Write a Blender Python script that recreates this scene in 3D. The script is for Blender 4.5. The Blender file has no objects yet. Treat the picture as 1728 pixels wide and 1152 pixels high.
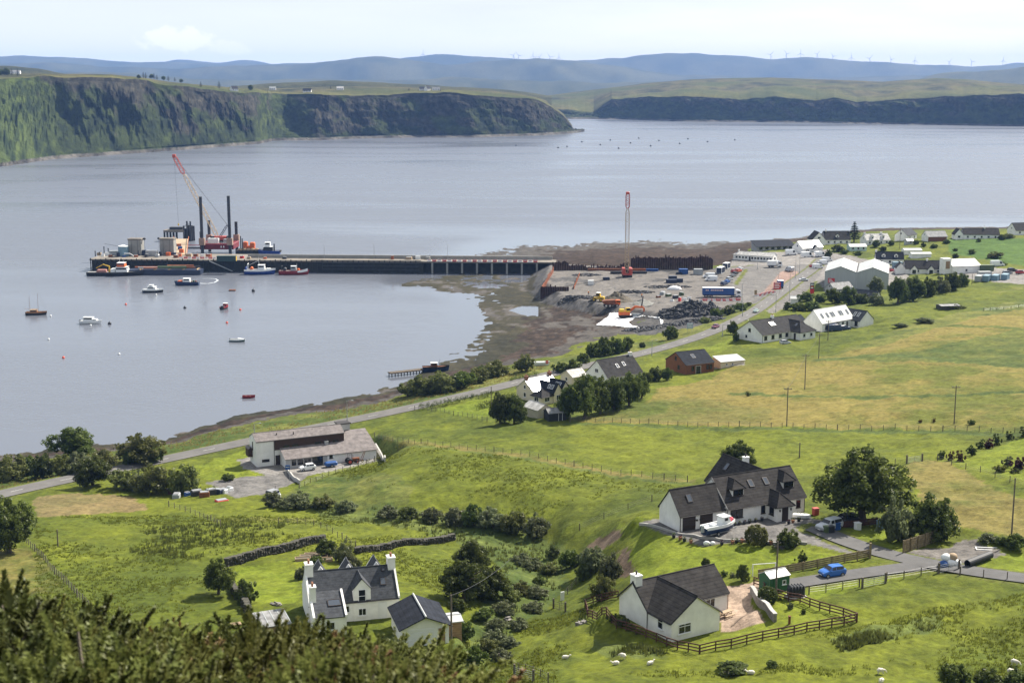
import bpy,math,random
import numpy as np
from math import sin,cos,pi,radians as R,sqrt,atan2,hypot
from mathutils import Vector,Matrix
random.seed(7)
SC = bpy.context.scene
COL = SC.collection
# ---------------------------------------------------------------- camera
CAM_Z,FPX,CU,CV,HORIZ = 95.0,2400.0,864.0,576.0,132.0
PITCH = math.atan((CV - HORIZ) / FPX)
cam_data = bpy.data.cameras.new('camera')
cam = bpy.data.objects.new('camera',cam_data)
COL.objects.link(cam)
cam.location = (0,0,CAM_Z)
cam.rotation_euler = (pi / 2 - PITCH,0,0)
cam_data.sensor_width = 36.0
cam_data.lens = 36.0 * FPX / 1728.0
cam_data.clip_start = 0.5
cam_data.clip_end = 60000.0
cam_data.dof.use_dof = True
cam_data.dof.focus_distance = 320.0
cam_data.dof.aperture_fstop = 2.6
SC.camera = cam
# ---------------------------------------------------------------- light, sky, exposure
SUN_AZ,SUN_EL = R(46),R(44)          # azimuth to the right of the view direction, elevation
sun_dir = Vector((sin(SUN_AZ) * cos(SUN_EL),cos(SUN_AZ) * cos(SUN_EL),sin(SUN_EL)))
sd = bpy.data.lights.new('sun','SUN')
sd.energy = 5.0
sd.angle = R(0.53)
sd.color = (1.0,0.93,0.82)
sun = bpy.data.objects.new('sun',sd)
COL.objects.link(sun)
sun.rotation_euler = sun_dir.to_track_quat('Z','Y').to_euler()
world = bpy.data.worlds.new('World')
SC.world = world
world.use_nodes = True
wn,wl = world.node_tree.nodes,world.node_tree.links
wn.clear()
w_out = wn.new('ShaderNodeOutputWorld')
w_bg = wn.new('ShaderNodeBackground')
w_bg.inputs['Strength'].default_value = 0.097
w_sky = wn.new('ShaderNodeTexSky')
w_sky.sky_type = 'NISHITA'
w_sky.sun_disc = False
w_sky.sun_elevation = SUN_EL
w_sky.sun_rotation = SUN_AZ            # measured from +Y, clockwise seen from above
w_sky.altitude = 50
w_sky.air_density = 1.0
w_sky.dust_density = 1.2
w_sky.ozone_density = 1.0
# thin high cloud and a bank of small cumulus, laid out by direction on the sky itself
w_tc = wn.new('ShaderNodeTexCoord')
w_sep = wn.new('ShaderNodeSeparateXYZ')
wl.new(w_tc.outputs['Generated'],w_sep.inputs[0])
w_map = wn.new('ShaderNodeMapping')
w_map.inputs['Scale'].default_value = (2.2,2.2,16.0)
wl.new(w_tc.outputs['Generated'],w_map.inputs[0])
w_n1 = wn.new('ShaderNodeTexNoise')
w_n1.inputs['Scale'].default_value = 1.7
w_n1.inputs['Detail'].default_value = 6
w_n1.inputs['Roughness'].default_value = 0.55
wl.new(w_map.outputs[0],w_n1.inputs[0])
w_r1 = wn.new('ShaderNodeValToRGB')
w_r1.color_ramp.elements[0].position = 0.33
w_r1.color_ramp.elements[0].color = (0.58,0.58,0.58,1)
w_r1.color_ramp.elements[1].position = 0.72
w_r1.color_ramp.elements[1].color = (0.97,0.97,0.97,1)
wl.new(w_n1.outputs[0],w_r1.inputs[0])
w_mix = wn.new('ShaderNodeMixRGB')
w_mix.inputs['Color2'].default_value = (4.5,4.7,4.85,1)
wl.new(w_r1.outputs[0],w_mix.inputs['Fac'])
w_hz = wn.new('ShaderNodeMapRange')
w_hz.inputs[1].default_value = 0.0
w_hz.inputs[2].default_value = 0.09
w_hz.inputs[3].default_value = 1.45
w_hz.inputs[4].default_value = 1.0
wl.new(w_sep.outputs[2],w_hz.inputs[0])
w_vl = wn.new('ShaderNodeVectorMath'); w_vl.operation = 'SCALE'
w_vl.inputs[0].default_value = (3.65,3.78,3.85)
wl.new(w_hz.outputs[0],w_vl.inputs['Scale'])
wl.new(w_vl.outputs[0],w_mix.inputs['Color2'])
wl.new(w_sky.outputs[0],w_mix.inputs['Color1'])
# cumulus: a soft window of directions times a puffy noise
def w_math(op,a,b=None,clamp=False):
 n = wn.new('ShaderNodeMath'); n.operation = op; n.use_clamp = clamp
 for i,x in enumerate((a,b)):
  if x is None: continue
  if isinstance(x,(int,float)): n.inputs[i].default_value = x
  else: wl.new(x,n.inputs[i])
 return n.outputs[0]
def cumulus(az,el,waz,wel,seed,prev,k=1.0):
 ux = w_math('SUBTRACT',w_math('DIVIDE',w_sep.outputs[0],w_sep.outputs[1]),az)
 uz = w_math('SUBTRACT',w_math('DIVIDE',w_sep.outputs[2],w_sep.outputs[1]),el)
 ax = w_math('DIVIDE',ux,waz); ay = w_math('DIVIDE',uz,wel)
 rr = w_math('ADD',w_math('MULTIPLY',ax,ax),w_math('MULTIPLY',ay,ay))
 win = w_math('SUBTRACT',1.0,rr)
 nz = wn.new('ShaderNodeTexNoise'); nz.inputs['Scale'].default_value = 1.0; nz.inputs['Detail'].default_value = 5
 nz.inputs['Roughness'].default_value = 0.6
 mp = wn.new('ShaderNodeMapping'); mp.inputs['Scale'].default_value = (95,95,150); mp.inputs['Location'].default_value = (seed,seed,0)
 wl.new(w_tc.outputs['Generated'],mp.inputs[0]); wl.new(mp.outputs[0],nz.inputs[0])
 body = w_math('ADD',win,w_math('MULTIPLY',w_math('SUBTRACT',nz.outputs[0],0.5),2.6))
 body = w_math('MULTIPLY',w_math('SUBTRACT',body,0.25),2.4,True)
 front = w_math('GREATER_THAN',w_sep.outputs[1],0.0)
 fac = w_math('MULTIPLY',w_math('MULTIPLY',body,front),k)
 mx = wn.new('ShaderNodeMixRGB'); mx.inputs['Color2'].default_value = (5.9,5.8,5.6,1)
 wl.new(fac,mx.inputs['Fac']); wl.new(prev,mx.inputs['Color1'])
 return mx.outputs[0]
c_out = cumulus(-0.232,0.0265,0.032,0.0105,3.0,w_mix.outputs[0],0.75)
c_out = cumulus(-0.195,0.0205,0.02,0.006,9.0,c_out,0.4)
wl.new(c_out,w_bg.inputs['Color'])
wl.new(w_bg.outputs[0],w_out.inputs['Surface'])
SC.view_settings.view_transform = 'Standard'
SC.view_settings.look = 'None'
SC.view_settings.exposure = 1.12
SC.view_settings.gamma = 1.0
SC.cycles.volume_bounces = 1
SC.cycles.max_bounces = 8
SC.cycles.diffuse_bounces = 3
SC.cycles.glossy_bounces = 3
SC.cycles.transmission_bounces = 4
SC.cycles.transparent_max_bounces = 12
SC.cycles.caustics_reflective = False
SC.cycles.caustics_refractive = False
SC.cycles.sample_clamp_indirect = 6.0
SC.cycles.use_denoising = True
# ---------------------------------------------------------------- pixel <-> world
_cp,_sp = cos(PITCH),sin(PITCH)
def ray(u,v):
 x,y = (u - CU) / FPX,-(v - CV) / FPX
 return np.array([x,_cp + y * _sp,-_sp + y * _cp])
def onz(u,v,z):                       # where the sight line meets the height z
 d = ray(u,v); t = (z - CAM_Z) / d[2]
 return np.array([d[0] * t,d[1] * t,z])
def ondist(u,v,y):                    # where it meets the depth y
 d = ray(u,v); t = y / d[1]
 return np.array([d[0] * t,y,CAM_Z + d[2] * t])
def zat(x,y,v):                       # height of the point above (x, y) that shows at row v
 k = -(v - CV) / FPX
 return CAM_Z + y * (-_sp + k * _cp) / (_cp + k * _sp)
def pix(p):
 x,y,z = p[0],p[1],p[2] - CAM_Z
 f = y * _cp - z * _sp; up = y * _sp + z * _cp
 return (CU + FPX * x / f,CV - FPX * up / f)
# ---------------------------------------------------------------- noise (numpy value noise)
def _h(ix,iy,s):
 n = (ix * 374761393 + iy * 668265263 + s * 974634777) & 0xFFFFFFFF
 n = ((n ^ (n >> 13)) * 1274126177) & 0xFFFFFFFF
 return ((n ^ (n >> 16)) & 0xFFFFFF) / 16777215.0
def vnoise(x,y,s=0):
 x = np.asarray(x,float); y = np.asarray(y,float)
 ix = np.floor(x).astype(np.int64); iy = np.floor(y).astype(np.int64)
 fx = x - ix; fy = y - iy
 fx = fx * fx * (3 - 2 * fx); fy = fy * fy * (3 - 2 * fy)
 a,b = _h(ix,iy,s),_h(ix + 1,iy,s)
 c,d = _h(ix,iy + 1,s),_h(ix + 1,iy + 1,s)
 return a + (b - a) * fx + (c - a) * fy + (a - b - c + d) * fx * fy
def fbm(x,y,s=0,o=4,r=0.5):
 t = 0; a = 1; n = 0
 for i in range(o):
  t = t + a * vnoise(x * 2 ** i + 17.3 * i,y * 2 ** i - 9.1 * i,s + i); n += a; a *= r
 return t / n                         # 0..1
def sstep(a,b,x):
 t = np.clip((x - a) / (b - a),0,1); return t * t * (3 - 2 * t)
# ---------------------------------------------------------------- mesh building
MATS = {}
KIDS = {}
def under(o,parent):
 o.parent = parent; KIDS.setdefault(parent.name,[]).append(o)
class MB:
 """collects shapes, then links them as ONE mesh object"""
 def __init__(s): s.v,s.f,s.m = [],[],[]
 def add(s,vs,fs,mi=0):
  b = len(s.v); s.v += [tuple(map(float,p)) for p in vs]
  s.f += [tuple(b + i for i in f) for f in fs]; s.m += [mi] * len(fs); return s
 def box(s,x0,x1,y0,y1,z0,z1,rz=0,c=None,mi=0):
  vs = [(x,y,z) for z in (z0,z1) for y in (y0,y1) for x in (x0,x1)]
  if rz:
   cx,cy = c if c else ((x0 + x1) / 2,(y0 + y1) / 2)
   C,S = cos(rz),sin(rz)
   vs = [(cx + (x - cx) * C - (y - cy) * S,cy + (x - cx) * S + (y - cy) * C,z) for x,y,z in vs]
  return s.add(vs,[(0,2,3,1),(4,5,7,6),(0,1,5,4),(2,6,7,3),(0,4,6,2),(1,3,7,5)],mi)
 def bbox(s,x0,x1,y0,y1,z0,z1,b=0.05,mi=0):      # a box with all vertical and top edges chamfered
  vs = [];
  def ring(z,i): return [(x0 + i + b,y0 + i,z),(x1 - i - b,y0 + i,z),(x1 - i,y0 + i + b,z),(x1 - i,y1 - i - b,z),(x1 - i - b,y1 - i,z),(x0 + i + b,y1 - i,z),(x0 + i,y1 - i - b,z),(x0 + i,y0 + i + b,z)]
  rs = [ring(z0 ,0),ring(z1 - b,0),ring(z1,b)]
  return s.loft(rs,mi=mi)
 def loft(s,rings,closed=True,cap=True,mi=0):
  n = len(rings[0]); vs = [p for r in rings for p in r]; fs = []
  for k in range(len(rings) - 1):
   for i in range(n if closed else n - 1):
    j = (i + 1) % n
    fs.append((k * n + i,k * n + j,(k + 1) * n + j,(k + 1) * n + i))
  if cap and closed:
   fs.append(tuple(range(n - 1,-1,-1))); fs.append(tuple((len(rings) - 1) * n + i for i in range(n)))
  return s.add(vs,fs,mi)
 def cyl(s,p,q,r0,r1=None,n=8,cap=True,mi=0):
  r1 = r0 if r1 is None else r1
  p,q = Vector(p),Vector(q); d = (q - p).normalized()
  a = d.orthogonal().normalized(); b = d.cross(a)
  rs = [[tuple(c + (a * cos(2 * pi * i / n) + b * sin(2 * pi * i / n)) * r) for i in range(n)] for c,r in ((p,r0),(q,r1))]
  return s.loft(rs,cap=cap,mi=mi)
 def tube(s,pts,r,n=6,mi=0):
  pts = [Vector(p) for p in pts]; rs = []
  for i,p in enumerate(pts):
   d = (pts[min(i + 1,len(pts) - 1)] - pts[max(i - 1,0)]).normalized()
   up = Vector((0,0,1)) if abs(d.z) < 0.95 else Vector((1,0,0))
   a = d.cross(up).normalized(); b = a.cross(d)
   rr = r[i] if isinstance(r,(list,tuple)) else r
   rs.append([tuple(p + (a * cos(2 * pi * k / n) + b * sin(2 * pi * k / n)) * rr) for k in range(n)])
  return s.loft(rs,mi=mi)
 def ell(s,c,r,nu=10,nv=6,z0=-1,mi=0):             # ellipsoid, cut below z0 (in radii)
  rs = []
  t0 = math.asin(max(-1,z0))
  for k in range(nv + 1):
   t = t0 + (pi / 2 - t0) * k / nv
   rr = max(cos(t),0.02)
   rs.append([(c[0] + r[0] * rr * cos(2 * pi * i / nu),c[1] + r[1] * rr * sin(2 * pi * i / nu),c[2] + r[2] * sin(t)) for i in range(nu)])
  return s.loft(rs,mi=mi)
 def prism(s,prof,y0,y1,mi=0,axis='y'):             # profile in x,z pulled along y (or in y,z along x)
  if axis == 'y': rs = [[(x,y,z) for x,z in prof] for y in (y0,y1)]
  else: rs = [[(y,x,z) for x,z in prof] for y in (y0,y1)]
  return s.loft(rs,mi=mi)
 def xf(s,M,i0=0):
  s.v[i0:] = [tuple(M @ Vector(p)) for p in s.v[i0:]]; return s
 def build(s,name,mat=None,parent=None,smooth=False):
  me = bpy.data.meshes.new(name)
  me.from_pydata(s.v,[],s.f);
  for m in (mat if isinstance(mat,(list,tuple)) else [mat]):
   if m: me.materials.append(MATS[m] if isinstance(m,str) else m)
  if any(s.m): me.polygons.foreach_set('material_index',s.m)
  if smooth: me.polygons.foreach_set('use_smooth',[True] * len(me.polygons))
  me.update()
  o = bpy.data.objects.new(name,me); COL.objects.link(o)
  if parent: under(o,parent)
  fix_normals(me)
  return o
import bmesh
def fix_normals(me):
 if len(me.polygons) > 30000: return
 bm = bmesh.new(); bm.from_mesh(me); bmesh.ops.recalc_face_normals(bm,faces=bm.faces); bm.to_mesh(me); bm.free()
def np_mesh(name,V,F,mat,parent=None,smooth=True,cols=None):
 me = bpy.data.meshes.new(name); V = np.ascontiguousarray(V,np.float32); F = np.ascontiguousarray(F,np.int32)
 me.vertices.add(len(V)); me.vertices.foreach_set('co',V.ravel())
 k = F.shape[1]
 me.loops.add(F.size); me.loops.foreach_set('vertex_index',F.ravel())
 me.polygons.add(len(F)); me.polygons.foreach_set('loop_start',np.arange(0,F.size,k,dtype=np.int32))
 me.polygons.foreach_set('loop_total',np.full(len(F),k,np.int32))
 me.polygons.foreach_set('use_smooth',np.full(len(F),smooth))
 for cn,c in (cols or {}).items():
  a = me.color_attributes.new(cn,'FLOAT_COLOR','POINT')
  a.data.foreach_set('color',np.ascontiguousarray(np.c_[c,np.ones(len(c))] if c.shape[1] == 3 else c,np.float32).ravel())
 me.update(calc_edges=True); me.validate()
 me.materials.append(MATS[mat] if isinstance(mat,str) else mat)
 o = bpy.data.objects.new(name,me); COL.objects.link(o)
 if parent: under(o,parent)
 return o
def thing(name,label,cat,loc=(0,0,0),rz=0,group=None):
 o = bpy.data.objects.new(name,None); COL.objects.link(o)
 o.empty_display_size = 0.5
 o.location = tuple(map(float,loc)); o.rotation_euler = (0,0,rz)
 return tag(o,label,cat,group)
def tag(o,label,cat,group=None):
 o['label'] = label; o['category'] = cat; o['kind'] = 'thing'
 if group: o['group'] = group
 return o
def kind(o,k): o['kind'] = k; return o
def copy_tree(root,loc,rz=None,sc=None,label=None,group=None):
 def cp(o,par):
  c = o.copy(); COL.objects.link(c)
  if par: under(c,par)
  for ch in list(KIDS.get(o.name,())): cp(ch,c)
  return c
 r = cp(root,None); r.location = tuple(map(float,loc))
 if rz is not None: r.rotation_euler = (0,0,rz)
 if sc is not None: r.scale = sc if isinstance(sc,tuple) else (sc,sc,sc)
 if label: r['label'] = label
 if group: r['group'] = group
 return r
# ---------------------------------------------------------------- materials
def mat(name,col,rough=0.8,metal=0.0,var=0.0,vscale=1.0,spec=0.35,bump=0.0,bscale=None,col2=None,trans=0.0,coat=0.0,stretch=None):
 m = bpy.data.materials.new(name); m.use_nodes = True
 nt = m.node_tree; b = nt.nodes['Principled BSDF']
 b.inputs['Roughness'].default_value = rough; b.inputs['Metallic'].default_value = metal
 b.inputs['Specular IOR Level'].default_value = spec
 if coat: b.inputs['Coat Weight'].default_value = coat; b.inputs['Coat Roughness'].default_value = 0.08
 c4 = (*col,1)
 b.inputs['Base Color'].default_value = c4
 if var or col2 or bump:
  tc = nt.nodes.new('ShaderNodeTexCoord'); nz = nt.nodes.new('ShaderNodeTexNoise')
  nz.inputs['Scale'].default_value = vscale; nz.inputs['Detail'].default_value = 5; nz.inputs['Roughness'].default_value = 0.65
  src = tc.outputs['Object']
  if stretch:
   mp = nt.nodes.new('ShaderNodeMapping'); mp.inputs['Scale'].default_value = stretch
   nt.links.new(src,mp.inputs[0]); src = mp.outputs[0]
  nt.links.new(src,nz.inputs[0])
  rp = nt.nodes.new('ShaderNodeValToRGB'); rp.color_ramp.elements[0].position = 0.32; rp.color_ramp.elements[1].position = 0.68
  lo = tuple(x * (1 - var) for x in col); hi = col2 or tuple(min(1,x * (1 + var)) for x in col)
  rp.color_ramp.elements[0].color = (*lo,1); rp.color_ramp.elements[1].color = (*hi,1)
  nt.links.new(nz.outputs[0],rp.inputs[0]); nt.links.new(rp.outputs[0],b.inputs['Base Color'])
  if bump:
   bp = nt.nodes.new('ShaderNodeBump'); bp.inputs['Strength'].default_value = bump; bp.inputs['Distance'].default_value = 0.1
   n2 = nz
   if bscale:
    n2 = nt.nodes.new('ShaderNodeTexNoise'); n2.inputs['Scale'].default_value = bscale; n2.inputs['Detail'].default_value = 4
    nt.links.new(src,n2.inputs[0])
   nt.links.new(n2.outputs[0],bp.inputs['Height']); nt.links.new(bp.outputs[0],b.inputs['Normal'])
 MATS[name] = m
 return m
def mat_leaf(name,c1,c2,c3=None,rough=0.6,tr=0.45,ns=0.35):
 """foliage: light and dark clumps by position, a different tint per plant, some light through the leaves"""
 m = bpy.data.materials.new(name); m.use_nodes = True
 nt = m.node_tree; N,Lk = nt.nodes,nt.links
 N.clear()
 out = N.new('ShaderNodeOutputMaterial')
 geo = N.new('ShaderNodeTexCoord'); nz = N.new('ShaderNodeTexNoise')
 nz.inputs['Scale'].default_value = ns; nz.inputs['Detail'].default_value = 4; nz.inputs['Roughness'].default_value = 0.7
 Lk.new(geo.outputs['Object'],nz.inputs[0])
 rp = N.new('ShaderNodeValToRGB'); e = rp.color_ramp.elements
 e[0].position = 0.3; e[0].color = (*c1,1); e[1].position = 0.7; e[1].color = (*c2,1)
 Lk.new(nz.outputs[0],rp.inputs[0])
 oi = N.new('ShaderNodeObjectInfo'); hs = N.new('ShaderNodeHueSaturation')
 mr = N.new('ShaderNodeMapRange'); mr.inputs[3].default_value = 0.75; mr.inputs[4].default_value = 1.25
 Lk.new(oi.outputs['Random'],mr.inputs[0]); Lk.new(mr.outputs[0],hs.inputs['Value'])
 mr2 = N.new('ShaderNodeMapRange'); mr2.inputs[3].default_value = 0.485; mr2.inputs[4].default_value = 0.515
 Lk.new(oi.outputs['Random'],mr2.inputs[0]); Lk.new(mr2.outputs[0],hs.inputs['Hue'])
 Lk.new(rp.outputs[0],hs.inputs['Color'])
 d = N.new('ShaderNodeBsdfDiffuse'); t = N.new('ShaderNodeBsdfTranslucent'); g = N.new('ShaderNodeBsdfGlossy')
 g.inputs['Roughness'].default_value = 0.45; g.inputs['Color'].default_value = (0.9,0.9,0.9,1)
 Lk.new(hs.outputs[0],d.inputs[0]); Lk.new(hs.outputs[0],t.inputs[0])
 m1 = N.new('ShaderNodeMixShader'); m1.inputs[0].default_value = tr
 Lk.new(d.outputs[0],m1.inputs[1]); Lk.new(t.outputs[0],m1.inputs[2])
 m2 = N.new('ShaderNodeMixShader'); m2.inputs[0].default_value = 0.012
 Lk.new(m1.outputs[0],m2.inputs[1]); Lk.new(g.outputs[0],m2.inputs[2])
 Lk.new(m2.outputs[0],out.inputs['Surface'])
 MATS[name] = m
 return m
# ================================================================ GROUND: control points (pixel column, row, height)
SHORE = [(-260,790),(-120,780),(0,768),(85,759),(200,751),(280,741),(350,716),(430,697),(500,684),(580,672),(640,659),(700,640),(740,610),(788,580),(818,548),(815,522),(790,503),(740,492),(682,484),(676,480),(700,477),(800,484),(880,478),(905,468),(905,455),(860,443),(815,434),(812,428),(850,421),(900,415),(1000,408),(1100,404),(1200,408),(1270,406),(1350,401),(1400,392),(1480,386),(1600,384),(1728,383),(1900,382)]
CP = []
for u,v in SHORE: CP.append((u,v,0.0))
# under water
CP += [(-100,700,-4),(100,690,-4),(300,660,-4),(500,620,-4),(650,560,-4),(720,520,-4),(400,500,-5),(0,560,-5),(600,480,-5),(550,420,-5),(700,420,-4),(800,395,-4),(1000,395,-4),(1200,393,-4),(1400,384,-4),(1650,374,-5),(1850,372,-5),(300,400,-5),(0,400,-5),(0,460,-5),(200,600,-5)]
# beach (seaweed flats)
CP += [(840,560,.4),(860,520,.3),(880,500,.35),(860,590,.6),(900,560,1.0),(960,570,1.4),(1000,562,1.6),(1080,562,2.2),(940,600,2.0),(820,610,.45),(780,620,.35),(700,650,1.0),(880,432,.25),(1000,420,.3),(1100,417,.35),(1200,420,.5),(1280,412,1.5),(1000,440,3.0),(1200,440,3.4),(1380,404,2.5),
       (660,668,1.2),(560,690,1.4),(430,706,1.4),(350,728,1.4),(300,742,1.2)]
# foot of the land along the road
CP += [(0,800,5),(0,830,7.6),(0,815,6.8),(150,775,5),(150,800,7.6),(280,755,4.5),(400,745,7),(350,740,4),(450,722,5),(450,735,7),(560,700,4.5),(640,700,7),(700,672,5),(700,685,7),(780,650,5.5),(830,655,8),(880,625,6),(900,635,8),(970,600,5.5),(1060,600,8),(1060,585,5.5),(1120,570,5),(1180,565,8),(1180,545,6.5),(1280,520,7),(1240,520,5.5),(1330,480,5.5),(1390,440,5.5),(1270,450,5),(1300,425,4.6),(1250,435,4.5)]
# village shelf
CP += [(1400,480,6.5),(1500,480,7),(1420,420,7),(1500,420,7.5),(1550,405,9.5),(1650,402,10),(1728,398,10.5),(1850,395,11),(1600,440,8),(1640,465,9.5),(1700,470,10.5),(1850,470,12),(1700,430,10),(1850,430,11),(1400,400,6),(1460,470,6.5),(1430,510,8),(1520,500,9.5),(1600,487,10.5)]
# hillside on the right
CP += [(1340,540,9.5),(1250,545,8.5),(1310,578,13),(1400,560,13.2),(1470,550,14),(1240,590,12.5),(1130,605,9.5),(1157,632,13),(1195,632,13.5),(1240,622,14),(1500,530,14),(1600,520,14),(1728,510,14.5),(1850,505,15),
       (1728,560,20),(1600,560,18.5),(1480,575,16.5),(1400,600,16),(1300,600,14.5),(1728,640,24),(1600,640,22),(1400,640,18.5),(1200,660,15.5),(1850,640,26),(1728,700,26.5),(1600,700,24.5),(1400,700,21.5),(1250,700,19),(1100,690,16),(1850,700,29)]
# fields in the middle
CP += [(1000,714,16.2),(1200,720,18.6),(1400,722,21.8),(1600,722,25),(1728,722,27),(900,705,14),(830,700,12.5),(930,690,12),(760,690,10),(700,706,9.5),(650,735,12),(760,740,13.5),(900,745,16),(1050,755,18.5),(1200,780,21.5),(1350,770,23.5),(1500,750,24.5),(1650,740,26),(1600,770,26.5),(1728,800,29),(1728,760,28),(1850,800,31),
       (1160,812,22),(1000,785,19.5),(880,765,18),(760,760,16.5),(700,755,15),(640,762,10.2),(620,790,9.9),(440,792,9.5),(400,780,8.5),(520,802,9.3),(480,830,11.5),(400,830,10.8),(760,800,18),(900,820,19.5),(1050,850,22),(640,820,16),(560,840,14),(700,850,16.5),(860,850,18),(950,880,19),
       (300,780,8),(250,830,9.5),(330,800,8.5),(150,850,11),(60,850,11.5),(0,870,13),(250,870,14),(100,900,17),(20,925,18.5),(-120,900,16),(-120,1000,23)]
# round the big house and the cottage
CP += [(1100,890,27),(1230,895,28.5),(1350,865,28),(1400,890,28.6),(1500,880,28.5),(1560,890,28.5),(1600,900,28.8),(1550,820,28),(1650,870,29),(1728,900,30),(1728,940,29.6),(1850,940,31),(1300,940,28.5),(1200,940,28),(1100,930,26.5),(1050,900,24.5),(1400,960,29),(1500,950,29.3),(1600,955,29.6),(1280,1000,28.6),(1340,1005,29),(1230,1040,28.2),(1132,1083,27.8),(1045,1050,26.2),(1000,1030,24.8),(1300,1050,28.8),(1450,1045,29.4),(1600,1050,30),(1728,1040,30.2),(1850,1040,31),(1728,1150,30.8),(1600,1150,30.8),(1400,1130,30.4),(1200,1140,30),(1050,1140,29),(900,1150,27.5),(1850,1150,31)]
# the burn
CP += [(560,862,14.5),(650,880,15),(760,895,15.5),(860,905,16),(930,915,16.3),(960,960,17.5),(940,1000,18.8),(890,1040,20),(830,1080,21.3),(790,1120,22.5),(1010,960,20.5),(1050,970,23.5),(1010,1000,21.5),(860,990,20.5),(800,1000,21.5)]
# near left
CP += [(300,900,17.5),(450,900,17.5),(600,920,19),(720,930,19.5),(820,930,18.5),(200,940,20),(350,980,22.5),(470,960,21.5),(560,960,22.5),(690,960,21.5),(500,1045,27.4),(610,1046,27.4),(700,1050,26.5),(760,1090,26),(400,1050,26.5),(250,1020,25),(100,1000,23.5),(300,1100,29.5),(100,1100,29),(500,1120,29.5),(-120,1100,29)]
P3 = [onz(*c) for c in CP]
# the slope below the viewpoint (out of frame below the picture)
for a in (-0.55,-0.3,-0.1,0.1,0.3,0.6):
 for y,z in ((1.5,93.4),(4,92.0),(8,90.0),(12,87.7),(20,84.0),(30,79),(45,70),(60,61.5),(80,51),(100,42),(120,35.5),(135,32)):
  left = 1.0 - sstep(-0.12,0.05,a)
  zz = z + left * 1.0 * (1 - sstep(22,60,y)) * sstep(3,10,y)
  if y > 110: zz -= 2.0 * left
  P3.append(np.array([a * y,y,zz]))
P3 = np.array(P3)
ASC = 2.6                                    # azimuth is stretched against log distance
PA = np.c_[P3[:,0] / P3[:,1] * ASC,np.log(P3[:,1])]
def _phi(r): return np.sqrt(r * r + 0.012 ** 2)
D = np.sqrt(((PA[:,None] - PA[None]) ** 2).sum(-1))
npt = len(P3)
A = np.zeros((npt + 3,npt + 3)); A[:npt,:npt] = _phi(D) - 0.004 * np.eye(npt)
A[:npt,npt] = 1; A[:npt,npt + 1:] = PA; A[npt,:npt] = 1; A[npt + 1:,:npt] = PA.T
W = np.linalg.solve(A,np.r_[P3[:,2],0,0,0])
def base_z(x,y):
 x = np.atleast_1d(np.asarray(x,float)); y = np.atleast_1d(np.asarray(y,float))
 q = np.c_[x / y * ASC,np.log(y)]; out = np.empty(len(q))
 for i in range(0,len(q),20000):
  c = q[i:i + 20000]
  d = np.sqrt((c[:,:1] - PA[:,0]) ** 2 + (c[:,1:] - PA[:,1]) ** 2)
  out[i:i + 20000] = _phi(d) @ W[:npt] + W[npt] + c @ W[npt + 1:]
 return out
NA = 720
AZ = np.linspace(-0.47,0.56,NA)
LY = np.r_[np.linspace(math.log(1.2),math.log(128),110)[:-1],np.linspace(math.log(128),math.log(960),660)]
NL = len(LY)
GX = (AZ[None,:] * np.exp(LY)[:,None]); GY = np.repeat(np.exp(LY)[:,None],NA,1)
GZ = base_z(GX.ravel(),GY.ravel()).reshape(NL,NA)
_near = np.interp(GY,[0,1.5,4,8,12,20,30,45,60,80,100,120,140],[93.5,93.3,91.8,89.6,87.4,83.4,78.5,69.5,60.5,50,41.5,35,30])
_near = _near + (1 - sstep(-.12,.05,GX / GY)) * 2.2 * (1 - sstep(20,55,GY)) * sstep(3,14,GY)
_w = 1 - sstep(100,140,GY); GZ = GZ * (1 - _w) + _near * _w
def _grid(x,y,Z):
 x = np.asarray(x,float); y = np.asarray(y,float)
 fa = np.clip((x / y - AZ[0]) / (AZ[1] - AZ[0]),0,NA - 1.001)
 ly = np.log(y); fl = np.clip(np.interp(ly,LY,np.arange(NL)),0,NL - 1.001)
 i = fl.astype(int); j = fa.astype(int); s = fl - i; t = fa - j
 return Z[i,j] * (1 - s) * (1 - t) + Z[i + 1,j] * s * (1 - t) + Z[i,j + 1] * (1 - s) * t + Z[i + 1,j + 1] * s * t
def gz(x,y): return _grid(x,y,GZ)
_TS = np.exp(np.linspace(math.log(6),math.log(960),1500))
def G(u,v,up=0.0):
 """where the sight line of a pixel first meets the ground (or the sea, height 0)"""
 d = ray(u,v); k = _TS / d[1]
 zr = CAM_Z + d[2] * k; zt = np.maximum(gz(d[0] * k,_TS),0.0)
 w = np.nonzero(zr <= zt + up)[0]
 if len(w) == 0 or w[0] == 0: return onz(u,v,0.0)
 i = w[0]; a = zr[i - 1] - zt[i - 1] - up; b = zt[i] + up - zr[i]
 y = _TS[i - 1] + (_TS[i] - _TS[i - 1]) * a / max(a + b,1e-9)
 p = np.array([d[0] * y / d[1],y,0.0]); p[2] = max(float(gz(p[0],p[1])),0.0)
 return p
def GL(pts): return np.array([G(u,v) for u,v in pts])
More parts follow.
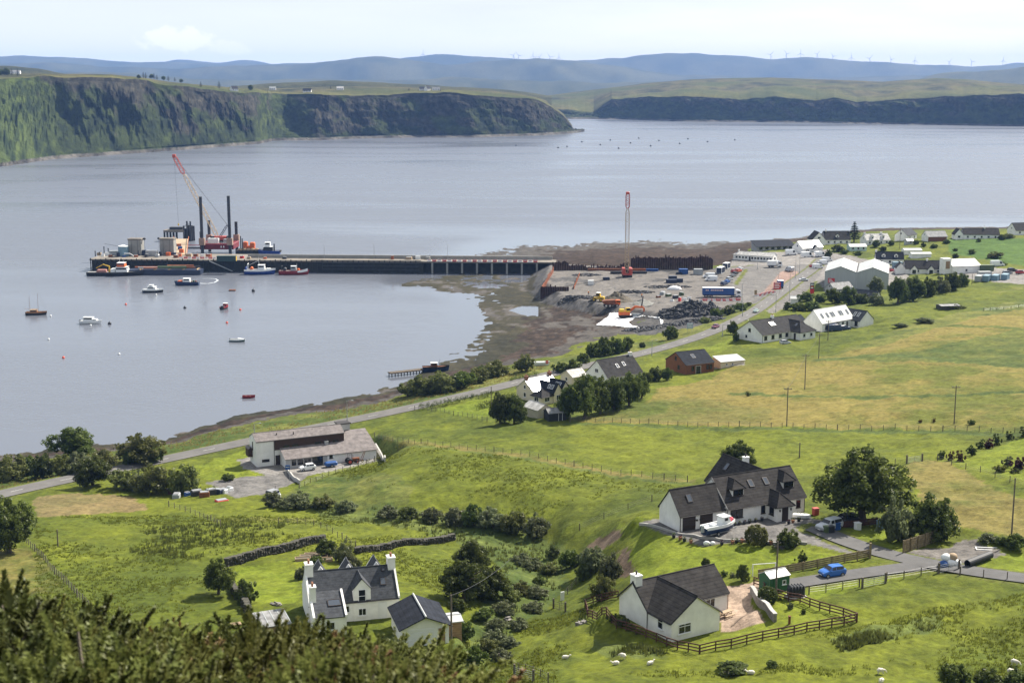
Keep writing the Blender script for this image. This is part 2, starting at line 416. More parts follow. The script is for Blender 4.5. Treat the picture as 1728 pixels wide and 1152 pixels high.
# ================================================================ BUILDING PLOTS (near corner, heading) -> level pads
class Frame:
 def __init__(s,N,yaw,dz=0.0):
  s.P = G(*N); s.P[2] += dz; s.a = R(yaw); s.pads = []
 def w(s,x,y,z=0.0):
  c,n = cos(s.a),sin(s.a)
  return np.array([s.P[0] + x * c - y * n,s.P[1] + x * n + y * c,s.P[2] + z])
 def lx(s,u,y0=0.0):                 # length along the facade that reaches column u
  k = (u - CU) / FPX; o = s.w(0,y0); c,n = cos(s.a),sin(s.a); q = _cp; zf = (CAM_Z - s.P[2]) * _sp
  # (ox + t c) = k * ((oy + t n) q + zf)
  return (k * (o[1] * q + zf) - o[0]) / (c - k * n * q)
 def ly(s,u,x0=0.0):
  k = (u - CU) / FPX; o = s.w(x0,0); c,n = -sin(s.a),cos(s.a); q = _cp; zf = (CAM_Z - s.P[2]) * _sp
  return (k * (o[1] * q + zf) - o[0]) / (c - k * n * q)
 def zv(s,x,y,v):                   # height above the base of the point over (x, y) seen at row v
  p = s.w(x,y); return zat(p[0],p[1],v) - s.P[2]
 def lc(s,u,v,z=0.0):               # local place of a pixel at a height above the base
  p = onz(u,v,s.P[2] + z) - s.P; c,n = cos(s.a),sin(s.a)
  return (p[0] * c + p[1] * n,-p[0] * n + p[1] * c)
 def pad(s,x0,x1,y0,y1,m=0.8): s.pads.append((x0 - m,x1 + m,y0 - m,y1 + m)); return s
F = {}
def fr(k,N,yaw,pads,dz=0.0):
 f = Frame(N,yaw,dz); F[k] = f
 for p in pads: f.pad(*p)
 return f
fr('cottage',(1132.6,1082.7),31,[(0,7.5,0,6),(0,13,4,11)])
fr('villa',(1146.5,896.7),27,[(0,23,0,8.6),(15,23,-3,15)])
fr('modern',(433.3,787.6),25,[(0,28,-9,6)])
fr('stone',(545,1052),15,[(-2,10,-4,7),(8,14,-10,-2)])
fr('timber',(1157,632),28,[(0,9.7,0,10)])
fr('white_l',(1286,578.8),38,[(0,22,-4,10)])
fr('metal',(1387,560),40,[(0,24,-2,8)])
fr('twin',(1391,487),-15,[(0,30,0,33)])
fr('terminal',(1303.7,442.3),150,[(0,20,-6.5,0)])
fr('dark',(1025,652),38,[(0,13,0,9)])
fr('dark_annex',(966,650),38,[(0,5,0,5)])
fr('silver',(900,678),42,[(-1,10,-5,6.5)])
fr('yellow_shed',(908,708),35,[(0,4,0,6)])
fr('black_shed',(926,711),20,[(0,4,0,3)])
# ================================================================ ROADS (centre lines)
def chain(px,step=1.6,ztrack=True):
 P = np.array([G(u,v) for u,v in px])
 # smooth through the points
 d = np.r_[0,np.cumsum(np.hypot(*np.diff(P[:,:2],axis=0).T))]
 n = max(int(d[-1] / step),4); s = np.linspace(0,d[-1],n)
 Q = np.c_[[np.interp(s,d,P[:,i]) for i in range(3)]].T
 k = max(int(9 / step),1)
 for _ in range(3):
  kk = min(k,n - 2); pad = np.r_[2 * Q[:1] - Q[kk:0:-1],Q,2 * Q[-1:] - Q[-2:-kk - 2:-1]]
  cs = np.cumsum(np.r_[np.zeros((1,3)),pad],0)
  Q = (cs[2 * kk + 1:] - cs[:-2 * kk - 1]) / (2 * kk + 1)
 return Q
ROADS = {
 'road': (chain([(-130,866),(0,833),(70,817),(150,800),(200,791),(260,778),(330,763),(400,748),(455,736),(520,723),(600,707),(650,697),(700,686),(760,672),(830,656),(900,637),(970,621),(1030,608),(1075,598),(1130,583),(1180,568),(1230,547),(1275,524),(1305,502),(1345,472),(1370,455),(1388,437)]),5.7),
 'drive': (chain([(1376,890),(1402,908),(1440,925),(1490,938),(1540,950),(1600,960),(1660,967),(1728,976),(1860,990)],1.0),3.9),
 'cottage_drive': (chain([(1555,953),(1490,958),(1440,963),(1400,971),(1360,980),(1328,985)],1.0),3.3),
}
# ================================================================ AREAS
PLAT = GL([(930,457),(1000,456),(1100,455),(1203,455),(1262,447),(1250,465),(1238,482),(1240,498),(1262,513),(1230,523),(1190,534),(1130,536),(1090,533),(1050,531),(1000,523),(960,516),(940,506),(926,494),(917,487)])
CARPARK = GL([(1234,482),(1244,468),(1258,452),(1275,448),(1305,446),(1345,441),(1378,438),(1392,446),(1384,462),(1366,482),(1345,503),(1318,514),(1300,524),(1272,512),(1250,507),(1238,500)])
def edges(poly): return zip(poly,np.roll(poly,-1,0))
def inpoly(x,y,poly):
 r = np.zeros(x.shape,bool)
 for a,b in edges(poly):
  if a[1] == b[1]: continue
  c = (a[1] > y) != (b[1] > y)
  r ^= c & (x < (b[0] - a[0]) * (y - a[1]) / (b[1] - a[1]) + a[0])
 return r
def polydist(x,y,poly):                # distance to the outline, negative inside
 d = np.full(x.shape,1e9)
 for a,b in edges(poly):
  ex,ey = b[0] - a[0],b[1] - a[1]; L2 = ex * ex + ey * ey + 1e-9
  t = np.clip(((x - a[0]) * ex + (y - a[1]) * ey) / L2,0,1)
  d = np.minimum(d,np.hypot(x - a[0] - t * ex,y - a[1] - t * ey))
 return np.where(inpoly(x,y,poly),-d,d)
def sub(poly,m):
 return (GX > poly[:,0].min() - m) & (GX < poly[:,0].max() + m) & (GY > poly[:,1].min() - m) & (GY < poly[:,1].max() + m)
# relief: tussocks and hummocks on the grass, cobbles and weed on the beach
land = sstep(2.0,4.0,GZ)
far = 1 - sstep(0,135,GY) * .9
hum = (fbm(GX / 9,GY / 9,3,4) - 0.5) * 1.3 + (fbm(GX / 2.2,GY / 2.2,5,3) - 0.5) * 0.55 + (np.abs(fbm(GX / 5.0,GY / 7.0,15,3) - 0.5)) * -0.9
shore = (fbm(GX / 7,GY / 7,31,4) - 0.5) * .75 + (fbm(GX / 2.2,GY / 2.8,37,3) - 0.5) * .65
GZ0 = GZ.copy()
GZ += hum * land * (1 - far * 0.95) + shore * (1 - land) * sstep(-2.5,0.1,GZ)
POOL = GL([(866,517),(885,514),(906,514),(910,522),(909,533),(888,532),(870,526),(860,523)])
m = sub(POOL,4); GZ[m] = np.where(polydist(GX[m],GY[m],POOL) < .3,np.minimum(GZ[m],-.12),GZ[m])
# reclaimed works platform with armoured slopes
m = sub(PLAT,30); d = polydist(GX[m],GY[m],PLAT)
z = GZ[m]; toe = 4.7 - np.maximum(d,0) * 0.52 + (fbm(GX[m] / 1.6,GY[m] / 1.6,44,3) - 0.5) * 1.0 * sstep(0.2,2.5,d)
road_side = sstep(2.2,5.0,z)
PLATD = np.full(GX.shape,99.0); PLATD[m] = d
GZ[m] = np.where(d < 0,4.7 + (fbm(GX[m] / 6,GY[m] / 6,45,3) - 0.5) * 0.5 * (z < 90),np.maximum(z,toe))
m = sub(CARPARK,8); d = polydist(GX[m],GY[m],CARPARK); w_ = 1 - sstep(0,5,d)
cpz = 4.9 + 0.6 * sstep(560,700,GY[m]); GZ[m] = GZ[m] * (1 - w_) + cpz * w_
CARPZ = lambda x,y: 4.9 + 0.6 * sstep(560,700,np.asarray(y,float))
def flat_pad(fr_):
 for (x0,x1,y0,y1) in fr_.pads:
  poly = np.array([fr_.w(x0,y0),fr_.w(x1,y0),fr_.w(x1,y1),fr_.w(x0,y1)])
  m = sub(poly,6); d = polydist(GX[m],GY[m],poly); w = 1 - sstep(0,3.5,d)
  GZ[m] = GZ[m] * (1 - w) + (fr_.P[2] - 0.03) * w
for f_ in F.values(): flat_pad(f_)
def road_dist(x,y,Q):
 bd = np.full(x.shape,1e9); bz = np.zeros(x.shape)
 for a,b in zip(Q[:-1],Q[1:]):
  ex,ey = b[0] - a[0],b[1] - a[1]; L2 = ex * ex + ey * ey + 1e-9
  near = np.nonzero((np.abs(x - a[0]) < 16) & (np.abs(y - a[1]) < 16))[0]
  if len(near) == 0: continue
  xx,yy = x[near],y[near]
  t = np.clip(((xx - a[0]) * ex + (yy - a[1]) * ey) / L2,0,1)
  dd = np.hypot(xx - a[0] - t * ex,yy - a[1] - t * ey)
  zz = a[2] + (b[2] - a[2]) * t
  u = dd < bd[near]
  bd[near[u]] = dd[u]; bz[near[u]] = zz[u]
 return bd,bz
ROADD = np.full(GX.shape,99.0)
for k_,(Q,wd) in ROADS.items():
 m = sub(Q,14); d,z = road_dist(GX[m],GY[m],Q)
 w = 1 - sstep(wd / 2 + 0.6,wd / 2 + 4.5,d)
 GZ[m] = GZ[m] * (1 - w) + (z - 0.14) * w
 ROADD[m] = np.minimum(ROADD[m],d - wd / 2)
# ================================================================ GROUND COLOURS (real surface colours by area)
K = dict(lush=((.050,.068,.008),(.108,.124,.011)),lawn=((.100,.132,.010),(.128,.152,.014)),hay=((.088,.098,.015),(.160,.132,.034)),
         hay2=((.068,.086,.015),(.150,.126,.036)),rough=((.045,.068,.012),(.120,.125,.026)),stubble=((.115,.10,.04),(.165,.125,.055)),
         marsh=((.044,.066,.014),(.098,.118,.026)),crop=((.045,.088,.014),(.062,.11,.018)),tarmac=((.105,.10,.096),(.15,.143,.135)),
         gravel=((.10,.092,.085),(.155,.143,.13)),pink=((.26,.19,.14),(.34,.26,.20)),brick=((.20,.135,.11),(.25,.175,.145)),yard=((.17,.16,.15),(.24,.225,.21)),
         weed=((.010,.007,.005),(.056,.036,.025)),olive=((.018,.018,.009),(.042,.036,.018)),shingle=((.03,.027,.024),(.095,.085,.075)),rock=((.032,.032,.032),(.105,.10,.097)),
         earth=((.085,.06,.04),(.15,.11,.078)),pale=((.26,.25,.24),(.33,.32,.30)))
xs,ys = GX.ravel(),GY.ravel(); zs = GZ.ravel(); z0 = GZ0.ravel()
jx = xs + (fbm(xs / 2.5,ys / 2.5,61,3) - 0.5) * 2.6; jy = ys + (fbm(xs / 2.5,ys / 2.5,67,3) - 0.5) * 3.2
n_big = fbm(xs / 26,ys / 34,71,4); n_mid = fbm(xs / 5,ys / 7,73,4); n_fin = fbm(xs / 1.3,ys / 1.8,79,3)
def tone(k,t): a,b = K[k]; return np.array(a)[None] + (np.array(b) - np.array(a))[None] * np.clip(t,0,1)[:,None]
mixn = np.clip(0.5 + (n_big - 0.5) * 1.7 + (n_mid - 0.5) * 1.3 + (n_fin - 0.5) * 0.8,0,1)
patch = np.clip(0.5 + (n_big - 0.5) * 3.2 + (n_mid - 0.5) * 1.6 + (n_fin - 0.5) * 0.7,0,1)
COLR = tone('lush',mixn * 0.9 + 0.1)
WET = np.zeros(len(xs))
def paint(kd,px=None,poly=None,t=None,jit=True):
 P = GL(px) if poly is None else poly
 X,Y = (jx,jy) if jit else (xs,ys)
 b = (X > P[:,0].min()) & (X < P[:,0].max()) & (Y > P[:,1].min()) & (Y < P[:,1].max())
 i = np.nonzero(b)[0]; i = i[inpoly(X[i],Y[i],P)]
 COLR[i] = tone(kd,(mixn if t is None else t)[i]); return i
paint('hay',[(950,706),(1000,713),(1728,723),(1860,724),(1860,500),(1728,515),(1640,535),(1500,575),(1400,600),(1250,603),(1200,640),(1110,655),(1080,690)],t=patch)
paint('rough',[(1700,560),(1728,552),(1850,550),(1850,625),(1728,618),(1620,612),(1500,612),(1440,604),(1560,590)],t=mixn * 0.8)
paint('hay',[(1480,575),(1640,535),(1728,517),(1860,500),(1860,545),(1728,552),(1620,560),(1500,590),(1440,602)],t=patch * 0.5 + 0.5)
paint('rough',[(1400,600),(1480,570),(1560,535),(1640,505),(1728,480),(1860,475),(1860,510),(1728,520),(1600,548),(1500,580)],t=patch)
paint('lush',[(1430,560),(1500,545),(1600,510),(1728,487),(1860,480),(1860,496),(1728,505),(1600,532),(1500,560)],t=mixn * 0.8 + .1)
paint('hay2',[(1525,788),(1556,776),(1600,779),(1690,830),(1728,845),(1860,865),(1860,935),(1728,915),(1640,893),(1560,860)],t=patch)
paint('stubble',[(55,840),(140,832),(215,836),(252,858),(150,868),(60,874)])
paint('hay2',[(-60,930),(40,925),(85,945),(110,1000),(-60,1010)],t=mixn)
paint('rough',[(-130,868),(0,834),(150,800),(400,748),(650,697),(830,656),(900,637),(1060,601),(1180,568),(1280,521),(1255,512),(1130,563),(1000,592),(930,608),(870,622),(800,640),(700,664),(560,692),(430,714),(290,747),(0,790),(-130,800)],t=patch)
paint('marsh',[(520,850),(640,852),(760,876),(900,888),(965,925),(950,1000),(870,1060),(810,1140),(765,1100),(810,1020),(850,960),(770,912),(640,886),(540,874)],t=mixn)
paint('rough',[(470,838),(560,800),(640,798),(700,822),(690,850),(600,858),(500,856)],t=patch * .9)
paint('marsh',[(1010,1080),(1090,1090),(1130,1105),(1080,1112),(1000,1100)],t=mixn)
paint('marsh',[(1400,1080),(1460,1055),(1530,1050),(1600,1035),(1580,1060),(1480,1085),(1420,1100)],t=mixn * .9)
paint('hay2',[(1040,690),(1150,668),(1300,690),(1300,712),(1000,712)],t=patch * .7)
for px in ([(392,958),(480,945),(500,965),(500,1012),(432,1022),(402,985)],[(1040,886),(1100,892),(1200,926),(1340,926),(1420,938),(1400,952),(1330,958),(1262,968),(1180,958),(1085,985),(1062,960),(1064,925)],
           [(325,787),(412,757),(418,777),(395,784),(442,800),(390,809),(340,807)],[(1600,777),(1728,737),(1860,715),(1860,845),(1728,812),(1650,790)],[(1398,906),(1470,890),(1530,905),(1500,937),(1440,926)],
           [(1345,984),(1440,966),(1555,960),(1480,985),(1350,1010)],[(735,692),(830,667),(850,690),(812,706)],[(1615,968),(1650,942),(1728,935),(1860,930),(1860,978),(1728,972)],[(1150,1092),(1220,1070),(1290,1050),(1330,1000),(1400,1025),(1440,1045),(1180,1101)],
           [(1185,588),(1235,570),(1240,580),(1215,596)],[(1440,440),(1480,432),(1500,440),(1460,446)]):
 paint('lawn',px)
paint('crop',[(1600,404),(1728,402),(1860,400),(1860,446),(1728,449),(1680,441),(1600,425)])
for px in ([(1385,440),(1400,425),(1480,440),(1530,455),(1535,478),(1500,488),(1393,492),(1375,470)],[(1600,456),(1640,450),(1728,455),(1860,455),(1860,482),(1728,480),(1640,472)],[(1330,440),(1345,425),(1400,420),(1400,440)]):
 paint('yard',px,t=mixn * .6)
paint('yard',[(1200,608),(1250,604),(1256,616),(1205,622)])
paint('earth',[(985,925),(1010,905),(1045,893),(1050,905),(1020,925),(1000,945)])
paint('earth',[(1040,930),(1062,935),(1068,965),(1050,975),(1040,955)])
paint('gravel',[(1500,944),(1556,926),(1640,912),(1695,935),(1625,955),(1545,952)],t=mixn)
paint('tarmac',[(1079,884),(1120,901),(1185,921),(1260,914),(1302,919),(1320,926),(1362,917),(1420,931),(1470,940),(1400,884),(1350,860)],jit=False,t=n_fin)
paint('pink',[(1222,990),(1290,978),(1282,1000),(1266,1012),(1292,1050),(1218,1066),(1212,1030)],jit=False,t=n_fin)
paint('yard',[(400,775),(430,770),(640,760),(650,775),(520,802),(490,815),(460,805),(410,790)],jit=False,t=n_fin * .5)
paint('tarmac',[(345,813),(400,806),(440,802),(500,797),(522,801),(492,816),(445,834),(397,840),(372,826)],jit=False,t=n_fin)
BACK = GL([(925,461),(935,452),(1000,450),(1100,448),(1210,448),(1262,442),(1262,420),(1330,412),(1330,400),(900,410),(830,436)])
def strip(px,w,kd,t=None):
 Q = chain(px,3); m = sub(Q,6).ravel(); i = np.nonzero(m)[0]; d,_ = road_dist(jx[i],jy[i],Q); i = i[d < w]; COLR[i] = tone(kd,(mixn if t is None else t)[i])
FB = [(632,738),(700,751),(790,759),(880,767),(960,783),(1010,795),(1080,805),(1160,813)]
strip(FB,1.7,'hay2',patch); strip([(u,v + 4) for u,v in FB],.8,'marsh')
strip([(962,714),(1100,718),(1300,723),(1500,726),(1728,730),(1790,731)],1.5,'marsh',mixn * .4); strip([(1235,664),(1340,670),(1450,673),(1560,671),(1640,664),(1728,662)],1.5,'marsh',mixn * .6)
strip([(1380,607),(1440,600),(1490,597),(1560,603),(1640,613),(1728,616)],2.4,'marsh',mixn * .7); strip([(1480,570),(1560,552),(1640,548),(1728,556)],2.5,'rough',mixn * .5); strip([(1250,633),(1330,640),(1400,636)],3,'hay',patch)
strip([(300,880),(420,872),(520,876)],2,'rough',patch); strip([(560,760),(600,770),(650,775)],1,'hay2')
# shore
bt = 2.3 + (n_mid - .5) * 1.6
sea = ((z0 < bt) & (ys > 250)) | inpoly(jx,jy,BACK)
COLR[sea] = tone('weed',n_fin * 1.5 + n_mid * .9 - .75)[sea]
s2 = sea & (z0 < 0.75 + (n_mid - .5) * .8) & (xs / ys < 0.16); COLR[s2] = tone('olive',mixn)[s2]
s3 = sea & (n_big + (n_mid - .5) * .8 > .70); COLR[s3] = tone('shingle',n_mid)[s3]
s4 = sea & (z0 > bt - 0.7); COLR[s4] = tone('shingle',n_fin * .7 + .1)[s4]
s5 = sea & (ys > 700); COLR[s5] = tone('weed',n_fin + n_mid * .6 - .3)[s5]
s6 = s5 & (z0 < 0.5 + (n_mid - .5)); COLR[s6] = tone('shingle',n_fin)[s6]
WET[sea] = np.clip(1.2 - z0[sea] * .5,0,1)
pd = PLATD.ravel()
i_ = np.nonzero((pd < 0) & (ys > 400))[0]
t_ = fbm(xs[i_] / 14,ys[i_] / 5,91,4) * .6 + n_fin[i_] * .5
COLR[i_] = tone('gravel',t_ - .05)
s7 = i_[n_mid[i_] + n_big[i_] > 1.22]; COLR[s7] = tone('rock',n_fin)[s7]
i_ = np.nonzero((pd >= 0) & (pd < 9.5) & (zs > z0 + .25) & (z0 < 4.2) & (ys > 400))[0]; COLR[i_] = tone('rock',n_fin * 1.1)[i_]
s8 = i_[(n_big[i_] > .52) & (zs[i_] < 2.2)]; COLR[s8] = tone('olive',n_fin * 1.5)[s8]
for px in ([(940,500),(1000,505),(1060,490),(1140,470),(1190,462)],[(945,503),(1005,508),(1065,493),(1145,473),(1195,465)],[(1070,505),(1110,515),(1150,516),(1230,506)],[(1000,470),(1030,482),(1040,498)]): strip(px,.9,'gravel',n_fin * .5 + .7)
paint('tarmac',poly=CARPARK,jit=False,t=n_mid * .6 + .4)
paint('rock',[(1060,553),(1100,530),(1190,530),(1232,522),(1215,538),(1170,552),(1120,562),(1080,566)],t=n_fin)
paint('yard',[(1225,449),(1240,436),(1275,426),(1345,424),(1400,425),(1392,445),(1300,448)],t=mixn * .5)
paint('brick',[(1286,495),(1318,458),(1333,455),(1348,459),(1341,469),(1316,497)],jit=False)
paint('rough',[(1238,478),(1258,452),(1262,456),(1244,482)],jit=False,t=mixn)
rd = ROADD.ravel(); i_ = np.nonzero((rd > -1) & (rd < 0.9 + (n_fin - .5)))[0]; COLR[i_] = tone('rough',.3 + n_fin * .6)[i_]
COLR *= (0.9 + 0.2 * n_fin)[:,None]
# materials of the ground: vertex colour times fine grain
gm = bpy.data.materials.new('ground'); gm.use_nodes = True
nt = gm.node_tree; b_ = nt.nodes['Principled BSDF']
at = nt.nodes.new('ShaderNodeAttribute'); at.attribute_name = 'tint'
tc = nt.nodes.new('ShaderNodeTexCoord')
def gnoise(scale,det=5,rough=.65):
 n = nt.nodes.new('ShaderNodeTexNoise'); n.inputs['Scale'].default_value = scale; n.inputs['Detail'].default_value = det; n.inputs['Roughness'].default_value = rough
 nt.links.new(tc.outputs['Object'],n.inputs[0]); return n
na,nb = gnoise(1.1),gnoise(0.22)
mr = nt.nodes.new('ShaderNodeMapRange'); mr.inputs[1].default_value = .3; mr.inputs[2].default_value = .7; mr.inputs[3].default_value = .62; mr.inputs[4].default_value = 1.34
nt.links.new(na.outputs[0],mr.inputs[0])
mr2 = nt.nodes.new('ShaderNodeMapRange'); mr2.inputs[1].default_value = .3; mr2.inputs[2].default_value = .7; mr2.inputs[3].default_value = .8; mr2.inputs[4].default_value = 1.2
nt.links.new(nb.outputs[0],mr2.inputs[0])
mm = nt.nodes.new('ShaderNodeMath'); mm.operation = 'MULTIPLY'; nt.links.new(mr.outputs[0],mm.inputs[0]); nt.links.new(mr2.outputs[0],mm.inputs[1])
vm = nt.nodes.new('ShaderNodeVectorMath'); vm.operation = 'SCALE'; nt.links.new(at.outputs['Color'],vm.inputs[0]); nt.links.new(mm.outputs[0],vm.inputs['Scale'])
nt.links.new(vm.outputs[0],b_.inputs['Base Color'])
mr3 = nt.nodes.new('ShaderNodeMapRange'); mr3.inputs[3].default_value = .95; mr3.inputs[4].default_value = .78
nt.links.new(at.outputs['Alpha'],mr3.inputs[0]); nt.links.new(mr3.outputs[0],b_.inputs['Roughness'])
b_.inputs['Specular IOR Level'].default_value = 0.12
bp = nt.nodes.new('ShaderNodeBump'); bp.inputs['Strength'].default_value = .55; bp.inputs['Distance'].default_value = .35
nd = gnoise(1.9,5,.7); nt.links.new(nd.outputs[0],bp.inputs['Height']); nt.links.new(bp.outputs[0],b_.inputs['Normal'])
MATS['ground'] = gm
V = np.c_[xs,ys,zs]
ii,jj = np.meshgrid(np.arange(NL - 1),np.arange(NA - 1),indexing='ij')
q = (ii * NA + jj).ravel(); Fq = np.c_[q,q + 1,q + NA + 1,q + NA]
keep = (zs[Fq].max(1) > -1.6); Fq = Fq[keep]
used = np.unique(Fq); rem = np.full(len(V),-1); rem[used] = np.arange(len(used))
ground = kind(np_mesh('ground',V[used],rem[Fq],'ground',cols={'tint': np.c_[COLR,WET][used]}),'structure')
mat('asphalt',(.105,.10,.095),.9,var=.18,vscale=.25,bump=.2,bscale=6)
mat('road_paint',(.5,.5,.48),.8)
mat('drive_asphalt',(.085,.083,.082),.9,var=.2,vscale=.4,bump=.2,bscale=6)
def ribbon(Q,w0,w1,up,s0=0,s1=None):
 d = np.gradient(Q[:,:2],axis=0); d /= np.linalg.norm(d,axis=1)[:,None] + 1e-9; nrm = np.c_[-d[:,1],d[:,0]]
 ws = np.linspace(w0,w1,5)
 V = np.concatenate([np.c_[Q[:,:2] + nrm * w_,Q[:,2] + up - 0.01 * abs(w_)] for w_ in ws])
 n = len(Q); F_ = [(k * n + i,k * n + i + 1,(k + 1) * n + i + 1,(k + 1) * n + i) for k in range(4) for i in range(n - 1)]
 return V,np.array(F_)
for k_,(Q,wd) in ROADS.items():
 V,F_ = ribbon(Q,-wd / 2,wd / 2,0.02)
 kind(np_mesh(k_,V,F_,'asphalt' if k_ == 'road' else 'drive_asphalt'),'structure')
Q = ROADS['road'][0]
mk = MB()
for i in range(0,len(Q) - 3,8):
 V,F_ = ribbon(Q[i:i + 3],-.06,.06,0.026); mk.add(V,F_.tolist())
kind(mk.build('road_markings','road_paint'),'structure')
# ================================================================ WATER
wm = bpy.data.materials.new('sea_water'); wm.use_nodes = True
nt = wm.node_tree; b_ = nt.nodes['Principled BSDF']
b_.inputs['Base Color'].default_value = (.105,.114,.136,1); b_.inputs['Roughness'].default_value = .16; b_.inputs['IOR'].default_value = 1.333; b_.inputs['Specular IOR Level'].default_value = .5
tc = nt.nodes.new('ShaderNodeTexCoord')
def wnz(scale,sx,sy,det=3,dist=0):
 mp = nt.nodes.new('ShaderNodeMapping'); mp.inputs['Scale'].default_value = (sx,sy,1); mp.inputs['Rotation'].default_value = (0,0,R(12))
 nt.links.new(tc.outputs['Object'],mp.inputs[0])
 n = nt.nodes.new('ShaderNodeTexNoise'); n.inputs['Scale'].default_value = scale; n.inputs['Detail'].default_value = det; n.inputs['Distortion'].default_value = dist
 nt.links.new(mp.outputs[0],n.inputs[0]); return n
n1,n2 = wnz(.55,1,.8,4),wnz(.12,1,.7,3)
n3 = wnz(.0042,.5,1.9,5,.6); n4 = wnz(.011,.35,2.2,4,.8)
def wmath(op,a,b):
 m = nt.nodes.new('ShaderNodeMath'); m.operation = op
 for i,x in enumerate((a,b)):
  if isinstance(x,(int,float)): m.inputs[i].default_value = x
  else: nt.links.new(x,m.inputs[i])
 return m.outputs[0]
hgt = wmath('ADD',n1.outputs[0],wmath('MULTIPLY',n2.outputs[0],2.2))
rp = nt.nodes.new('ShaderNodeValToRGB'); e = rp.color_ramp.elements; e[0].position = .34; e[0].color = (.4,.4,.4,1); e[1].position = .52; e[1].color = (1,1,1,1)
nt.links.new(n3.outputs[0],rp.inputs[0])
rp2 = nt.nodes.new('ShaderNodeValToRGB'); e = rp2.color_ramp.elements; e[0].position = .33; e[0].color = (.62,.62,.62,1); e[1].position = .45; e[1].color = (1,1,1,1)
nt.links.new(n4.outputs[0],rp2.inputs[0])
att = nt.nodes.new('ShaderNodeAttribute'); att.attribute_name = 'calm'
stg = wmath('MULTIPLY',wmath('MULTIPLY',rp.outputs[0],rp2.outputs[0]),att.outputs['Fac'])
bp = nt.nodes.new('ShaderNodeBump'); bp.inputs['Distance'].default_value = .30
nt.links.new(wmath('MULTIPLY',stg,.62),bp.inputs['Strength']); nt.links.new(hgt,bp.inputs['Height']); nt.links.new(bp.outputs[0],b_.inputs['Normal'])
nt.links.new(wmath('ADD',wmath('MULTIPLY',stg,.22),.10),b_.inputs['Roughness'])
MATS['sea_water'] = wm
wa = np.linspace(-.75,.95,260); wy = np.exp(np.linspace(math.log(200),math.log(16000),320))
WX = wa[None] * wy[:,None]; WY = np.repeat(wy[:,None],len(wa),1)
inner = .55 + .45 * sstep(600,760,WY); cz = np.where((WY < 950) & (WX / WY > AZ[0]) & (WX / WY < AZ[-1]),_grid(WX,np.clip(WY,1.3,959),GZ0),-5)
calm = np.clip((1 - sstep(-3.4,-.3,cz)) * inner,.04,1)
q = (np.arange(len(wy) - 1)[:,None] * len(wa) + np.arange(len(wa) - 1)[None]).ravel()
kind(np_mesh('sea',np.c_[WX.ravel(),WY.ravel(),np.zeros(WX.size)],np.c_[q,q + 1,q + len(wa) + 1,q + len(wa)],'sea_water',cols={'calm': np.repeat(calm.ravel()[:,None],3,1)}),'structure')
# ================================================================ FAR SHORES: profile swept along the coast
def far_mat(name):
 m = bpy.data.materials.new(name); m.use_nodes = True; nt = m.node_tree; b = nt.nodes['Principled BSDF']
 b.inputs['Roughness'].default_value = .95; b.inputs['Specular IOR Level'].default_value = .1
 a = nt.nodes.new('ShaderNodeAttribute'); a.attribute_name = 'tint'
 tc = nt.nodes.new('ShaderNodeTexCoord'); n = nt.nodes.new('ShaderNodeTexNoise'); n.inputs['Scale'].default_value = .09; n.inputs['Detail'].default_value = 6; n.inputs['Roughness'].default_value = .7
 nt.links.new(tc.outputs['Object'],n.inputs[0])
 mr = nt.nodes.new('ShaderNodeMapRange'); mr.inputs[1].default_value = .3; mr.inputs[2].default_value = .7; mr.inputs[3].default_value = .55; mr.inputs[4].default_value = 1.4
 nt.links.new(n.outputs[0],mr.inputs[0])
 v = nt.nodes.new('ShaderNodeVectorMath'); v.operation = 'SCALE'; nt.links.new(a.outputs['Color'],v.inputs[0]); nt.links.new(mr.outputs[0],v.inputs['Scale']); nt.links.new(v.outputs[0],b.inputs['Base Color'])
 bp = nt.nodes.new('ShaderNodeBump'); bp.inputs['Strength'].default_value = .8; bp.inputs['Distance'].default_value = 4; nt.links.new(n.outputs[0],bp.inputs['Height']); nt.links.new(bp.outputs[0],b.inputs['Normal'])
 MATS[name] = m; return m
far_mat('far_land')
def lerp_c(a,b,t): return np.array(a) + (np.array(b) - np.array(a)) * np.clip(t,0,1)[...,None]
def interp_px(px,u): p = np.array(px,float); return np.interp(u,p[:,0],p[:,1])
FARZ = []                                  # (function to find ground height on the far plateau)
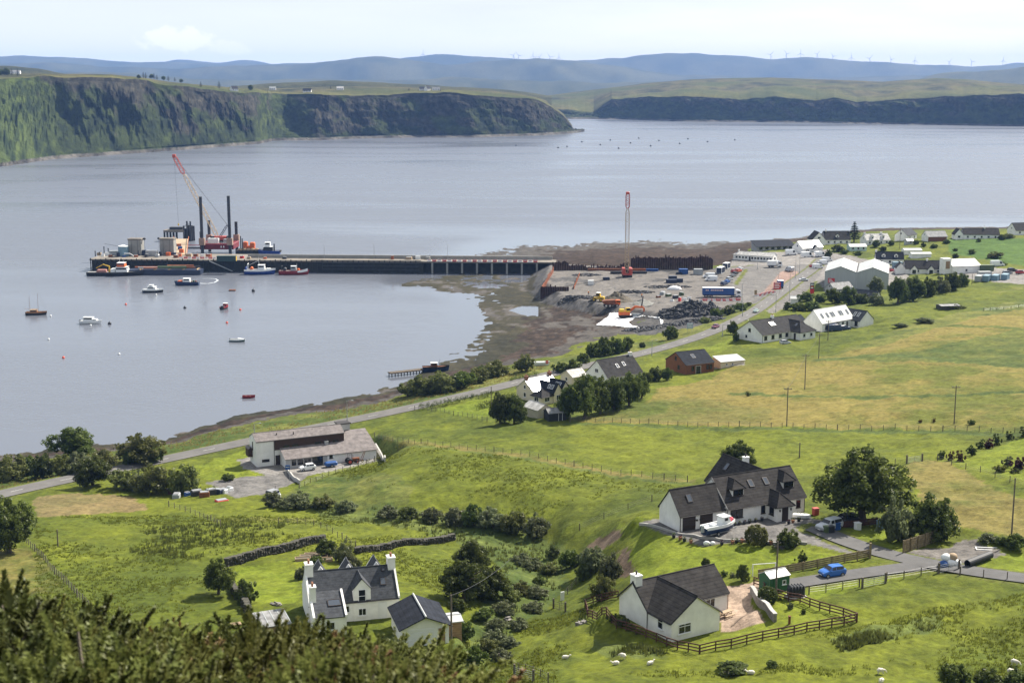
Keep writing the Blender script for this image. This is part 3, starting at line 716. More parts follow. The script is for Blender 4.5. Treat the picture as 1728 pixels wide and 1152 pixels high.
def coast(name,u0,u1,n,shore_px,top_px,skyline_px,face,back,moor,seed,cliffness=None,wood=0.5,lush=None):
 us = np.linspace(u0,u1,n); a = (us - CU) / FPX
 d0 = np.array([onz(0,v,0)[1] for v in interp_px(shore_px,us)])
 k = np.ones(15) / 15; d0 = np.convolve(np.r_[np.repeat(d0[0],7),d0,np.repeat(d0[-1],7)],k,'valid')
 arc = np.r_[0,np.cumsum(np.hypot(np.diff(a * d0),np.diff(d0)))]
 nz = lambda w,t=0,o=4,s=0: fbm(arc / w,arc * 0 + t,seed + s,o)
 rid = lambda w,t=0,o=3,s=0: 1 - np.abs(fbm(arc / w,arc * 0 + t,seed + s,o) - .5) * 2.6
 vt = interp_px(top_px,us) + (nz(45,3,4,7) - .5) * 7; vs = interp_px(skyline_px,us) + (nz(60,5,3,8) - .5) * 1.2; vs = np.minimum(vs,vt - .6)
 fc = np.full(n,face) if np.isscalar(face) else interp_px(face,us)
 m_face,m_top = 56,44
 rows,cols = [],[]; dt = d0 + 14 + fc; ztop = CAM_Z + (HORIZ - vt) / FPX * dt; dsk = dt + back; zsk = CAM_Z + (HORIZ - vs) / FPX * dsk
 cl = cliffness(us) if cliffness else np.zeros(n); lu = lush(us) if lush else np.zeros(n)
 for t in np.linspace(0,1,5)[:-1]:
  rows.append((d0 - 8 + 22 * t + (nz(14,t,3) - .5) * 8,-1.2 + 5.2 * t + (vnoise(arc / 5,arc * 0 + t * 9,seed + 3) - .5) * 2.2))
  cols.append(lerp_c((.028,.026,.022),(.125,.115,.10),nz(26,1,3,5) * 1.8 - .5) if t > .2 else lerp_c((.014,.014,.012),(.04,.036,.03),nz(9)))
 for t in np.linspace(0,1,m_face):
  z = 4 + (ztop - 4) * (1 - (1 - t) ** 1.12); env = sin(pi * min(1,t * 1.08)) ** .55
  steep = np.where(t < .4,t * 1.5,.6 + (t - .4) * .667)
  sk = t * 1.1                                             # ribs lean as they climb
  rib = rid(85,t * .7,4,1) * .62 + fbm(arc / 34 + sk,arc * 0 + t * 1.9,seed + 2,4) * .95 + fbm(arc / 11 + sk,arc * 0 + t * 5.5,seed + 4,4) * .34
  off = (.95 - rib) * fc * .62 * env * np.clip(1.1 + cl * .6,.10,1)
  ledge = (np.sin(t * 34 + nz(50,2) * 7) * .5 + .5) * np.clip(cl + .5,0,1)
  rows.append((d0 + 14 + fc * steep + off,z + (fbm(arc / 7,arc * 0 + t * 14,seed + 13,3) - .5) * 7 * env + ledge * 1.6 * env))
  g = fbm(arc / 34 + sk * 1.5,arc * 0 + t * 4.2,seed + 21,4); rk = np.clip((g - .5) * 6 + (t - .45) * 2.4 + cl + (rib - 1) * 1.0,0,1)
  gr = fbm(arc / 13,arc * 0 + t * 9,seed + 31,4) * 2.2 - .6
  green = lerp_c((.008,.014,.004),(.034,.046,.011),gr) * (1 + lu[:,None] * .7)
  rock = lerp_c((.012,.0125,.009),(.058,.053,.038),fbm(arc / 5,arc * 0 + t * 11,seed + 41,3) * 1.8 - .45)
  rock = rock * (1 - .35 * ledge[:,None])
  cols.append(green + (rock - green) * rk[:,None])
 for t in np.linspace(0,1,m_top)[1:]:
  dd = dt + (dsk - dt) * t ** 1.5; hump = (fbm(a * dd / 110,dd / 150,seed + 51,4) - .5) * moor * sin(pi * min(1,t * 1.1)) * np.ones(n)
  rows.append((dd,ztop + (zsk - ztop) * (t ** .9) + hump))
  pn = fbm(a * dd / 130,dd / 190,seed + 61,4); pf = fbm(a * dd / 30,dd / 60,seed + 63,4)
  grass = lerp_c((.042,.052,.013),(.115,.105,.030),pn * 2 - .5); moorc = lerp_c((.018,.023,.009),(.082,.072,.028),pf * 2.4 - .7)
  cols.append(grass + (moorc - grass) * np.clip(t * 1.6 - .2 + (pn - .5) * 3 * wood,0,1)[:,None])
 rows.append((dsk + 500,zsk - 90)); cols.append(cols[-1])
 Dm = np.array([r[0] for r in rows]); Zm = np.array([r[1] * np.ones(n) for r in rows]); Cm = np.array(cols); nr = len(rows)
 q = (np.arange(nr - 1)[:,None] * n + np.arange(n - 1)[None]).ravel()
 return kind(np_mesh(name,np.c_[(a[None] * Dm).ravel(),Dm.ravel(),Zm.ravel()],np.c_[q,q + 1,q + n + 1,q + n],'far_land',smooth=False,cols={'tint': Cm.reshape(-1,3)}),'structure')
coast('headland',-330,985,1300,
      [(-330,318),(-150,300),(0,282),(100,268),(200,261),(300,254),(400,246),(440,243),(462,238),(480,237),(540,237),(600,234),(700,232),(800,232),(900,229),(968,225),(985,222)],
      [(-330,128),(0,132),(60,131),(110,129),(200,130),(260,138),(330,147),(380,152),(420,156),(500,158),(600,161),(650,160),(700,157),(760,156),(850,163),(900,167),(930,178),(950,196),(968,218),(985,222)],
      [(-330,124),(0,125),(100,124.5),(200,126),(250,131),(300,139),(390,147),(420,148),(500,148),(560,146),(640,145.5),(760,148),(830,152),(880,157),(920,168),(950,190),(970,217),(985,222)],
      [(-330,330),(0,290),(60,220),(115,150),(200,95),(425,60),(450,120),(490,125),(560,42),(900,40),(985,26)],420,10,5,
      cliffness=lambda u: np.interp(u,[-330,0,60,110,200,425,445,490,540,985],[-2.6,-2.6,-2.2,-1.1,-.2,.25,-1.3,-1.3,.3,.5]),lush=lambda u: np.interp(u,[40,120,430,450,490,530],[1,0,0,.5,.5,0]))
coast('bay_shore',890,2100,1000,
      [(890,201),(940,201),(990,201),(1060,202),(1150,205),(1250,206),(1400,208),(1500,210),(1728,214),(2100,219)],
      [(890,176),(950,184),(1000,190),(1018,176),(1030,166),(1060,164),(1150,163),(1250,166),(1300,165),(1370,170),(1400,166),(1440,172),(1500,168),(1550,166),(1600,163),(1650,158),(1728,160),(1900,166),(2100,170)],
      [(890,163),(930,160),(1000,151),(1080,141),(1160,134),(1230,132),(1290,131),(1350,133.5),(1420,136),(1480,138),(1520,135),(1570,132),(1620,134),(1660,138),(1728,143),(1900,140),(2100,140)],
      [(890,60),(1000,60),(1020,40),(2100,40)],900,16,205,
      cliffness=lambda u: np.interp(u,[890,1000,1030,1500,1600,2100],[-1.5,-1.5,-.45,-.3,0,0]),wood=1.6)
# ================================================================ HILLS, ridge behind ridge
def ridge(name,dist,crest_px,drop,seed,c1,c2,rough,u0=-420,u1=2150,n=520,depth=None,foot=-200):
 us = np.linspace(u0,u1,n); a = (us - CU) / FPX
 vc = interp_px(crest_px,us); k = np.ones(7) / 7
 vc = np.convolve(np.r_[np.repeat(vc[0],3),vc,np.repeat(vc[-1],3)],k,'valid')
 zc = CAM_Z + (HORIZ - vc) / FPX * dist + (fbm(a * dist / (dist * .02),a * 0,seed,4) - .5) * rough * .45
 depth = depth or dist * .22
 rows,cols = [],[]
 for t in np.linspace(0,1,26):
  d = dist - depth * (1 - t)
  s = t * t * (3 - 2 * t)
  z = foot + (zc - foot) * (s ** .8) + (fbm(a * dist / (dist * .035),a * 0 + t * 3.2,seed + 7,5) - .5) * rough * sin(pi * t) * 1.6
  rows.append((np.full(n,d),z)); cols.append(lerp_c(c1,c2,fbm(a * 55,a * 0 + t * 6,seed + 3,4) * 2.2 - .6))
 rows.append((np.full(n,dist + depth * .5),zc - drop)); cols.append(cols[-1])
 Dm = np.array([r[0] for r in rows]); Zm = np.array([r[1] for r in rows]); Cm = np.array(cols); nr = len(rows)
 q = (np.arange(nr - 1)[:,None] * n + np.arange(n - 1)[None]).ravel()
 return kind(np_mesh(name,np.c_[(a[None] * Dm).ravel(),Dm.ravel(),Zm.ravel()],np.c_[q,q + 1,q + n + 1,q + n],'far_land',cols={'tint': Cm.reshape(-1,3)}),'structure')
GA,GB = (.028,.036,.018),(.062,.064,.03)
ridge('moor_hill',3100,[(-420,105),(-100,108),(0,112),(30,112),(80,117),(110,123),(140,127),(300,150),(380,150),(400,146),(470,141),(520,138),(560,136),(640,138),(700,142),(760,146),(840,150),(900,156),(950,165),(1000,190),(2150,260)],60,401,(.02,.026,.012),(.055,.055,.022),8,u1=930,depth=400,foot=40)
ridge('inland_hills',7200,[(-420,128),(0,122),(150,121),(250,126),(330,132),(420,137),(520,133),(640,137),(760,131),(900,135),(1000,140),(1100,138),(1250,150),(1500,150),(1560,126),(1600,121),(1680,119),(1728,112),(1800,108),(2150,112)],200,411,GA,GB,34,depth=2600)
ridge('middle_hills',9800,[(-420,112),(0,108),(120,108),(200,113),(300,117),(400,112),(500,108),(560,104),(640,96),(690,103),(760,112),(860,101),(925,102),(990,106),(1040,112),(1080,120),(1130,126),(1300,131),(1500,130),(1600,128),(1728,126),(2150,122)],250,421,GA,GB,55,depth=2400)
ridge('distant_hills',12500,[(-420,94),(0,95),(30,98),(60,97),(110,98),(160,100),(200,103),(250,106),(310,107),(360,109),(420,110),(500,109),(600,106),(690,99),(730,93),(755,92),(800,96),(850,99),(900,104),(960,106),(1000,103),(1080,95),(1150,91),(1190,92),(1250,95),(1290,100),(1340,98.5),(1400,101),(1440,105),(1530,109),(1620,113),(1690,110),(1728,107),(2150,104)],400,431,GA,GB,60,depth=2400)
ridge('mountains',14300,[(-420,112),(250,112),(295,105),(318,101),(335,104),(385,108),(410,102),(440,104),(480,113),(1640,118),(1680,110),(1700,106),(1720,110),(1800,100),(2150,108)],500,441,GA,GB,40,depth=1500)
# ================================================================ HAZE
hz = MB().box(-15000,15000,-40,15300,-9,330)
hm = bpy.data.materials.new('haze_air'); hm.use_nodes = True; nt = hm.node_tree; nt.nodes.clear()
o_ = nt.nodes.new('ShaderNodeOutputMaterial'); pv = nt.nodes.new('ShaderNodeVolumePrincipled')
pv.inputs['Color'].default_value = (.28,.49,1.0,1); pv.inputs['Density'].default_value = 4.3e-5; pv.inputs['Anisotropy'].default_value = 0.0
nt.links.new(pv.outputs[0],o_.inputs['Volume'])
kind(hz.build('haze',hm),'stuff')
# ================================================================ PLANTS
mat_leaf('leaf_dark',(.036,.054,.013),(.120,.152,.034))
mat_leaf('leaf_mid',(.045,.066,.014),(.130,.160,.032))
mat_leaf('leaf_willow',(.075,.090,.024),(.175,.185,.055))
mat_leaf('leaf_grey',(.075,.092,.040),(.180,.198,.095))
mat_leaf('leaf_yellow',(.09,.10,.015),(.19,.19,.03))
mat_leaf('leaf_purple',(.030,.012,.016),(.075,.028,.035))
mat_leaf('leaf_russet',(.075,.05,.018),(.15,.10,.035))
mat_leaf('needle',(.010,.020,.010),(.030,.046,.022))
mat('bark',(.085,.07,.055),.95,var=.3,vscale=3)
rng = np.random.default_rng(11)
def leaf_quads(C,Rr,per,size,seed,up=.25):
 g = np.random.default_rng(seed); C = np.asarray(C,float)
 n = len(C) * per; c = np.repeat(C,per,0); rr = np.repeat(np.asarray(Rr,float),per)
 d = g.normal(size=(n,3)); d /= np.linalg.norm(d,axis=1)[:,None]
 p = c + d * (rr * g.uniform(.55,1.05,n))[:,None]
 nn = d + g.normal(size=(n,3)) * .55 + np.array([0,0,up]); nn /= np.linalg.norm(nn,axis=1)[:,None]
 t = np.cross(nn,g.normal(size=(n,3))); t /= np.linalg.norm(t,axis=1)[:,None] + 1e-9; b = np.cross(nn,t)
 s = (size * g.uniform(.6,1.35,n))[:,None]
 V = np.stack([p - t * s,p + b * s * .55,p + t * s,p - b * s * .55],1).reshape(-1,3)
 return V,np.arange(n * 4).reshape(-1,4)
def crown_shape(n,w,h,z0,seed,flat=.35,lobes=5):
 """clump centres through an uneven crown: lobes of unequal size with gaps between them"""
 g = np.random.default_rng(seed); L = []
 for k in range(lobes):
  a = 2 * pi * k / lobes + g.uniform(-.5,.5); r = w * g.uniform(.10,.26)
  L.append((cos(a) * r,sin(a) * r,z0 + h * g.uniform(.26,.58),w * g.uniform(.22,.31),h * g.uniform(.27,.40)))
 L.append((0,0,z0 + h * .62,w * .28,h * .38)); L.append((0,0,z0 + h * .3,w * .40,h * .30))
 pts = []; rad = []
 while len(pts) < n:
  x,y,z,rw,rh = L[g.integers(len(L))]
  d = g.normal(size=3); d /= np.linalg.norm(d)
  q = g.uniform(.55,1.0)
  p = (x + d[0] * rw * q,y + d[1] * rw * q,z + d[2] * rh * q)
  if p[2] < z0 + .04 * h: continue
  pts.append(p); rad.append(w * g.uniform(.055,.105))
 return np.array(pts),np.array(rad)
def trunk_mesh(w,h,z0,seed,stems=1):
 g = random.Random(seed); b = MB()
 for s in range(stems):
  ox,oy = (g.uniform(-.06,.06) * w * (stems > 1),g.uniform(-.06,.06) * w * (stems > 1))
  lean = (g.uniform(-.12,.12) * w,g.uniform(-.12,.12) * w)
  top = (ox + lean[0],oy + lean[1],z0 + h * .45)
  r = .045 * h / sqrt(stems)
  b.tube([(ox,oy,-.3),(ox + lean[0] * .3,oy + lean[1] * .3,z0 * .6 + .1),top],[r * 1.25,r,r * .55],6)
  for k in range(5):
   a = g.uniform(0,6.28); f = g.uniform(.45,.95)
   st = (ox + lean[0] * f,oy + lean[1] * f,(z0 + h * .45) * f)
   e = (st[0] + cos(a) * w * .3,st[1] + sin(a) * w * .3,st[2] + h * g.uniform(.15,.35))
   m = tuple((st[i] + e[i]) / 2 + (0,0,.05 * h)[i] for i in range(3))
   b.tube([st,m,e],[r * .5,r * .35,r * .15],5)
 return b
PROTO = {}
def proto(key,name,leafm,w,h,z0,nclump,per,size,seed,stems=1,lobes=5,flat=None):
 """one plant of each kind, kept until it is placed"""
 C,r = crown_shape(nclump,w,h - z0,z0,seed,lobes=lobes)
 V,F_ = leaf_quads(C,r,per,size,seed)
 me_o = np_mesh('crown',V,F_,leafm,smooth=False)
 tr = trunk_mesh(w,h,z0,seed,stems).build('trunk' if z0 > .1 * h else 'stem','bark')
 PROTO[key] = (name,me_o.data,tr.data,w,h)
 bpy.data.objects.remove(me_o); bpy.data.objects.remove(tr)
for i in range(3):
 proto(f'tree{i}','broadleaf_tree','leaf_mid',8,8,.7,190,66,.20,100 + i,lobes=6)
 proto(f'dark{i}','broadleaf_tree','leaf_dark',8,7,.35,190,66,.20,120 + i,lobes=6)
 proto(f'will{i}','willow_bush','leaf_willow',6,4,.1,110,46,.20,140 + i,stems=3,lobes=6)
 proto(f'grey{i}','willow_bush','leaf_grey',5,3.4,.1,90,44,.18,160 + i,stems=3,lobes=5)
 proto(f'bush{i}','bush','leaf_mid',5,3.6,.1,100,44,.19,180 + i,stems=3,lobes=5)
 proto(f'dbush{i}','bush','leaf_dark',5,3.6,.1,100,44,.19,190 + i,stems=3,lobes=5)
for k,m in (('green','leaf_mid'),('dgreen','leaf_dark'),('yellow','leaf_yellow'),('purple','leaf_purple'),('russet','leaf_russet'),('silver','leaf_grey')):
 proto('s_' + k,'garden_shrub',m,1.6,1.4,.05,40,34,.09,210 + len(k),stems=3,lobes=4)
# clipped ball
g_ = np.random.default_rng(5); d_ = g_.normal(size=(260,3)); d_ /= np.linalg.norm(d_,axis=1)[:,None]; d_ = d_[d_[:,2] > -.75]
for k,m in (('ball','leaf_willow'),('dball','leaf_dark')):
 V,F_ = leaf_quads(d_ * np.array([.92,.92,.86]) + np.array([0,0,.85]),np.full(len(d_),.14),22,.075,9)
 o1 = np_mesh('crown',V,F_,m,smooth=False); o2 = trunk_mesh(1.4,1.3,.3,4,2).build('stem','bark')
 PROTO[k] = ('ball_shrub',o1.data,o2.data,2.1,1.78); bpy.data.objects.remove(o1); bpy.data.objects.remove(o2)
# tiered conifer
def conifer(seed,tiers,w,h,droop):
 g = np.random.default_rng(seed); C = []; r = []
 b = MB().tube([(0,0,-.3),(0,0,h * .5),(0,0,h)],[.035 * h,.022 * h,.006 * h],7)
 for t in range(tiers):
  z = h * (.14 + .84 * t / (tiers - 1)); L = w * .5 * (1 - .88 * (t / (tiers - 1)) ** 1.1) * g.uniform(.8,1.1)
  nb = 9 if t < tiers * .7 else 6
  for k in range(nb):
   a = 2 * pi * (k + .5 * (t % 2)) / nb + g.uniform(-.2,.2); LL = L * g.uniform(.72,1.1)
   for s in np.linspace(.25,1,5):
    C.append((cos(a) * LL * s,sin(a) * LL * s,z + LL * (s * .35 - droop * s * s))); r.append(w * .035 * (1.2 - .5 * s))
   b.tube([(0,0,z),(cos(a) * LL * .9,sin(a) * LL * .9,z + LL * (.9 * .35 - droop * .81))],[.008 * h,.003 * h],4)
 V,F_ = leaf_quads(C,r,15,w * .028,seed)
 o1 = np_mesh('crown',V,F_,'needle',smooth=False); o2 = b.build('trunk','bark')
 PROTO[f'con{seed}'] = ('conifer_tree',o1.data,o2.data,w,h); bpy.data.objects.remove(o1); bpy.data.objects.remove(o2)
conifer(1,11,7.5,11,.1); conifer(2,9,4.2,9,.35)
PLANTS = []
def put_plant(key,p,w,h,label,group=None,rz=None,cat=None):
 nm,cm,tm,pw,ph = PROTO[key]
 t = thing(nm,label,cat or ('tree' if 'tree' in nm else 'bush' if 'bush' in nm else 'shrub'),(p[0],p[1],p[2] - .05),random.uniform(0,6.28) if rz is None else rz,group)
 t.scale = (w / pw,w / pw,h / ph)
 c = bpy.data.objects.new('crown',cm); COL.objects.link(c); under(c,t)
 s = bpy.data.objects.new(tm.name.split('.')[0],tm); COL.objects.link(s); under(s,t)
 PLANTS.append(t); return t
def plant(key,u,v,wp,hp,label,group=None):
 p = G(u,v); s = p[1] / FPX * 1.03
 if key in ('tree','dark','will','grey','bush','dbush'): key = key + str(int(u * 7 + v) % 3)
 return put_plant(key,p,wp * s * 1.04,hp * s * 1.04,label,group)
ORD = 'first second third fourth fifth sixth seventh eighth ninth tenth eleventh twelfth thirteenth fourteenth fifteenth sixteenth seventeenth eighteenth nineteenth twentieth'.split() + ['twenty-' + x for x in 'first second third fourth fifth sixth seventh eighth ninth'.split()]
def row(items,what,where,group):
 """plants of a row, each told apart by its place along it"""
 for i,(key,*a) in enumerate(items):
  plant(key,*a,f'{ORD[i]} {what} {where}',group)
# --- near the shore on the left
plant('tree',124,772,84,52,'tall rounded green tree standing between the road and the water')
plant('dark',158,818,68,50,'dense dark green tree on the field side of the road')
plant('tree',16,932,92,100,'large many stemmed tree at the corner of the wire fence')
row([('bush',-20,808,70,40),('will',22,806,70,40),('dbush',72,806,52,40),('bush',48,800,50,34),('will',105,800,50,34),('grey',135,795,60,34),('will',172,792,56,34)],'shore bush','from the picture edge between road and sea','bushes between the road and the sea')
plant('will',238,778,92,46,'broad pale willow bush by the roadside near the shore')
plant('dbush',258,780,44,24,'small dark bush tucked under the broad pale willow')
plant('dbush',218,783,30,22,'small dark bush beside the broad pale willow by the road')
row([('will',212,826,66,36),('will',262,832,76,50),('will',312,832,64,50),('grey',238,828,50,34)],'olive willow','from the dark roadside tree towards the modern house','willows below the modern house')
plant('bush',385,810,26,12,'low spreading shrub on the lawn corner by the modern house drive')
row([('grey',462,854,46,24),('grey',500,857,60,28),('will',545,856,50,22),('grey',585,862,44,20)],'grey green bush','along the rough bank below the modern house','bushes on the bank below the modern house')
row([('grey',655,872,44,20),('bush',690,874,40,22),('grey',728,878,46,24),('grey',772,884,60,30),('dbush',800,886,46,36),('grey',830,890,58,36),('will',868,897,60,36),('grey',905,905,52,38)],'willow','down the burn from its upper end','willows along the upper burn')
row([('bush',962,958,46,38),('grey',1000,962,60,46),('grey',1030,980,46,52),('bush',984,978,30,32),('will',1018,1012,48,46),('dbush',935,940,30,18),('grey',880,950,40,18),('bush',910,985,30,16)],'stream bush','in the hollow below the villa lawn','bushes in the burn hollow')
plant('dark',798,962,70,58,'dark crown rising behind the large round thicket by the burn')
plant('dark',780,1012,92,72,'large dark round thicket tree beside the stone cottage')
plant('dark',828,1010,76,64,'dark thicket tree on the burn side of the round thicket')
row([('grey',850,1035,46,24),('bush',815,1045,44,24),('grey',875,1060,40,20),('dbush',785,1080,40,34),('grey',835,1085,50,26),('bush',800,1118,44,34),('grey',845,1112,40,22),('bush',772,1030,40,24),('grey',900,1030,40,18),('will',862,1015,44,24),('grey',838,1062,46,22),('will',880,1000,40,20),('grey',905,1008,44,22),('will',822,1100,44,24),('grey',860,1090,40,18),('will',925,968,40,20),('grey',900,960,40,20)],'scrub bush','in the wet hollow below the dark thicket','scrub in the wet hollow')
# --- by the stone cottage
plant('tree',368,1002,58,62,'small leaning tree at the end of the garden wall')
plant('dbush',414,1018,46,46,'dark purplish bush beside the garden wall')
row([('dbush',552,938,46,30),('grey',580,948,36,38),('grey',588,962,40,36),('bush',535,950,30,16),('grey',510,975,30,22),('bush',600,985,30,22)],'garden bush','behind the stone cottage counted from the wall','bushes behind the stone cottage')
# --- by the villa
plant('tree',1455,878,152,122,'huge spreading tree beside the villa drive')
plant('grey',1512,912,66,78,'thin grey leaved tree between the huge tree and the dark one')
plant('dark',1574,910,98,84,'dark dense tree behind the slatted timber fence')
plant('dark',1244,792,68,52,'dark round tree rising behind the villa roof')
plant('ball',1276,918,40,33,'round clipped shrub by the villa courtyard edge')
plant('bush',1328,923,46,33,'spreading arched bush by the villa courtyard edge')
plant('s_green',1353,951,22,24,'thin pale sapling on the lawn by the timber retaining wall')
plant('dbush',1254,980,28,30,'dark pointed bush by the goal behind the cottage')
plant('dbush',1191,956,20,16,'bush just showing above the cottage ridge')
plant('dball',1295,1016,34,28,'round dark clipped shrub in front of the green shed')
row([('s_dgreen',1034,1048,24,16),('s_dgreen',1050,1056,30,20),('s_green',1064,1062,20,10),('s_yellow',1078,1068,20,8)],'border shrub','along the chimney gable of the cottage','shrubs along the cottage gable')
row([('s_silver',1334,1027,16,14),('s_dgreen',1356,1036,12,12),('s_dgreen',1222,972,18,12),('s_silver',1236,974,16,10),('s_yellow',1316,1012,12,7)],'small shrub','round the cottage courtyard','small shrubs round the cottage courtyard')
row([('s_dgreen',1589,773,17,15),('s_russet',1604,776,17,17),('s_russet',1620,778,20,20),('s_dgreen',1640,768,22,19),('s_dgreen',1655,756,18,17),('s_purple',1668,757,20,19),('s_dgreen',1682,750,18,20),('s_dgreen',1703,742,18,16),('s_dgreen',1730,736,26,18)],'garden shrub','up the right hand lawn from the field gate','shrubs lining the right hand lawn')
row([('s_yellow',1688,796,30,14),('s_silver',1700,786,22,18),('s_purple',1719,792,32,24),('s_green',1712,798,20,10)],'flower bed shrub','in the bed on the right hand lawn','shrubs of the lawn flower bed')
row([('bush',1712,925,46,28),('grey',1668,912,40,14),('dbush',1690,918,26,14)],'ditch bush','behind the black pipe','bushes by the ditch')
row([('bush',1610,1158,64,46),('dbush',1665,1160,60,34),('bush',1715,1158,60,34)],'field bush','at the near end of the sheep field','bushes at the near end of the sheep field')
plant('dbush',1236,1133,70,16,'long low clump of dark rushes in the sheep field')
plant('bush',1303,1125,24,14,'small round clump in the sheep field beside the rushes')
# --- middle distance
plant('dark',845,714,46,56,'dark tree beside the yellow shed, nearer the sea')
plant('dark',868,714,44,50,'dark tree beside the yellow shed, nearer its wall')
row([('dark',958,706,42,60),('tree',985,706,60,74),('tree',1012,698,46,64),('dark',1036,692,46,60),('tree',1062,684,46,58),('tree',1082,672,36,44),('tree',998,668,44,34),('tree',1030,668,36,30)],'tree','of the shelter belt counted from the black shed','shelter belt in front of the dark roofed house')
row([('will',688,668,44,24),('will',716,666,62,34),('will',746,662,64,34),('bush',776,655,60,32),('will',806,646,50,26),('will',835,636,52,28),('will',886,626,44,28),('bush',812,632,30,16)],'shore willow','from the old jetty along the beach top','willows along the beach top')
row([('dbush',965,640,40,32),('bush',948,628,30,18),('bush',985,612,26,18),('bush',1002,602,34,26),('dbush',1020,600,36,30),('bush',1040,596,38,28),('bush',1058,592,26,26),('bush',1084,586,14,10),('bush',1132,572,30,24)],'roadside bush','on the sea side of the main road past the houses','bushes on the sea side of the main road')
row([('bush',1106,642,28,26),('dbush',1126,641,22,20),('bush',1092,648,24,22),('s_dgreen',1207,610,12,8)],'bush','beside the timber house','bushes beside the timber house')
row([('bush',1237,564,20,24),('dbush',1243,575,14,14)],'bush','by the seaward gable of the white bungalow','bushes by the white bungalow gable')
row([('bush',1208,534,24,16),('dbush',1228,531,26,16),('bush',1250,524,28,14),('bush',1262,517,16,8),('will',1190,545,26,10)],'verge bush','between the rubble heap and the road','bushes beside the rubble heap')
row([('dbush',1328,522,16,12),('bush',1348,524,34,15),('bush',1372,523,36,16),('bush',1362,508,30,16),('bush',1385,510,24,16),('bush',1408,512,34,28),('dbush',1432,514,38,30),('bush',1455,512,30,18),('grey',1478,514,30,20),('grey',1478,492,34,24)],'tree clump','below the grey sheds going inland','trees below the grey sheds')
row([('dark',1514,512,40,44),('dark',1542,508,46,42),('bush',1566,500,36,34),('grey',1588,494,34,28),('dark',1606,490,36,32),('dark',1624,484,26,24)],'tree','in the dense belt below the hotel','tree belt below the hotel')
row([('dbush',1397,436,16,14),('dbush',1414,424,26,10),('dbush',1424,428,16,8),('bush',1418,447,10,5),('dbush',1478,417,16,12),('dbush',1530,403,14,14),('dbush',1558,416,10,7),('bush',1612,424,10,6),('bush',1640,428,14,8),('will',1680,435,30,10),('dbush',1690,405,14,10),('will',1702,402,24,8),('dbush',1652,408,10,6),('dbush',1582,458,14,8),('bush',1490,423,14,8),('dbush',1504,414,12,9),('bush',1546,412,12,8),('bush',1576,418,16,7),('dbush',1597,411,14,8),('bush',1458,447,12,6),('dbush',1448,431,18,8),('bush',1690,448,20,7),('dbush',1612,436,14,8)],'village shrub','among the far houses counted inland','shrubs among the village houses')
put_plant('con1',G(1441,409),27 * .31,36 * .31,'dark tiered conifer beside the long dark roofed house',None)
row([('s_dgreen',1262,668,10,9),('bush',1608,520,40,8),('grey',1560,545,44,9),('grey',1520,552,30,7),('bush',1640,716,14,9),('s_russet',1576,712,8,8),('s_russet',1553,713,10,7)],'low bush','out on the brown hillside going inland','low bushes on the brown hillside')
# clipped hedges
def hedge(px,h,w,label,seed,leafm='leaf_dark'):
 P = chain(px,.8); g = np.random.default_rng(seed)
 C = []
 for p in P:
  for _ in range(5): C.append((p[0] + g.uniform(-w,w) * .4,p[1] + g.uniform(-w,w) * .4,float(gz(p[0],p[1])) + g.uniform(.25,.9) * h))
 C = np.array(C); o = C.mean(0); o[2] = C[:,2].min()
 V,F_ = leaf_quads(C - o,np.full(len(C),w * .32),20,.13,seed)
 t = np_mesh('hedge',V,F_,leafm,smooth=False); t.location = tuple(o); tag(t,label,'hedge')
hedge([(712,691),(770,681),(832,669)],1.7,1.8,'long clipped dark hedge beside the main road',71)
hedge([(806,692),(838,683),(862,672)],1.8,2.0,'short clipped hedge behind the dark trees by the yellow shed',72)
hedge([(862,642),(880,640),(905,634)],1.2,1.6,'low hedge on the lay-by in front of the silver roofed house',73,'leaf_mid')
# --- gorse on the slope below the viewpoint
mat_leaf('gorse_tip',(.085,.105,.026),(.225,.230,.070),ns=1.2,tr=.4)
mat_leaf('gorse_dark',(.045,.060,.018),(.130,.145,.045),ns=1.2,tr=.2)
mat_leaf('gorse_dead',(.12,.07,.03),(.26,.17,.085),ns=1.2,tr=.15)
def gorse_proto(seed,mt):
 g = np.random.default_rng(seed); st = MB(); VV = []
 for k in range(170):
  a = g.uniform(0,2 * pi); el = math.asin(g.uniform(.05,1)); d = np.array([cos(a) * cos(el),sin(a) * cos(el),sin(el) + .12]); d /= np.linalg.norm(d)
  rr = g.uniform(.45,.78) * (1 + .25 * sin(3 * a + seed)); b0 = d * rr * np.array([1,1,.85]); L = g.uniform(.13,.28)
  d = d + g.normal(size=3) * .26 + [0,0,.06]; d /= np.linalg.norm(d)
  if k % 5 == 0: st.tube([(0,0,-.15),tuple(b0 * .6),tuple(b0),tuple(b0 + d * L * .9)],[.02,.014,.009,.004],4)
  m = 105; s = g.uniform(0,1,m); ang = g.uniform(0,2 * pi,m); p = b0 + d * (s * L)[:,None]
  e1 = np.cross(d,[0.3,.9,.1]); e1 /= np.linalg.norm(e1); e2 = np.cross(d,e1); out = e1 * np.cos(ang)[:,None] + e2 * np.sin(ang)[:,None]
  tip = p + (out * .8 + d * .6) * (g.uniform(.03,.07,m) * (1.2 - .6 * s))[:,None]; wd = np.cross(out,d) * .012
  VV.append(np.stack([p - wd,p + wd,tip],1).reshape(-1,3))
 V = np.concatenate(VV)
 o1 = np_mesh('foliage',V,np.arange(len(V)).reshape(-1,3),mt,smooth=False); o2 = st.build('stem','bark')
 r = (o1.data,o2.data); bpy.data.objects.remove(o1); bpy.data.objects.remove(o2); return r
GORSE = {k: [gorse_proto(300 + i + j * 10,m) for i in range(2)] for j,(k,m) in enumerate((('tip','gorse_tip'),('dark','gorse_dark'),('dead','gorse_dead')))}
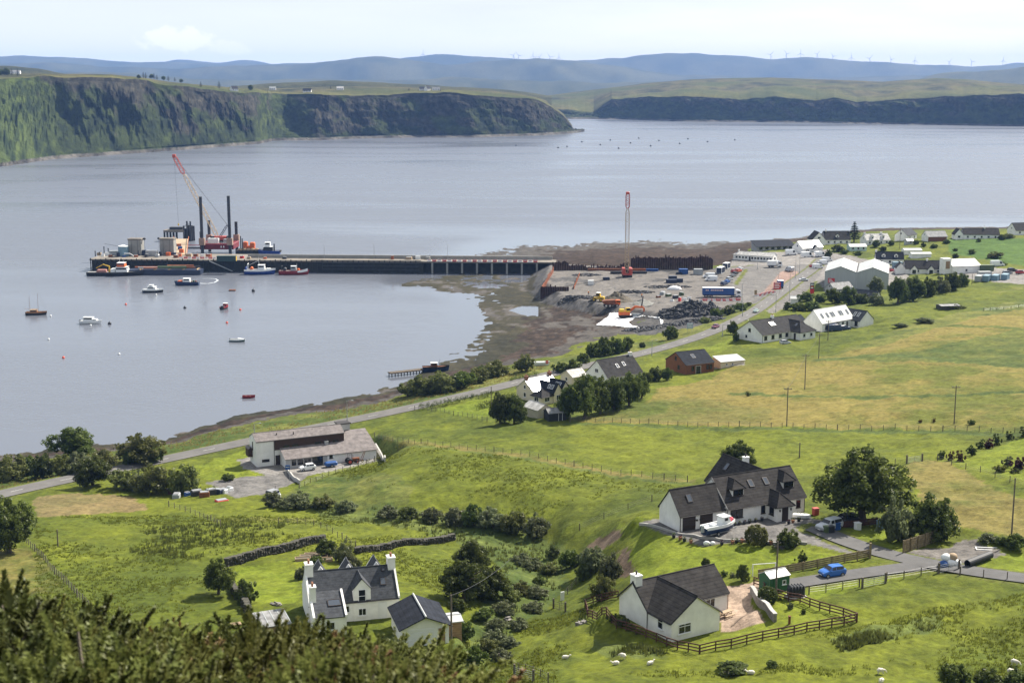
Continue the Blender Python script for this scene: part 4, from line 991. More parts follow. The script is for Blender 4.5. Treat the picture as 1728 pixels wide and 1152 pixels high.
GL_ = dict(tip='spiky olive green gorse bush in the thicket on the near slope',dark='dark green gorse bush in the thicket on the near slope',dead='brown dying gorse bush in the thicket on the near slope')
TOPV = [(-200,960),(0,968),(50,985),(80,1010),(140,1000),(160,982),(200,1000),(250,1030),(290,1012),(320,996),(350,1030),(390,1045),(430,1012),(470,1018),(510,1050),(560,1062),(610,1048),(640,1062),(672,1048),(695,1082),(740,1092),(770,1100),(800,1122),(840,1160)]
gg = random.Random(21); cnt = 0; tries = 0
while cnt < 130 and tries < 4000:
 tries += 1
 y = 9.6 + 8.5 * gg.random(); u = gg.uniform(-160,835); a = (u - CU) / FPX
 x = a * y * 1.03; z = float(gz(x,y)); vt = float(interp_px(TOPV,u)) + gg.choice([0,0,10,45,80,110])+22*math.sin(u/37)
 h = zat(x,y,vt) - z
 if h < .3: continue
 if h > 1.75: continue
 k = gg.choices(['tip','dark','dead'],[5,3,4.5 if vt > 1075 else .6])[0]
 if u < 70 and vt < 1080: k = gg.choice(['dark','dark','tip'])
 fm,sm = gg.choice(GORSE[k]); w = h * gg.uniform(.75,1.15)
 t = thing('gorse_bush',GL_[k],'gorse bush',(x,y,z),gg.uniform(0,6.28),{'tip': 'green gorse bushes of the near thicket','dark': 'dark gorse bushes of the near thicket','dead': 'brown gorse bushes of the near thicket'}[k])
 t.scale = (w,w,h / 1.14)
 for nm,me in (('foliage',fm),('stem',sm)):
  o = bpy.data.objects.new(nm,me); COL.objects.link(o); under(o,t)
 cnt += 1
# rough tufts over the pastures: nobody could count them
def tufts(name,mt,n,zones,hmin,hmax,seed,label=None):
 g = np.random.default_rng(seed); VV = []
 for px,k in zones:
  P = GL(px); m = int(n * k)
  x = g.uniform(P[:,0].min(),P[:,0].max(),m * 2); y = g.uniform(P[:,1].min(),P[:,1].max(),m * 2)
  ok = inpoly(x,y,P) & (fbm(x / 11,y / 11,seed,3) + g.uniform(-.1,.1,len(x)) > .5)
  ok &= np.array(_grid(x,y,ROADD)) > 1.5
  x,y = x[ok][:m],y[ok][:m]; z = gz(x,y)
  for b in range(7):
   a = g.uniform(0,2 * pi,len(x)); h = g.uniform(hmin,hmax,len(x)); sp = g.uniform(.1,.55,len(x)) * h
   bx,by = x + g.normal(size=len(x)) * .16,y + g.normal(size=len(x)) * .16
   wx,wy = -np.sin(a) * .07,np.cos(a) * .07
   VV.append(np.stack([np.c_[bx - wx,by - wy,z - .05],np.c_[bx + wx,by + wy,z - .05],np.c_[bx + np.cos(a) * sp,by + np.sin(a) * sp,z + h]],1).reshape(-1,3))
 V = np.concatenate(VV)
 return kind(np_mesh(name,V,np.arange(len(V)).reshape(-1,3),mt,smooth=False),'stuff')
mat_leaf('grass_blade',(.085,.105,.014),(.135,.150,.024),ns=.15,tr=.55)
mat_leaf('rush_blade',(.05,.065,.014),(.10,.115,.03),ns=.15,tr=.5)
mat_leaf('straw_blade',(.16,.145,.04),(.27,.22,.085),ns=.15,tr=.55)
tufts('meadow_grass','grass_blade',9000,[([(850,1040),(1000,1020),(1150,1105),(1440,1055),(1728,1000),(1800,1152),(800,1152)],1.0),([(60,870),(600,870),(760,900),(850,960),(760,1010),(500,930),(380,950),(330,1030),(60,1050)],1.0),([(560,800),(640,760),(900,780),(1160,815),(1060,870),(960,880),(700,850)],.8)],.12,.34,81)
tufts('rushes','rush_blade',2600,[([(520,852),(640,854),(760,878),(900,890),(965,925),(950,1000),(870,1060),(810,1140),(765,1100),(810,1020),(850,960),(770,914),(640,888),(540,876)],1.0),([(1010,1080),(1090,1090),(1130,1105),(1080,1112),(1000,1100)],.35),([(1400,1080),(1530,1050),(1600,1035),(1580,1060),(1480,1085),(1420,1100)],.35),([(200,905),(330,880),(480,880),(480,905),(420,930),(300,945),(220,935)],.25)],.35,.8,82)
tufts('hay_grass','straw_blade',9000,[([(0,834),(150,800),(400,748),(650,697),(830,656),(900,637),(930,610),(800,640),(700,664),(560,692),(430,714),(290,747),(0,790)],.6)],.25,.6,83)
# ================================================================ BUILDINGS
mat('white_harl',(.76,.75,.72),.9,var=.11,vscale=.5,bump=.25,bscale=9)
mat('cream_harl',(.62,.54,.40),.9,var=.07,vscale=.4,bump=.25,bscale=9)
mat('grey_harl',(.36,.36,.36),.9,var=.08,vscale=.4,bump=.25,bscale=9)
mat('blockwork',(.42,.41,.39),.92,var=.14,vscale=1.2,bump=.3,bscale=7)
mat('stone_wall',(.058,.055,.044),.95,var=.5,vscale=2.2,bump=1.0,bscale=3)
mat('pvc',(.72,.72,.72),.45)
mat('dark_frame',(.035,.025,.022),.5)
mat('trim_dark',(.03,.026,.024),.6)
mat('glass',(.012,.014,.017),.06,spec=.6)
mat('skylight_glass',(.05,.06,.075),.05,spec=1.0)
mat('blind',(.5,.49,.46),.7)
mat('timber_brown',(.16,.062,.026),.8,var=.4,vscale=1.2,stretch=(9,9,.5))
mat('timber_dark',(.055,.030,.020),.8,var=.3,vscale=1.2,stretch=(.6,9,9))
mat('timber_pale',(.26,.17,.09),.85,var=.3,vscale=1.0,stretch=(1,1,9))
mat('sheet_grey',(.34,.36,.36),.5,var=.10,vscale=.6,stretch=(5,5,.15))
mat('sheet_light',(.41,.42,.41),.42,var=.12,vscale=.25)
mat('sheet_silver',(.66,.67,.68),.3,metal=.55,var=.08,vscale=.3)
mat('sheet_cream',(.52,.47,.36),.6,var=.1,vscale=.5)
mat('green_paint',(.018,.085,.035),.55,var=.12,vscale=1)
mat('black_paint',(.018,.02,.024),.6,var=.2,vscale=1)
mat('terracotta',(.26,.12,.07),.8,var=.2,vscale=4)
mat('concrete',(.34,.33,.31),.9,var=.16,vscale=.5,bump=.2,bscale=5)
mat('rust',(.17,.062,.028),.85,var=.35,vscale=1.5)
mat('cobble',(.2,.185,.17),.95,var=.35,vscale=1.6,bump=.7,bscale=5)
def roof_mat(name,col,rows=3.2,var=.38,rough=.75,vs=.9,band=.45,spec=.3):
 """courses of tiles or slates: bands at equal heights, uneven tint, a lip at each course"""
 m = mat(name,col,rough,var=var,vscale=vs,spec=spec); nt = m.node_tree; b = nt.nodes['Principled BSDF']
 tc = nt.nodes.new('ShaderNodeTexCoord'); sp = nt.nodes.new('ShaderNodeSeparateXYZ'); nt.links.new(tc.outputs['Object'],sp.inputs[0])
 mu = nt.nodes.new('ShaderNodeMath'); mu.operation = 'MULTIPLY'; mu.inputs[1].default_value = rows; nt.links.new(sp.outputs[2],mu.inputs[0])
 fr_ = nt.nodes.new('ShaderNodeMath'); fr_.operation = 'FRACT'; nt.links.new(mu.outputs[0],fr_.inputs[0])
 mr = nt.nodes.new('ShaderNodeMapRange'); mr.inputs[1].default_value = 0; mr.inputs[2].default_value = .35; mr.inputs[3].default_value = 1 - band; mr.inputs[4].default_value = 1
 nt.links.new(fr_.outputs[0],mr.inputs[0])
 old = b.inputs['Base Color'].links[0].from_socket
 v = nt.nodes.new('ShaderNodeVectorMath'); v.operation = 'SCALE'; nt.links.new(old,v.inputs[0]); nt.links.new(mr.outputs[0],v.inputs['Scale']); nt.links.new(v.outputs[0],b.inputs['Base Color'])
 bp = nt.nodes.new('ShaderNodeBump'); bp.inputs['Strength'].default_value = .6; bp.inputs['Distance'].default_value = .06; nt.links.new(fr_.outputs[0],bp.inputs['Height']); nt.links.new(bp.outputs[0],b.inputs['Normal'])
roof_mat('tile_brown',(.040,.037,.036),3.0,rough=.9,spec=.12)
roof_mat('tile_dark',(.036,.035,.036),3.4,band=.3,rough=.9,spec=.12)
roof_mat('tile_mauve',(.155,.135,.130),4,band=.15)
roof_mat('slate',(.060,.064,.072),4.4,var=.35,vs=1.6,band=.3,rough=.85,spec=.12)
roof_mat('slate_black',(.020,.023,.031),4.2,band=.25,rough=.9,spec=.1)
roof_mat('roof_pale',(.42,.41,.39),3.5,band=.12)
roof_mat('roof_grey',(.22,.22,.22),3.5,band=.15)
def block(root,x0,x1,y0,y1,h,rise,ridge='x',wall='white_harl',roof='tile_brown',ov=.3,ovg=.18,hip0=0,hip1=0,z0=-.9,t=.13,rb1=None,eb1=None,mono=False,names=('wall','roof'),rb0=None,gutter=True):
 b0,b1,a0,a1 = (x0,x1,y0,y1) if ridge == 'x' else (y0,y1,x0,x1)
 am = (a0 + a1) / 2
 P = (lambda b,a,z: (b,a,z)) if ridge == 'x' else (lambda b,a,z: (a,b,z))
 w = MB()
 if mono: prof = [(a0,z0),(a1,z0),(a1,h + rise),(a0,h)]
 elif hip0 and hip1: prof = [(a0,z0),(a1,z0),(a1,h),(a0,h)]
 else: prof = [(a0,z0),(a1,z0),(a1,h),(am,h + rise),(a0,h)]
 if hip0 and not hip1: w.loft([[P(b0,a,min(z,h)) for a,z in prof],[P(b0 + .01,a,min(z,h)) for a,z in prof],[P(b1,a,min(z,h)) for a,z in prof]])
 else: w.loft([[P(b,a,z if not (hip0 or hip1) else min(z,h)) for a,z in prof] for b in (b0,b1)])
 w.build(names[0],wall,root)
 s = rise / (a1 - a0) if mono else rise / (am - a0)
 r = MB()
 if mono:
  q = [(a0 - ov,h - s * ov + .015),(a1 + .12,h + rise + s * .12 + .015),(a1 + .12,h + rise + s * .12 + t),(a0 - ov,h - s * ov + t)]
  r.loft([[P(b,a,z) for a,z in q] for b in (b0 - ovg,(b1 + ovg) if rb1 is None else rb1)])
 elif not (hip0 or hip1):
  e = h - s * ov
  q = [(a0 - ov,e + .015),(am,h + rise + .015),(a1 + ov,e + .015),(a1 + ov,e + t),(am,h + rise + t),(a0 - ov,e + t)]
  bb1 = [eb1 if eb1 is not None else b1 + ovg,rb1 if rb1 is not None else b1 + ovg]
  bs0 = [b0 - ovg] * 6; bs1 = [bb1[0],bb1[1],bb1[0],bb1[0],bb1[1],bb1[0]]
  r.loft([[P(bs[i],a,z) for i,(a,z) in enumerate(q)] for bs in (bs0,bs1)])
  for bb in ((b0 - ovg) if rb0 is None else rb0,):
   r.cyl(P(bb,am,h + rise + t),P(bb1[1],am,h + rise + t),.09,n=6)
 else:
  e = h - s * ov; E0 = b0 - (ov if hip0 else -.04); E1 = b1 + (ov if hip1 else -.04)
  if eb1 is not None: E1 = eb1
  R0 = b0 + hip0 if hip0 else E0; R1 = (b1 - hip1 if hip1 else E1) if rb1 is None else rb1
  vs = [P(b,a,e + .01 + dz) for dz in (0,t * .8) for b,a in ((E0,a0 - ov),(E1,a0 - ov),(E1,a1 + ov),(E0,a1 + ov))] + [P(R0,am,h + rise + t),P(R1,am,h + rise + t)]
  r.add(vs,[(3,2,1,0),(0,1,5,4),(1,2,6,5),(2,3,7,6),(3,0,4,7),(4,5,9,8),(6,7,8,9),(5,6,9),(7,4,8)])
  r.cyl(vs[8],vs[9],.09,n=6)
  for i,j in ((4,8),(7,8),(5,9),(6,9)):
   if (i in (4,7) and hip0) or (i in (5,6) and hip1): r.cyl(vs[i],vs[j],.08,n=6)
 ro = r.build(names[1],roof,root)
 if gutter and not mono:
  g = MB(); e = h - s * ov
  for a,sg in ((a0 - ov,-1),(a1 + ov,1)): g.cyl(P(b0 - .05,a + sg * .05,e),P((b1 if eb1 is None else min(b1,eb1)) - .02,a + sg * .05,e),.07,n=6)
  g.build('gutter','trim_dark',root)
 return dict(a0=a0,a1=a1,am=am,h=h,rise=rise,t=t,ridge=ridge,mono=mono,root=root,roof=ro)
def roof_pt(B,side,b,f):
 a = B['a0'] + f * ((B['a1'] if B['mono'] else B['am']) - B['a0']) if side == 0 else B['a1'] - f * (B['a1'] - B['am'])
 z = B['h'] + f * B['rise'] + B['t'] + .02
 run = (B['a1'] - B['a0']) if B['mono'] else (B['am'] - B['a0'])
 sg = 1 if side == 0 else -1
 up = Vector((0,sg * run,B['rise'])).normalized(); al = Vector((1,0,0)); p = Vector((b,a,z))
 if B['ridge'] == 'y': up = Vector((up.y,0,up.z)); al = Vector((0,1,0)); p = Vector((a,b,z))
 return p,al,up,al.cross(up) if (al.cross(up)).z > 0 else up.cross(al)
def obox(mb,c,A,Bv,Cv,da,db,dc):
 vs = [tuple(c + A * (da * i) + Bv * (db * j) + Cv * (dc * k)) for k in (-.5,.5) for j in (-.5,.5) for i in (-.5,.5)]
 return mb.add(vs,[(0,2,3,1),(4,5,7,6),(0,1,5,4),(2,6,7,3),(0,4,6,2),(1,3,7,5)])
def skylight(B,side,b,f,w=.8,h=1.2,frame='dark_frame',glass='skylight_glass'):
 p,al,up,n = roof_pt(B,side,b,f)
 fm = MB()
 for k,(A_,B_,da,db) in enumerate(((al,up,w + .16,.08),(al,up,w + .16,.08),(al,up,.08,h),(al,up,.08,h))):
  off = (up * (h / 2 + .04),up * -(h / 2 + .04),al * (w / 2 + .04),al * -(w / 2 + .04))[k]
  obox(fm,p + off + n * .05,A_,B_,n,da,db,.12)
 fo = fm.build('skylight',frame,B['root'])
 obox(MB(),p + n * .05,al,up,n,w,h,.06).build('pane',glass,fo)
def win(root,x,y,ang,z,w,h,frame='pvc',glass='glass',nx=1,ny=1,sill=True,name='window',fw=.07,top=0):
 M = Matrix.Translation((x,y,z)) @ Matrix.Rotation(ang,4,'Z')
 f = MB(); d = .07
 f.box(-w / 2,w / 2,-d,.06,0,fw).box(-w / 2,w / 2,-d,.06,h - fw,h).box(-w / 2,-w / 2 + fw,-d,.06,fw,h - fw).box(w / 2 - fw,w / 2,-d,.06,fw,h - fw)
 for i in range(1,nx): f.box(-w / 2 + w * i / nx - fw * .4,-w / 2 + w * i / nx + fw * .4,-d + .01,.05,fw,h - fw)
 for j in range(1,ny): f.box(-w / 2 + fw,w / 2 - fw,-d + .012,.05,h * j / ny - fw * .4,h * j / ny + fw * .4)
 if top: f.box(-w / 2 + fw,w / 2 - fw,-d + .012,.05,h * top - fw * .5,h * top + fw * .5)
 if sill: f.box(-w / 2 - .08,w / 2 + .08,-.16,.05,-.09,-.004)
 f.xf(M); o = f.build(name,frame,root)
 MB().box(-w / 2 + fw * .8,w / 2 - fw * .8,-.025,.03,fw * .8,h - fw * .8).xf(M).build('pane',glass,o)
 return o
def door(root,x,y,ang,w,h,m='dark_frame',frame='pvc',name='door',z=0):
 M = Matrix.Translation((x,y,z)) @ Matrix.Rotation(ang,4,'Z')
 f = MB().box(-w / 2 - .08,-w / 2,-.07,.05,-.3,h + .08).box(w / 2,w / 2 + .08,-.07,.05,-.3,h + .08).box(-w / 2,w / 2,-.07,.05,h,h + .08).xf(M)
 d = MB().box(-w / 2,w / 2,-.035,.04,-.3,h)
 for i in range(2):
  for j in range(2): d.box(-w / 2 + .12 + i * (w / 2 - .04),-w / 2 + w / 2 - .08 + i * (w / 2 - .04),-.05,-.03,.2 + j * h * .48,.2 + h * .38 + j * h * .48)
 d.cyl((w / 2 - .1,-.12,h * .48),(w / 2 - .1,-.03,h * .48),.03,n=6)
 o = d.xf(M).build(name,m,root); f.build('door_frame',frame,o); return o
def garage_door(root,x,y,ang,w,h,m='dark_frame'):
 M = Matrix.Translation((x,y,0)) @ Matrix.Rotation(ang,4,'Z'); d = MB()
 n = 5
 for i in range(n): d.box(-w / 2,w / 2,-.04 - .012 * (i % 2),.04,-.3 if i == 0 else h * i / n,h * (i + 1) / n - .015)
 return d.xf(M).build('garage_door',m,root)
def chimney(root,x,y,z0,z1,w=.9,d=.6,m='white_harl',pots=2,pot='terracotta',along='y',rz=0):
 c = MB().box(x - w / 2,x + w / 2,y - d / 2,y + d / 2,z0,z1 - .18).box(x - w / 2 - .06,x + w / 2 + .06,y - d / 2 - .06,y + d / 2 + .06,z1 - .18,z1)
 o = c.build('chimney',m,root)
 for k in range(pots):
  s = (k - (pots - 1) / 2) * .42
  px_,py_ = (x,y + s) if along == 'y' else (x + s,y)
  MB().cyl((px_,py_,z1 - .02),(px_,py_,z1 + .42),.14,.11,8).cyl((px_,py_,z1 + .4),(px_,py_,z1 + .46),.135,.135,8).build('chimney_pot',pot,o)
 return o
def downpipe(root,x,y,h,m='trim_dark'): MB().cyl((x,y,-.3),(x,y,h),.05,n=6).build('downpipe',m,root)
def gable_rise(f,b,am,v,h,ax='x'):
 p = (b,am) if ax == 'x' else (am,b)
 return f.zv(p[0],p[1],v) - h
def house_root(f,label,cat='house',name='house'): return thing(name,label,cat,f.P,f.a)
# --- white cottage with the L plan
f = F['cottage']; X = 7.45; Yw = 4.9; Yt = 10.9; L_ = 12.7; ym = (Yw + Yt) / 2
o = house_root(f,'white L shaped cottage with ribbed brown roof inside the brown rail fence',name='cottage')
h = 2.5; rw = gable_rise(f,0,X / 2,1005.5,h,'y'); rm = rw
B = block(o,0,X,0,Yw,h,rw,'y',rb1=ym,eb1=Yw - .3,ov=.28)
B2 = block(o,0,L_,Yw,Yt,h,rm,'x')
win(o,0,2.2,-pi / 2,.95,1.0,1.25,top=.7,frame='pvc'); win(o,X * .27,0,0,.75,1.9,1.25,top=.72,nx=2); win(o,L_ * .78,Yw,0,.8,1.5,1.2,nx=2)
win(o,L_,ym,pi / 2,.9,1.2,1.2); win(o,X,2.4,pi / 2,.9,1.4,1.2); door(o,X + 1.1,Yw,0,.95,2.05,'pvc')
chimney(o,.42,ym,h + rm * .6,f.zv(.4,ym,968.5),.95,1.25,pots=1,pot='trim_dark'); downpipe(o,-.08,Yw - .06,h - .1); downpipe(o,L_ + .02,Yw - .1,h - .1,'timber_dark')
fasc = MB()
for sg in (-1,1): fasc.tube([(X / 2 + sg * (X / 2 + .3),-.2,h - .28 * rw / (X / 2) - .03),(X / 2,-.2,h + rw - .03)],.075,4)
for sg in (-1,1): fasc.tube([(-.2,ym + sg * ((Yt - Yw) / 2 + .3),h - .3 * rm / 3 - .03),(-.2,ym,h + rm - .03)],.075,4)
fasc.build('bargeboard','trim_dark',o)
# --- big house with double garage and two dormers
f = F['villa']; o = house_root(f,'large white house with two roof dormers, porch and double garage',name='villa')
xg = f.lx(1220.4) + .3; XR = f.lx(1352.7) + .2; Yg = 5.6; hg = 2.6; W = 8.4
if XR < 18: XR = 22.0
rg = f.zv(0,Yg / 2,826.9) - hg; hm_ = 2.65; y0m = -.45; rm = f.zv(xg,y0m + W / 2,806) - hm_
Bg = block(o,0,xg - .02,0,Yg,hg,rg,rb1=xg - .02)
Bm = block(o,xg,XR,y0m,y0m + W,hm_,rm)
xr = 18.2; Br = block(o,xr - 3.4,xr + 3.4,y0m + W + .02,14.5,hm_,rm,'y',rb0=y0m + W / 2)
# the rear ridge runs into the main roof
MB().add([(xr - 3.7,y0m + W + .1,hm_ - .1),(xr + 3.7,y0m + W + .1,hm_ - .1),(xr,y0m + W + .1,hm_ + rm + .12),(xr,y0m + W / 2,hm_ + rm + .12)],[(0,1,2),(0,2,3),(1,3,2),(0,3,1)]).build('roof_valley','tile_brown',o)
for i,u in enumerate((1162.5,1191.5)): garage_door(o,f.lx(u),0,0,2.35,2.12)
for u,w,hh,z in ((1242.5,2.3,1.35,.85),(1287,.75,1.25,.9)): win(o,f.lx(u,y0m),y0m,0,z,w,hh,'dark_frame',nx=2 if w > 1 else 1)
win(o,XR - 1.3,y0m,0,.85,.8,1.2,'dark_frame')
xp0,xp1,yp = 16.1,19.1,-2.85
hp = 2.5; block(o,xp0,xp1,yp,y0m - .02,hp,1.5,'y',hip0=1.5,rb1=y0m + 1.6,eb1=y0m - .02)
win(o,xp0,-1.5,-pi / 2,.8,1.1,1.3,'dark_frame'); door(o,(xp0 + xp1) / 2,yp,0,1.0,2.05,frame='dark_frame')
for xx in (xp0 + .45,xp1 - .45): MB().bbox(xx - .09,xx + .09,yp - .22,yp - .01,1.6,1.95,.03).build('wall_lamp','trim_dark',o)
for xd in (11.3,21.0):
 yf = .85; sl = rm / (W / 2); zb = hm_ + (yf - y0m) * sl
 block(o,xd - 1.05,xd + 1.05,yf,yf + 3.0,zb + 1.35,.95,'y',hip0=1.0,z0=zb - .4,rb1=yf + 2.9,eb1=yf + 1.6,names=('dormer','dormer_roof'),ov=.28,gutter=False)
 win(o,xd,yf,0,zb + .12,1.85,1.15,'dark_frame',nx=2)
skylight(Bg,0,f.lx(1171.5),.55,.75,1.15); skylight(Bm,0,14.6,.62,.7,1.15); skylight(Bm,0,17.5,.62,.7,1.15); skylight(Br,0,11.8,.62,.8,1.2)
chimney(o,xr + .4,9.0,hm_ + rm - .5,hm_ + rm + .9,.9,.7,pots=1,pot='trim_dark'); downpipe(o,.1,-.07,hg); downpipe(o,xg + .1,y0m - .06,hm_); downpipe(o,XR - .1,y0m - .06,hm_)
skew = MB().box(xg - .22,xg + .02,y0m - .1,y0m + .3,hm_ - .1,hm_ + .1)
for sg in (-1,1): skew.tube([(xg - .08,y0m + W / 2 + sg * (W / 2 + .3),hm_ - .2),(xg - .08,y0m + W / 2,hm_ + rm + .08)],.12,4)
skew.build('verge','concrete',o)
for xx in (3.05,3.7,7.3,9.3): MB().cyl((xx,-.16 + (y0m if xx > xg else 0),1.3),(xx,-.16 + (y0m if xx > xg else 0),1.52),.12,.19,8).build('hanging_basket','trim_dark',o)
VILLA = (f,XR,y0m)
# --- modern house by the road
f = F['modern']; o = house_root(f,'modern white house with long mauve roofs and timber band beside the coast road',name='modern_house')
XT = 20.6; h = 5.7; rt = max(.7,f.zv(0,2.9,731.7) - h)
Bt = block(o,0,XT,0,5.8,h,rt,roof='tile_mauve',ov=.12,ovg=.1)
MB().box(4.2,XT - .02,-.09,-.004,3.4,h - .02).build('timber_band','timber_dark',o)
hb = 2.15; Bb = block(o,5.6,26.9,-4.1,-.12,hb,1.55,mono=True,roof='tile_mauve',ov=.35,ovg=.3)
Bc = block(o,XT + .02,26.9,-.1,4.2,hb + 1.56,1.3,mono=True,roof='tile_mauve',ov=.0,ovg=.3)
tw = MB().box(XT + .05,XT + 2.9,4.25,6.6,-.5,f.zv(XT + 1,4.3,715.5)); tw.build('stair_tower','grey_harl',o)
zt_ = f.zv(XT + 1,4.3,715.5); MB().box(XT - .15,XT + 3.1,4.05,6.8,zt_ + .003,zt_ + .22).build('tower_cap','trim_dark',o)
win(o,2.1,0,0,.9,1.7,.65,'dark_frame',sill=False); win(o,0,2.9,-pi / 2,3.2,.5,2.0,'dark_frame',sill=False)
for xx in (6.9,9.0,14.3,16.5,18.5): win(o,xx,-.09,0,3.75,1.5,.55,'dark_frame',sill=False)
win(o,XT + 2.0,4.25,0,4.4,1.1,.8,'dark_frame',sill=False)
rec = MB().box(5.5,15.2,-4.17,-4.104,-.3,hb - .02); rec.build('entrance_front','grey_harl',o)
for xx,w in ((7.4,1.0),(8.9,1.3),(10.6,1.6)): win(o,xx,-4.17,0,.55,w,1.25,'dark_frame',sill=False)
door(o,12.9,-4.17,0,2.3,2.0,'glass','dark_frame'); win(o,16.1,-4.1,0,1.2,.8,.8,'dark_frame'); door(o,4.9,0,0,.9,2.1,'dark_frame','dark_frame')
for xx,ff in ((5.2,.55),(9.0,.4),(13.8,.8)): MB().cyl((xx,roof_pt(Bt,0,xx,ff)[0].y,h),(xx,roof_pt(Bt,0,xx,ff)[0].y,h + 1.2),.12,n=8).build('flue','trim_dark',o)
chimney(o,16.2,-.5,hb + 1.3,hb + 2.2,.8,.6,'grey_harl',1,'trim_dark')
downpipe(o,4.1,-.07,h - .1)
block(o,-1.0,-.02,3.2,5.6,3.4,.3,mono=False,ridge='y',wall='timber_dark',roof='tile_mauve',names=('porch','porch_roof'),z0=1.6,ov=.05,gutter=False)
# --- stone cottage behind the gorse
f = F['stone']; o = house_root(f,'old white cottage with grey slate roof and gabled wall dormer behind the gorse',name='stone_cottage')
x0,x1,W,h = -1.7,9.8,7.0,2.6
rm = f.zv(9.5,W / 2,953.0) - h
Bm = block(o,x0,x1,0,W,h,rm,roof='slate',ov=.15,ovg=-.18)
sk = MB()
for xx in (x0 - .02,x1 - .2):
 for a,b in ((-.15,W / 2),(W + .15,W / 2)):
  sk.add([(xx,a,h - .12),(xx + .24,a,h - .12),(xx + .24,b,h + rm + .02),(xx,b,h + rm + .02),(xx,a,h + .2),(xx + .24,a,h + .2),(xx + .24,b,h + rm + .34),(xx,b,h + rm + .34)],[(0,1,2,3),(4,5,6,7),(0,1,5,4),(1,2,6,5),(2,3,7,6),(3,0,4,7)])
sk.build('skew','white_harl',o)
for xx in (x0 + .5,x1 - .45): chimney(o,xx,W / 2,h + rm - .9,h + rm + 1.25,.95,1.25,pots=2)
xd = 5.0; hd = 4.15
block(o,xd - 1.1,xd + 1.1,-.06,2.9,hd,1.25,'y',roof='slate',ov=.12,ovg=.08,names=('dormer','dormer_roof'),z0=-.4,rb1=3.2,eb1=2.0,gutter=False)
win(o,xd,-.06,0,2.35,.95,1.75,'pvc',ny=2); win(o,xd,-.06,0,.65,1.0,.95,'pvc',nx=2); win(o,3.1,0,0,1.2,.6,.9,'pvc'); door(o,7.6,0,0,.95,2.05,'pvc')
for xx in (.4,4.0,7.6): block(o,xx - 1.05,xx + 1.05,W - 2.9,W + .06,h + rm - 1.2,1.6,'y',roof='slate',ov=.12,ovg=-.4,names=('dormer','dormer_roof'),z0=h - .5,gutter=False)
Bo = block(o,x0 + .02,2.4,-4.2,-.02,2.35,1.75,mono=True,roof='slate',ov=.15,ovg=-.16)
sk = MB()
for xx in (x0 - .02,2.24):
 sk.add([(xx,-4.35,2.2),(xx + .26,-4.35,2.2),(xx + .26,0,4.1),(xx,0,4.1),(xx,-4.35,2.62),(xx + .26,-4.35,2.62),(xx + .26,-.03,4.45),(xx,-.03,4.45)],[(0,1,2,3),(4,5,6,7),(0,1,5,4),(1,2,6,5),(2,3,7,6),(3,0,4,7)])
sk.build('skew','white_harl',o)
chimney(o,x0 + .35,-1.2,2.5,5.55,.75,1.05,pots=2); skylight(Bo,0,1.2,.52,1.45,1.0); skylight(Bm,0,8.0,.5,.6,.95); win(o,.4,-4.2,0,.8,1.1,1.0)
skylight(Bm,0,8.25,.85,.3,.3)
# its garage
def shed_house(label,P,rz,L,W,h,rise,ridge,wall,roof,name='shed',doors=(),wins=(),cat='shed',group=None,**kw):
 o = thing(name,label,cat,P,rz,group)
 B = block(o,0,L,0,W,h,rise,ridge,wall=wall,roof=roof,gutter=False,**kw)
 for (x,y,a,w,hh,m) in doors: door(o,x,y,a,w,hh,m)
 for (x,y,a,z,w,hh) in wins: win(o,x,y,a,z,w,hh)
 return o,B
f = F['stone']
o,B = shed_house('white garage with dark sheet roof beside the old white cottage',f.w(8.2,-10),f.a,5.8,7.2,2.35,1.25,'y','white_harl','slate_black','garage',ov=.4,ovg=.5,doors=[(4.9,0,0,.85,2.0,'timber_pale')],z0=-1)
garage_door(o,2.35,0,0,3.2,2.1,'pvc')
MB().cyl((2.9,-.5,3.75),(2.9,7.7,3.75),.13,n=6).build('ridge_cap','sheet_light',o)
shed_house('small pale roofed timber store beside the dark roofed garage',f.w(14.3,-8.2),f.a,1.7,2.6,1.9,.25,'x','timber_pale','sheet_light','timber_store',z0=-1.2)
o,B = shed_house('low lean-to shed with ribbed translucent roof left of the old cottage',f.w(-8.6,-3.2),f.a + .15,4.2,3.6,1.5,.5,'x','timber_pale','roof_grey','lean_to_shed',mono=True,z0=-1.5)
for k in range(6): MB().box(-.15 + k * .9,-.05 + k * .9,-.3,3.7,0,.05).xf(Matrix.Translation((0,0,1.62)) @ Matrix.Rotation(math.atan(.5 / 3.6),4,'X')).build('roof_batten','sheet_grey',o)
# --- timber house and its low neighbour
f = F['timber']; o = house_root(f,'brown timber clad house with black roof on the slope above the road',name='timber_house')
L_,W = 9.7,max(7,min(10,f.ly(1118))); h = f.zv(0,0,615.9); r_ = f.zv(0,W / 2,594.6) - h
B = block(o,0,L_,0,W,h,r_,wall='timber_brown',roof='slate_black',ov=.15); skylight(B,0,4.3,.55,1.0,1.5)
for xx in (2.4,7.5,8.6): win(o,xx,0,0,.9,.9,1.3,'dark_frame')
door(o,4.3,0,0,1.6,2.1,'glass','pvc'); win(o,0,W * .35,-pi / 2,.9,1.0,1.2,'dark_frame'); win(o,0,W * .5,-pi / 2,3.3,.9,1.1,'dark_frame')
p = G(1216,622)
shed_house('low cream outhouse with pale sheet roof beside the timber house',p,R(24),8,4.2,1.9,.9,'x','cream_harl','sheet_light','outhouse',wins=[(2,0,0,.8,.6,.6),(4,0,0,.8,.6,.6)],mono=True)
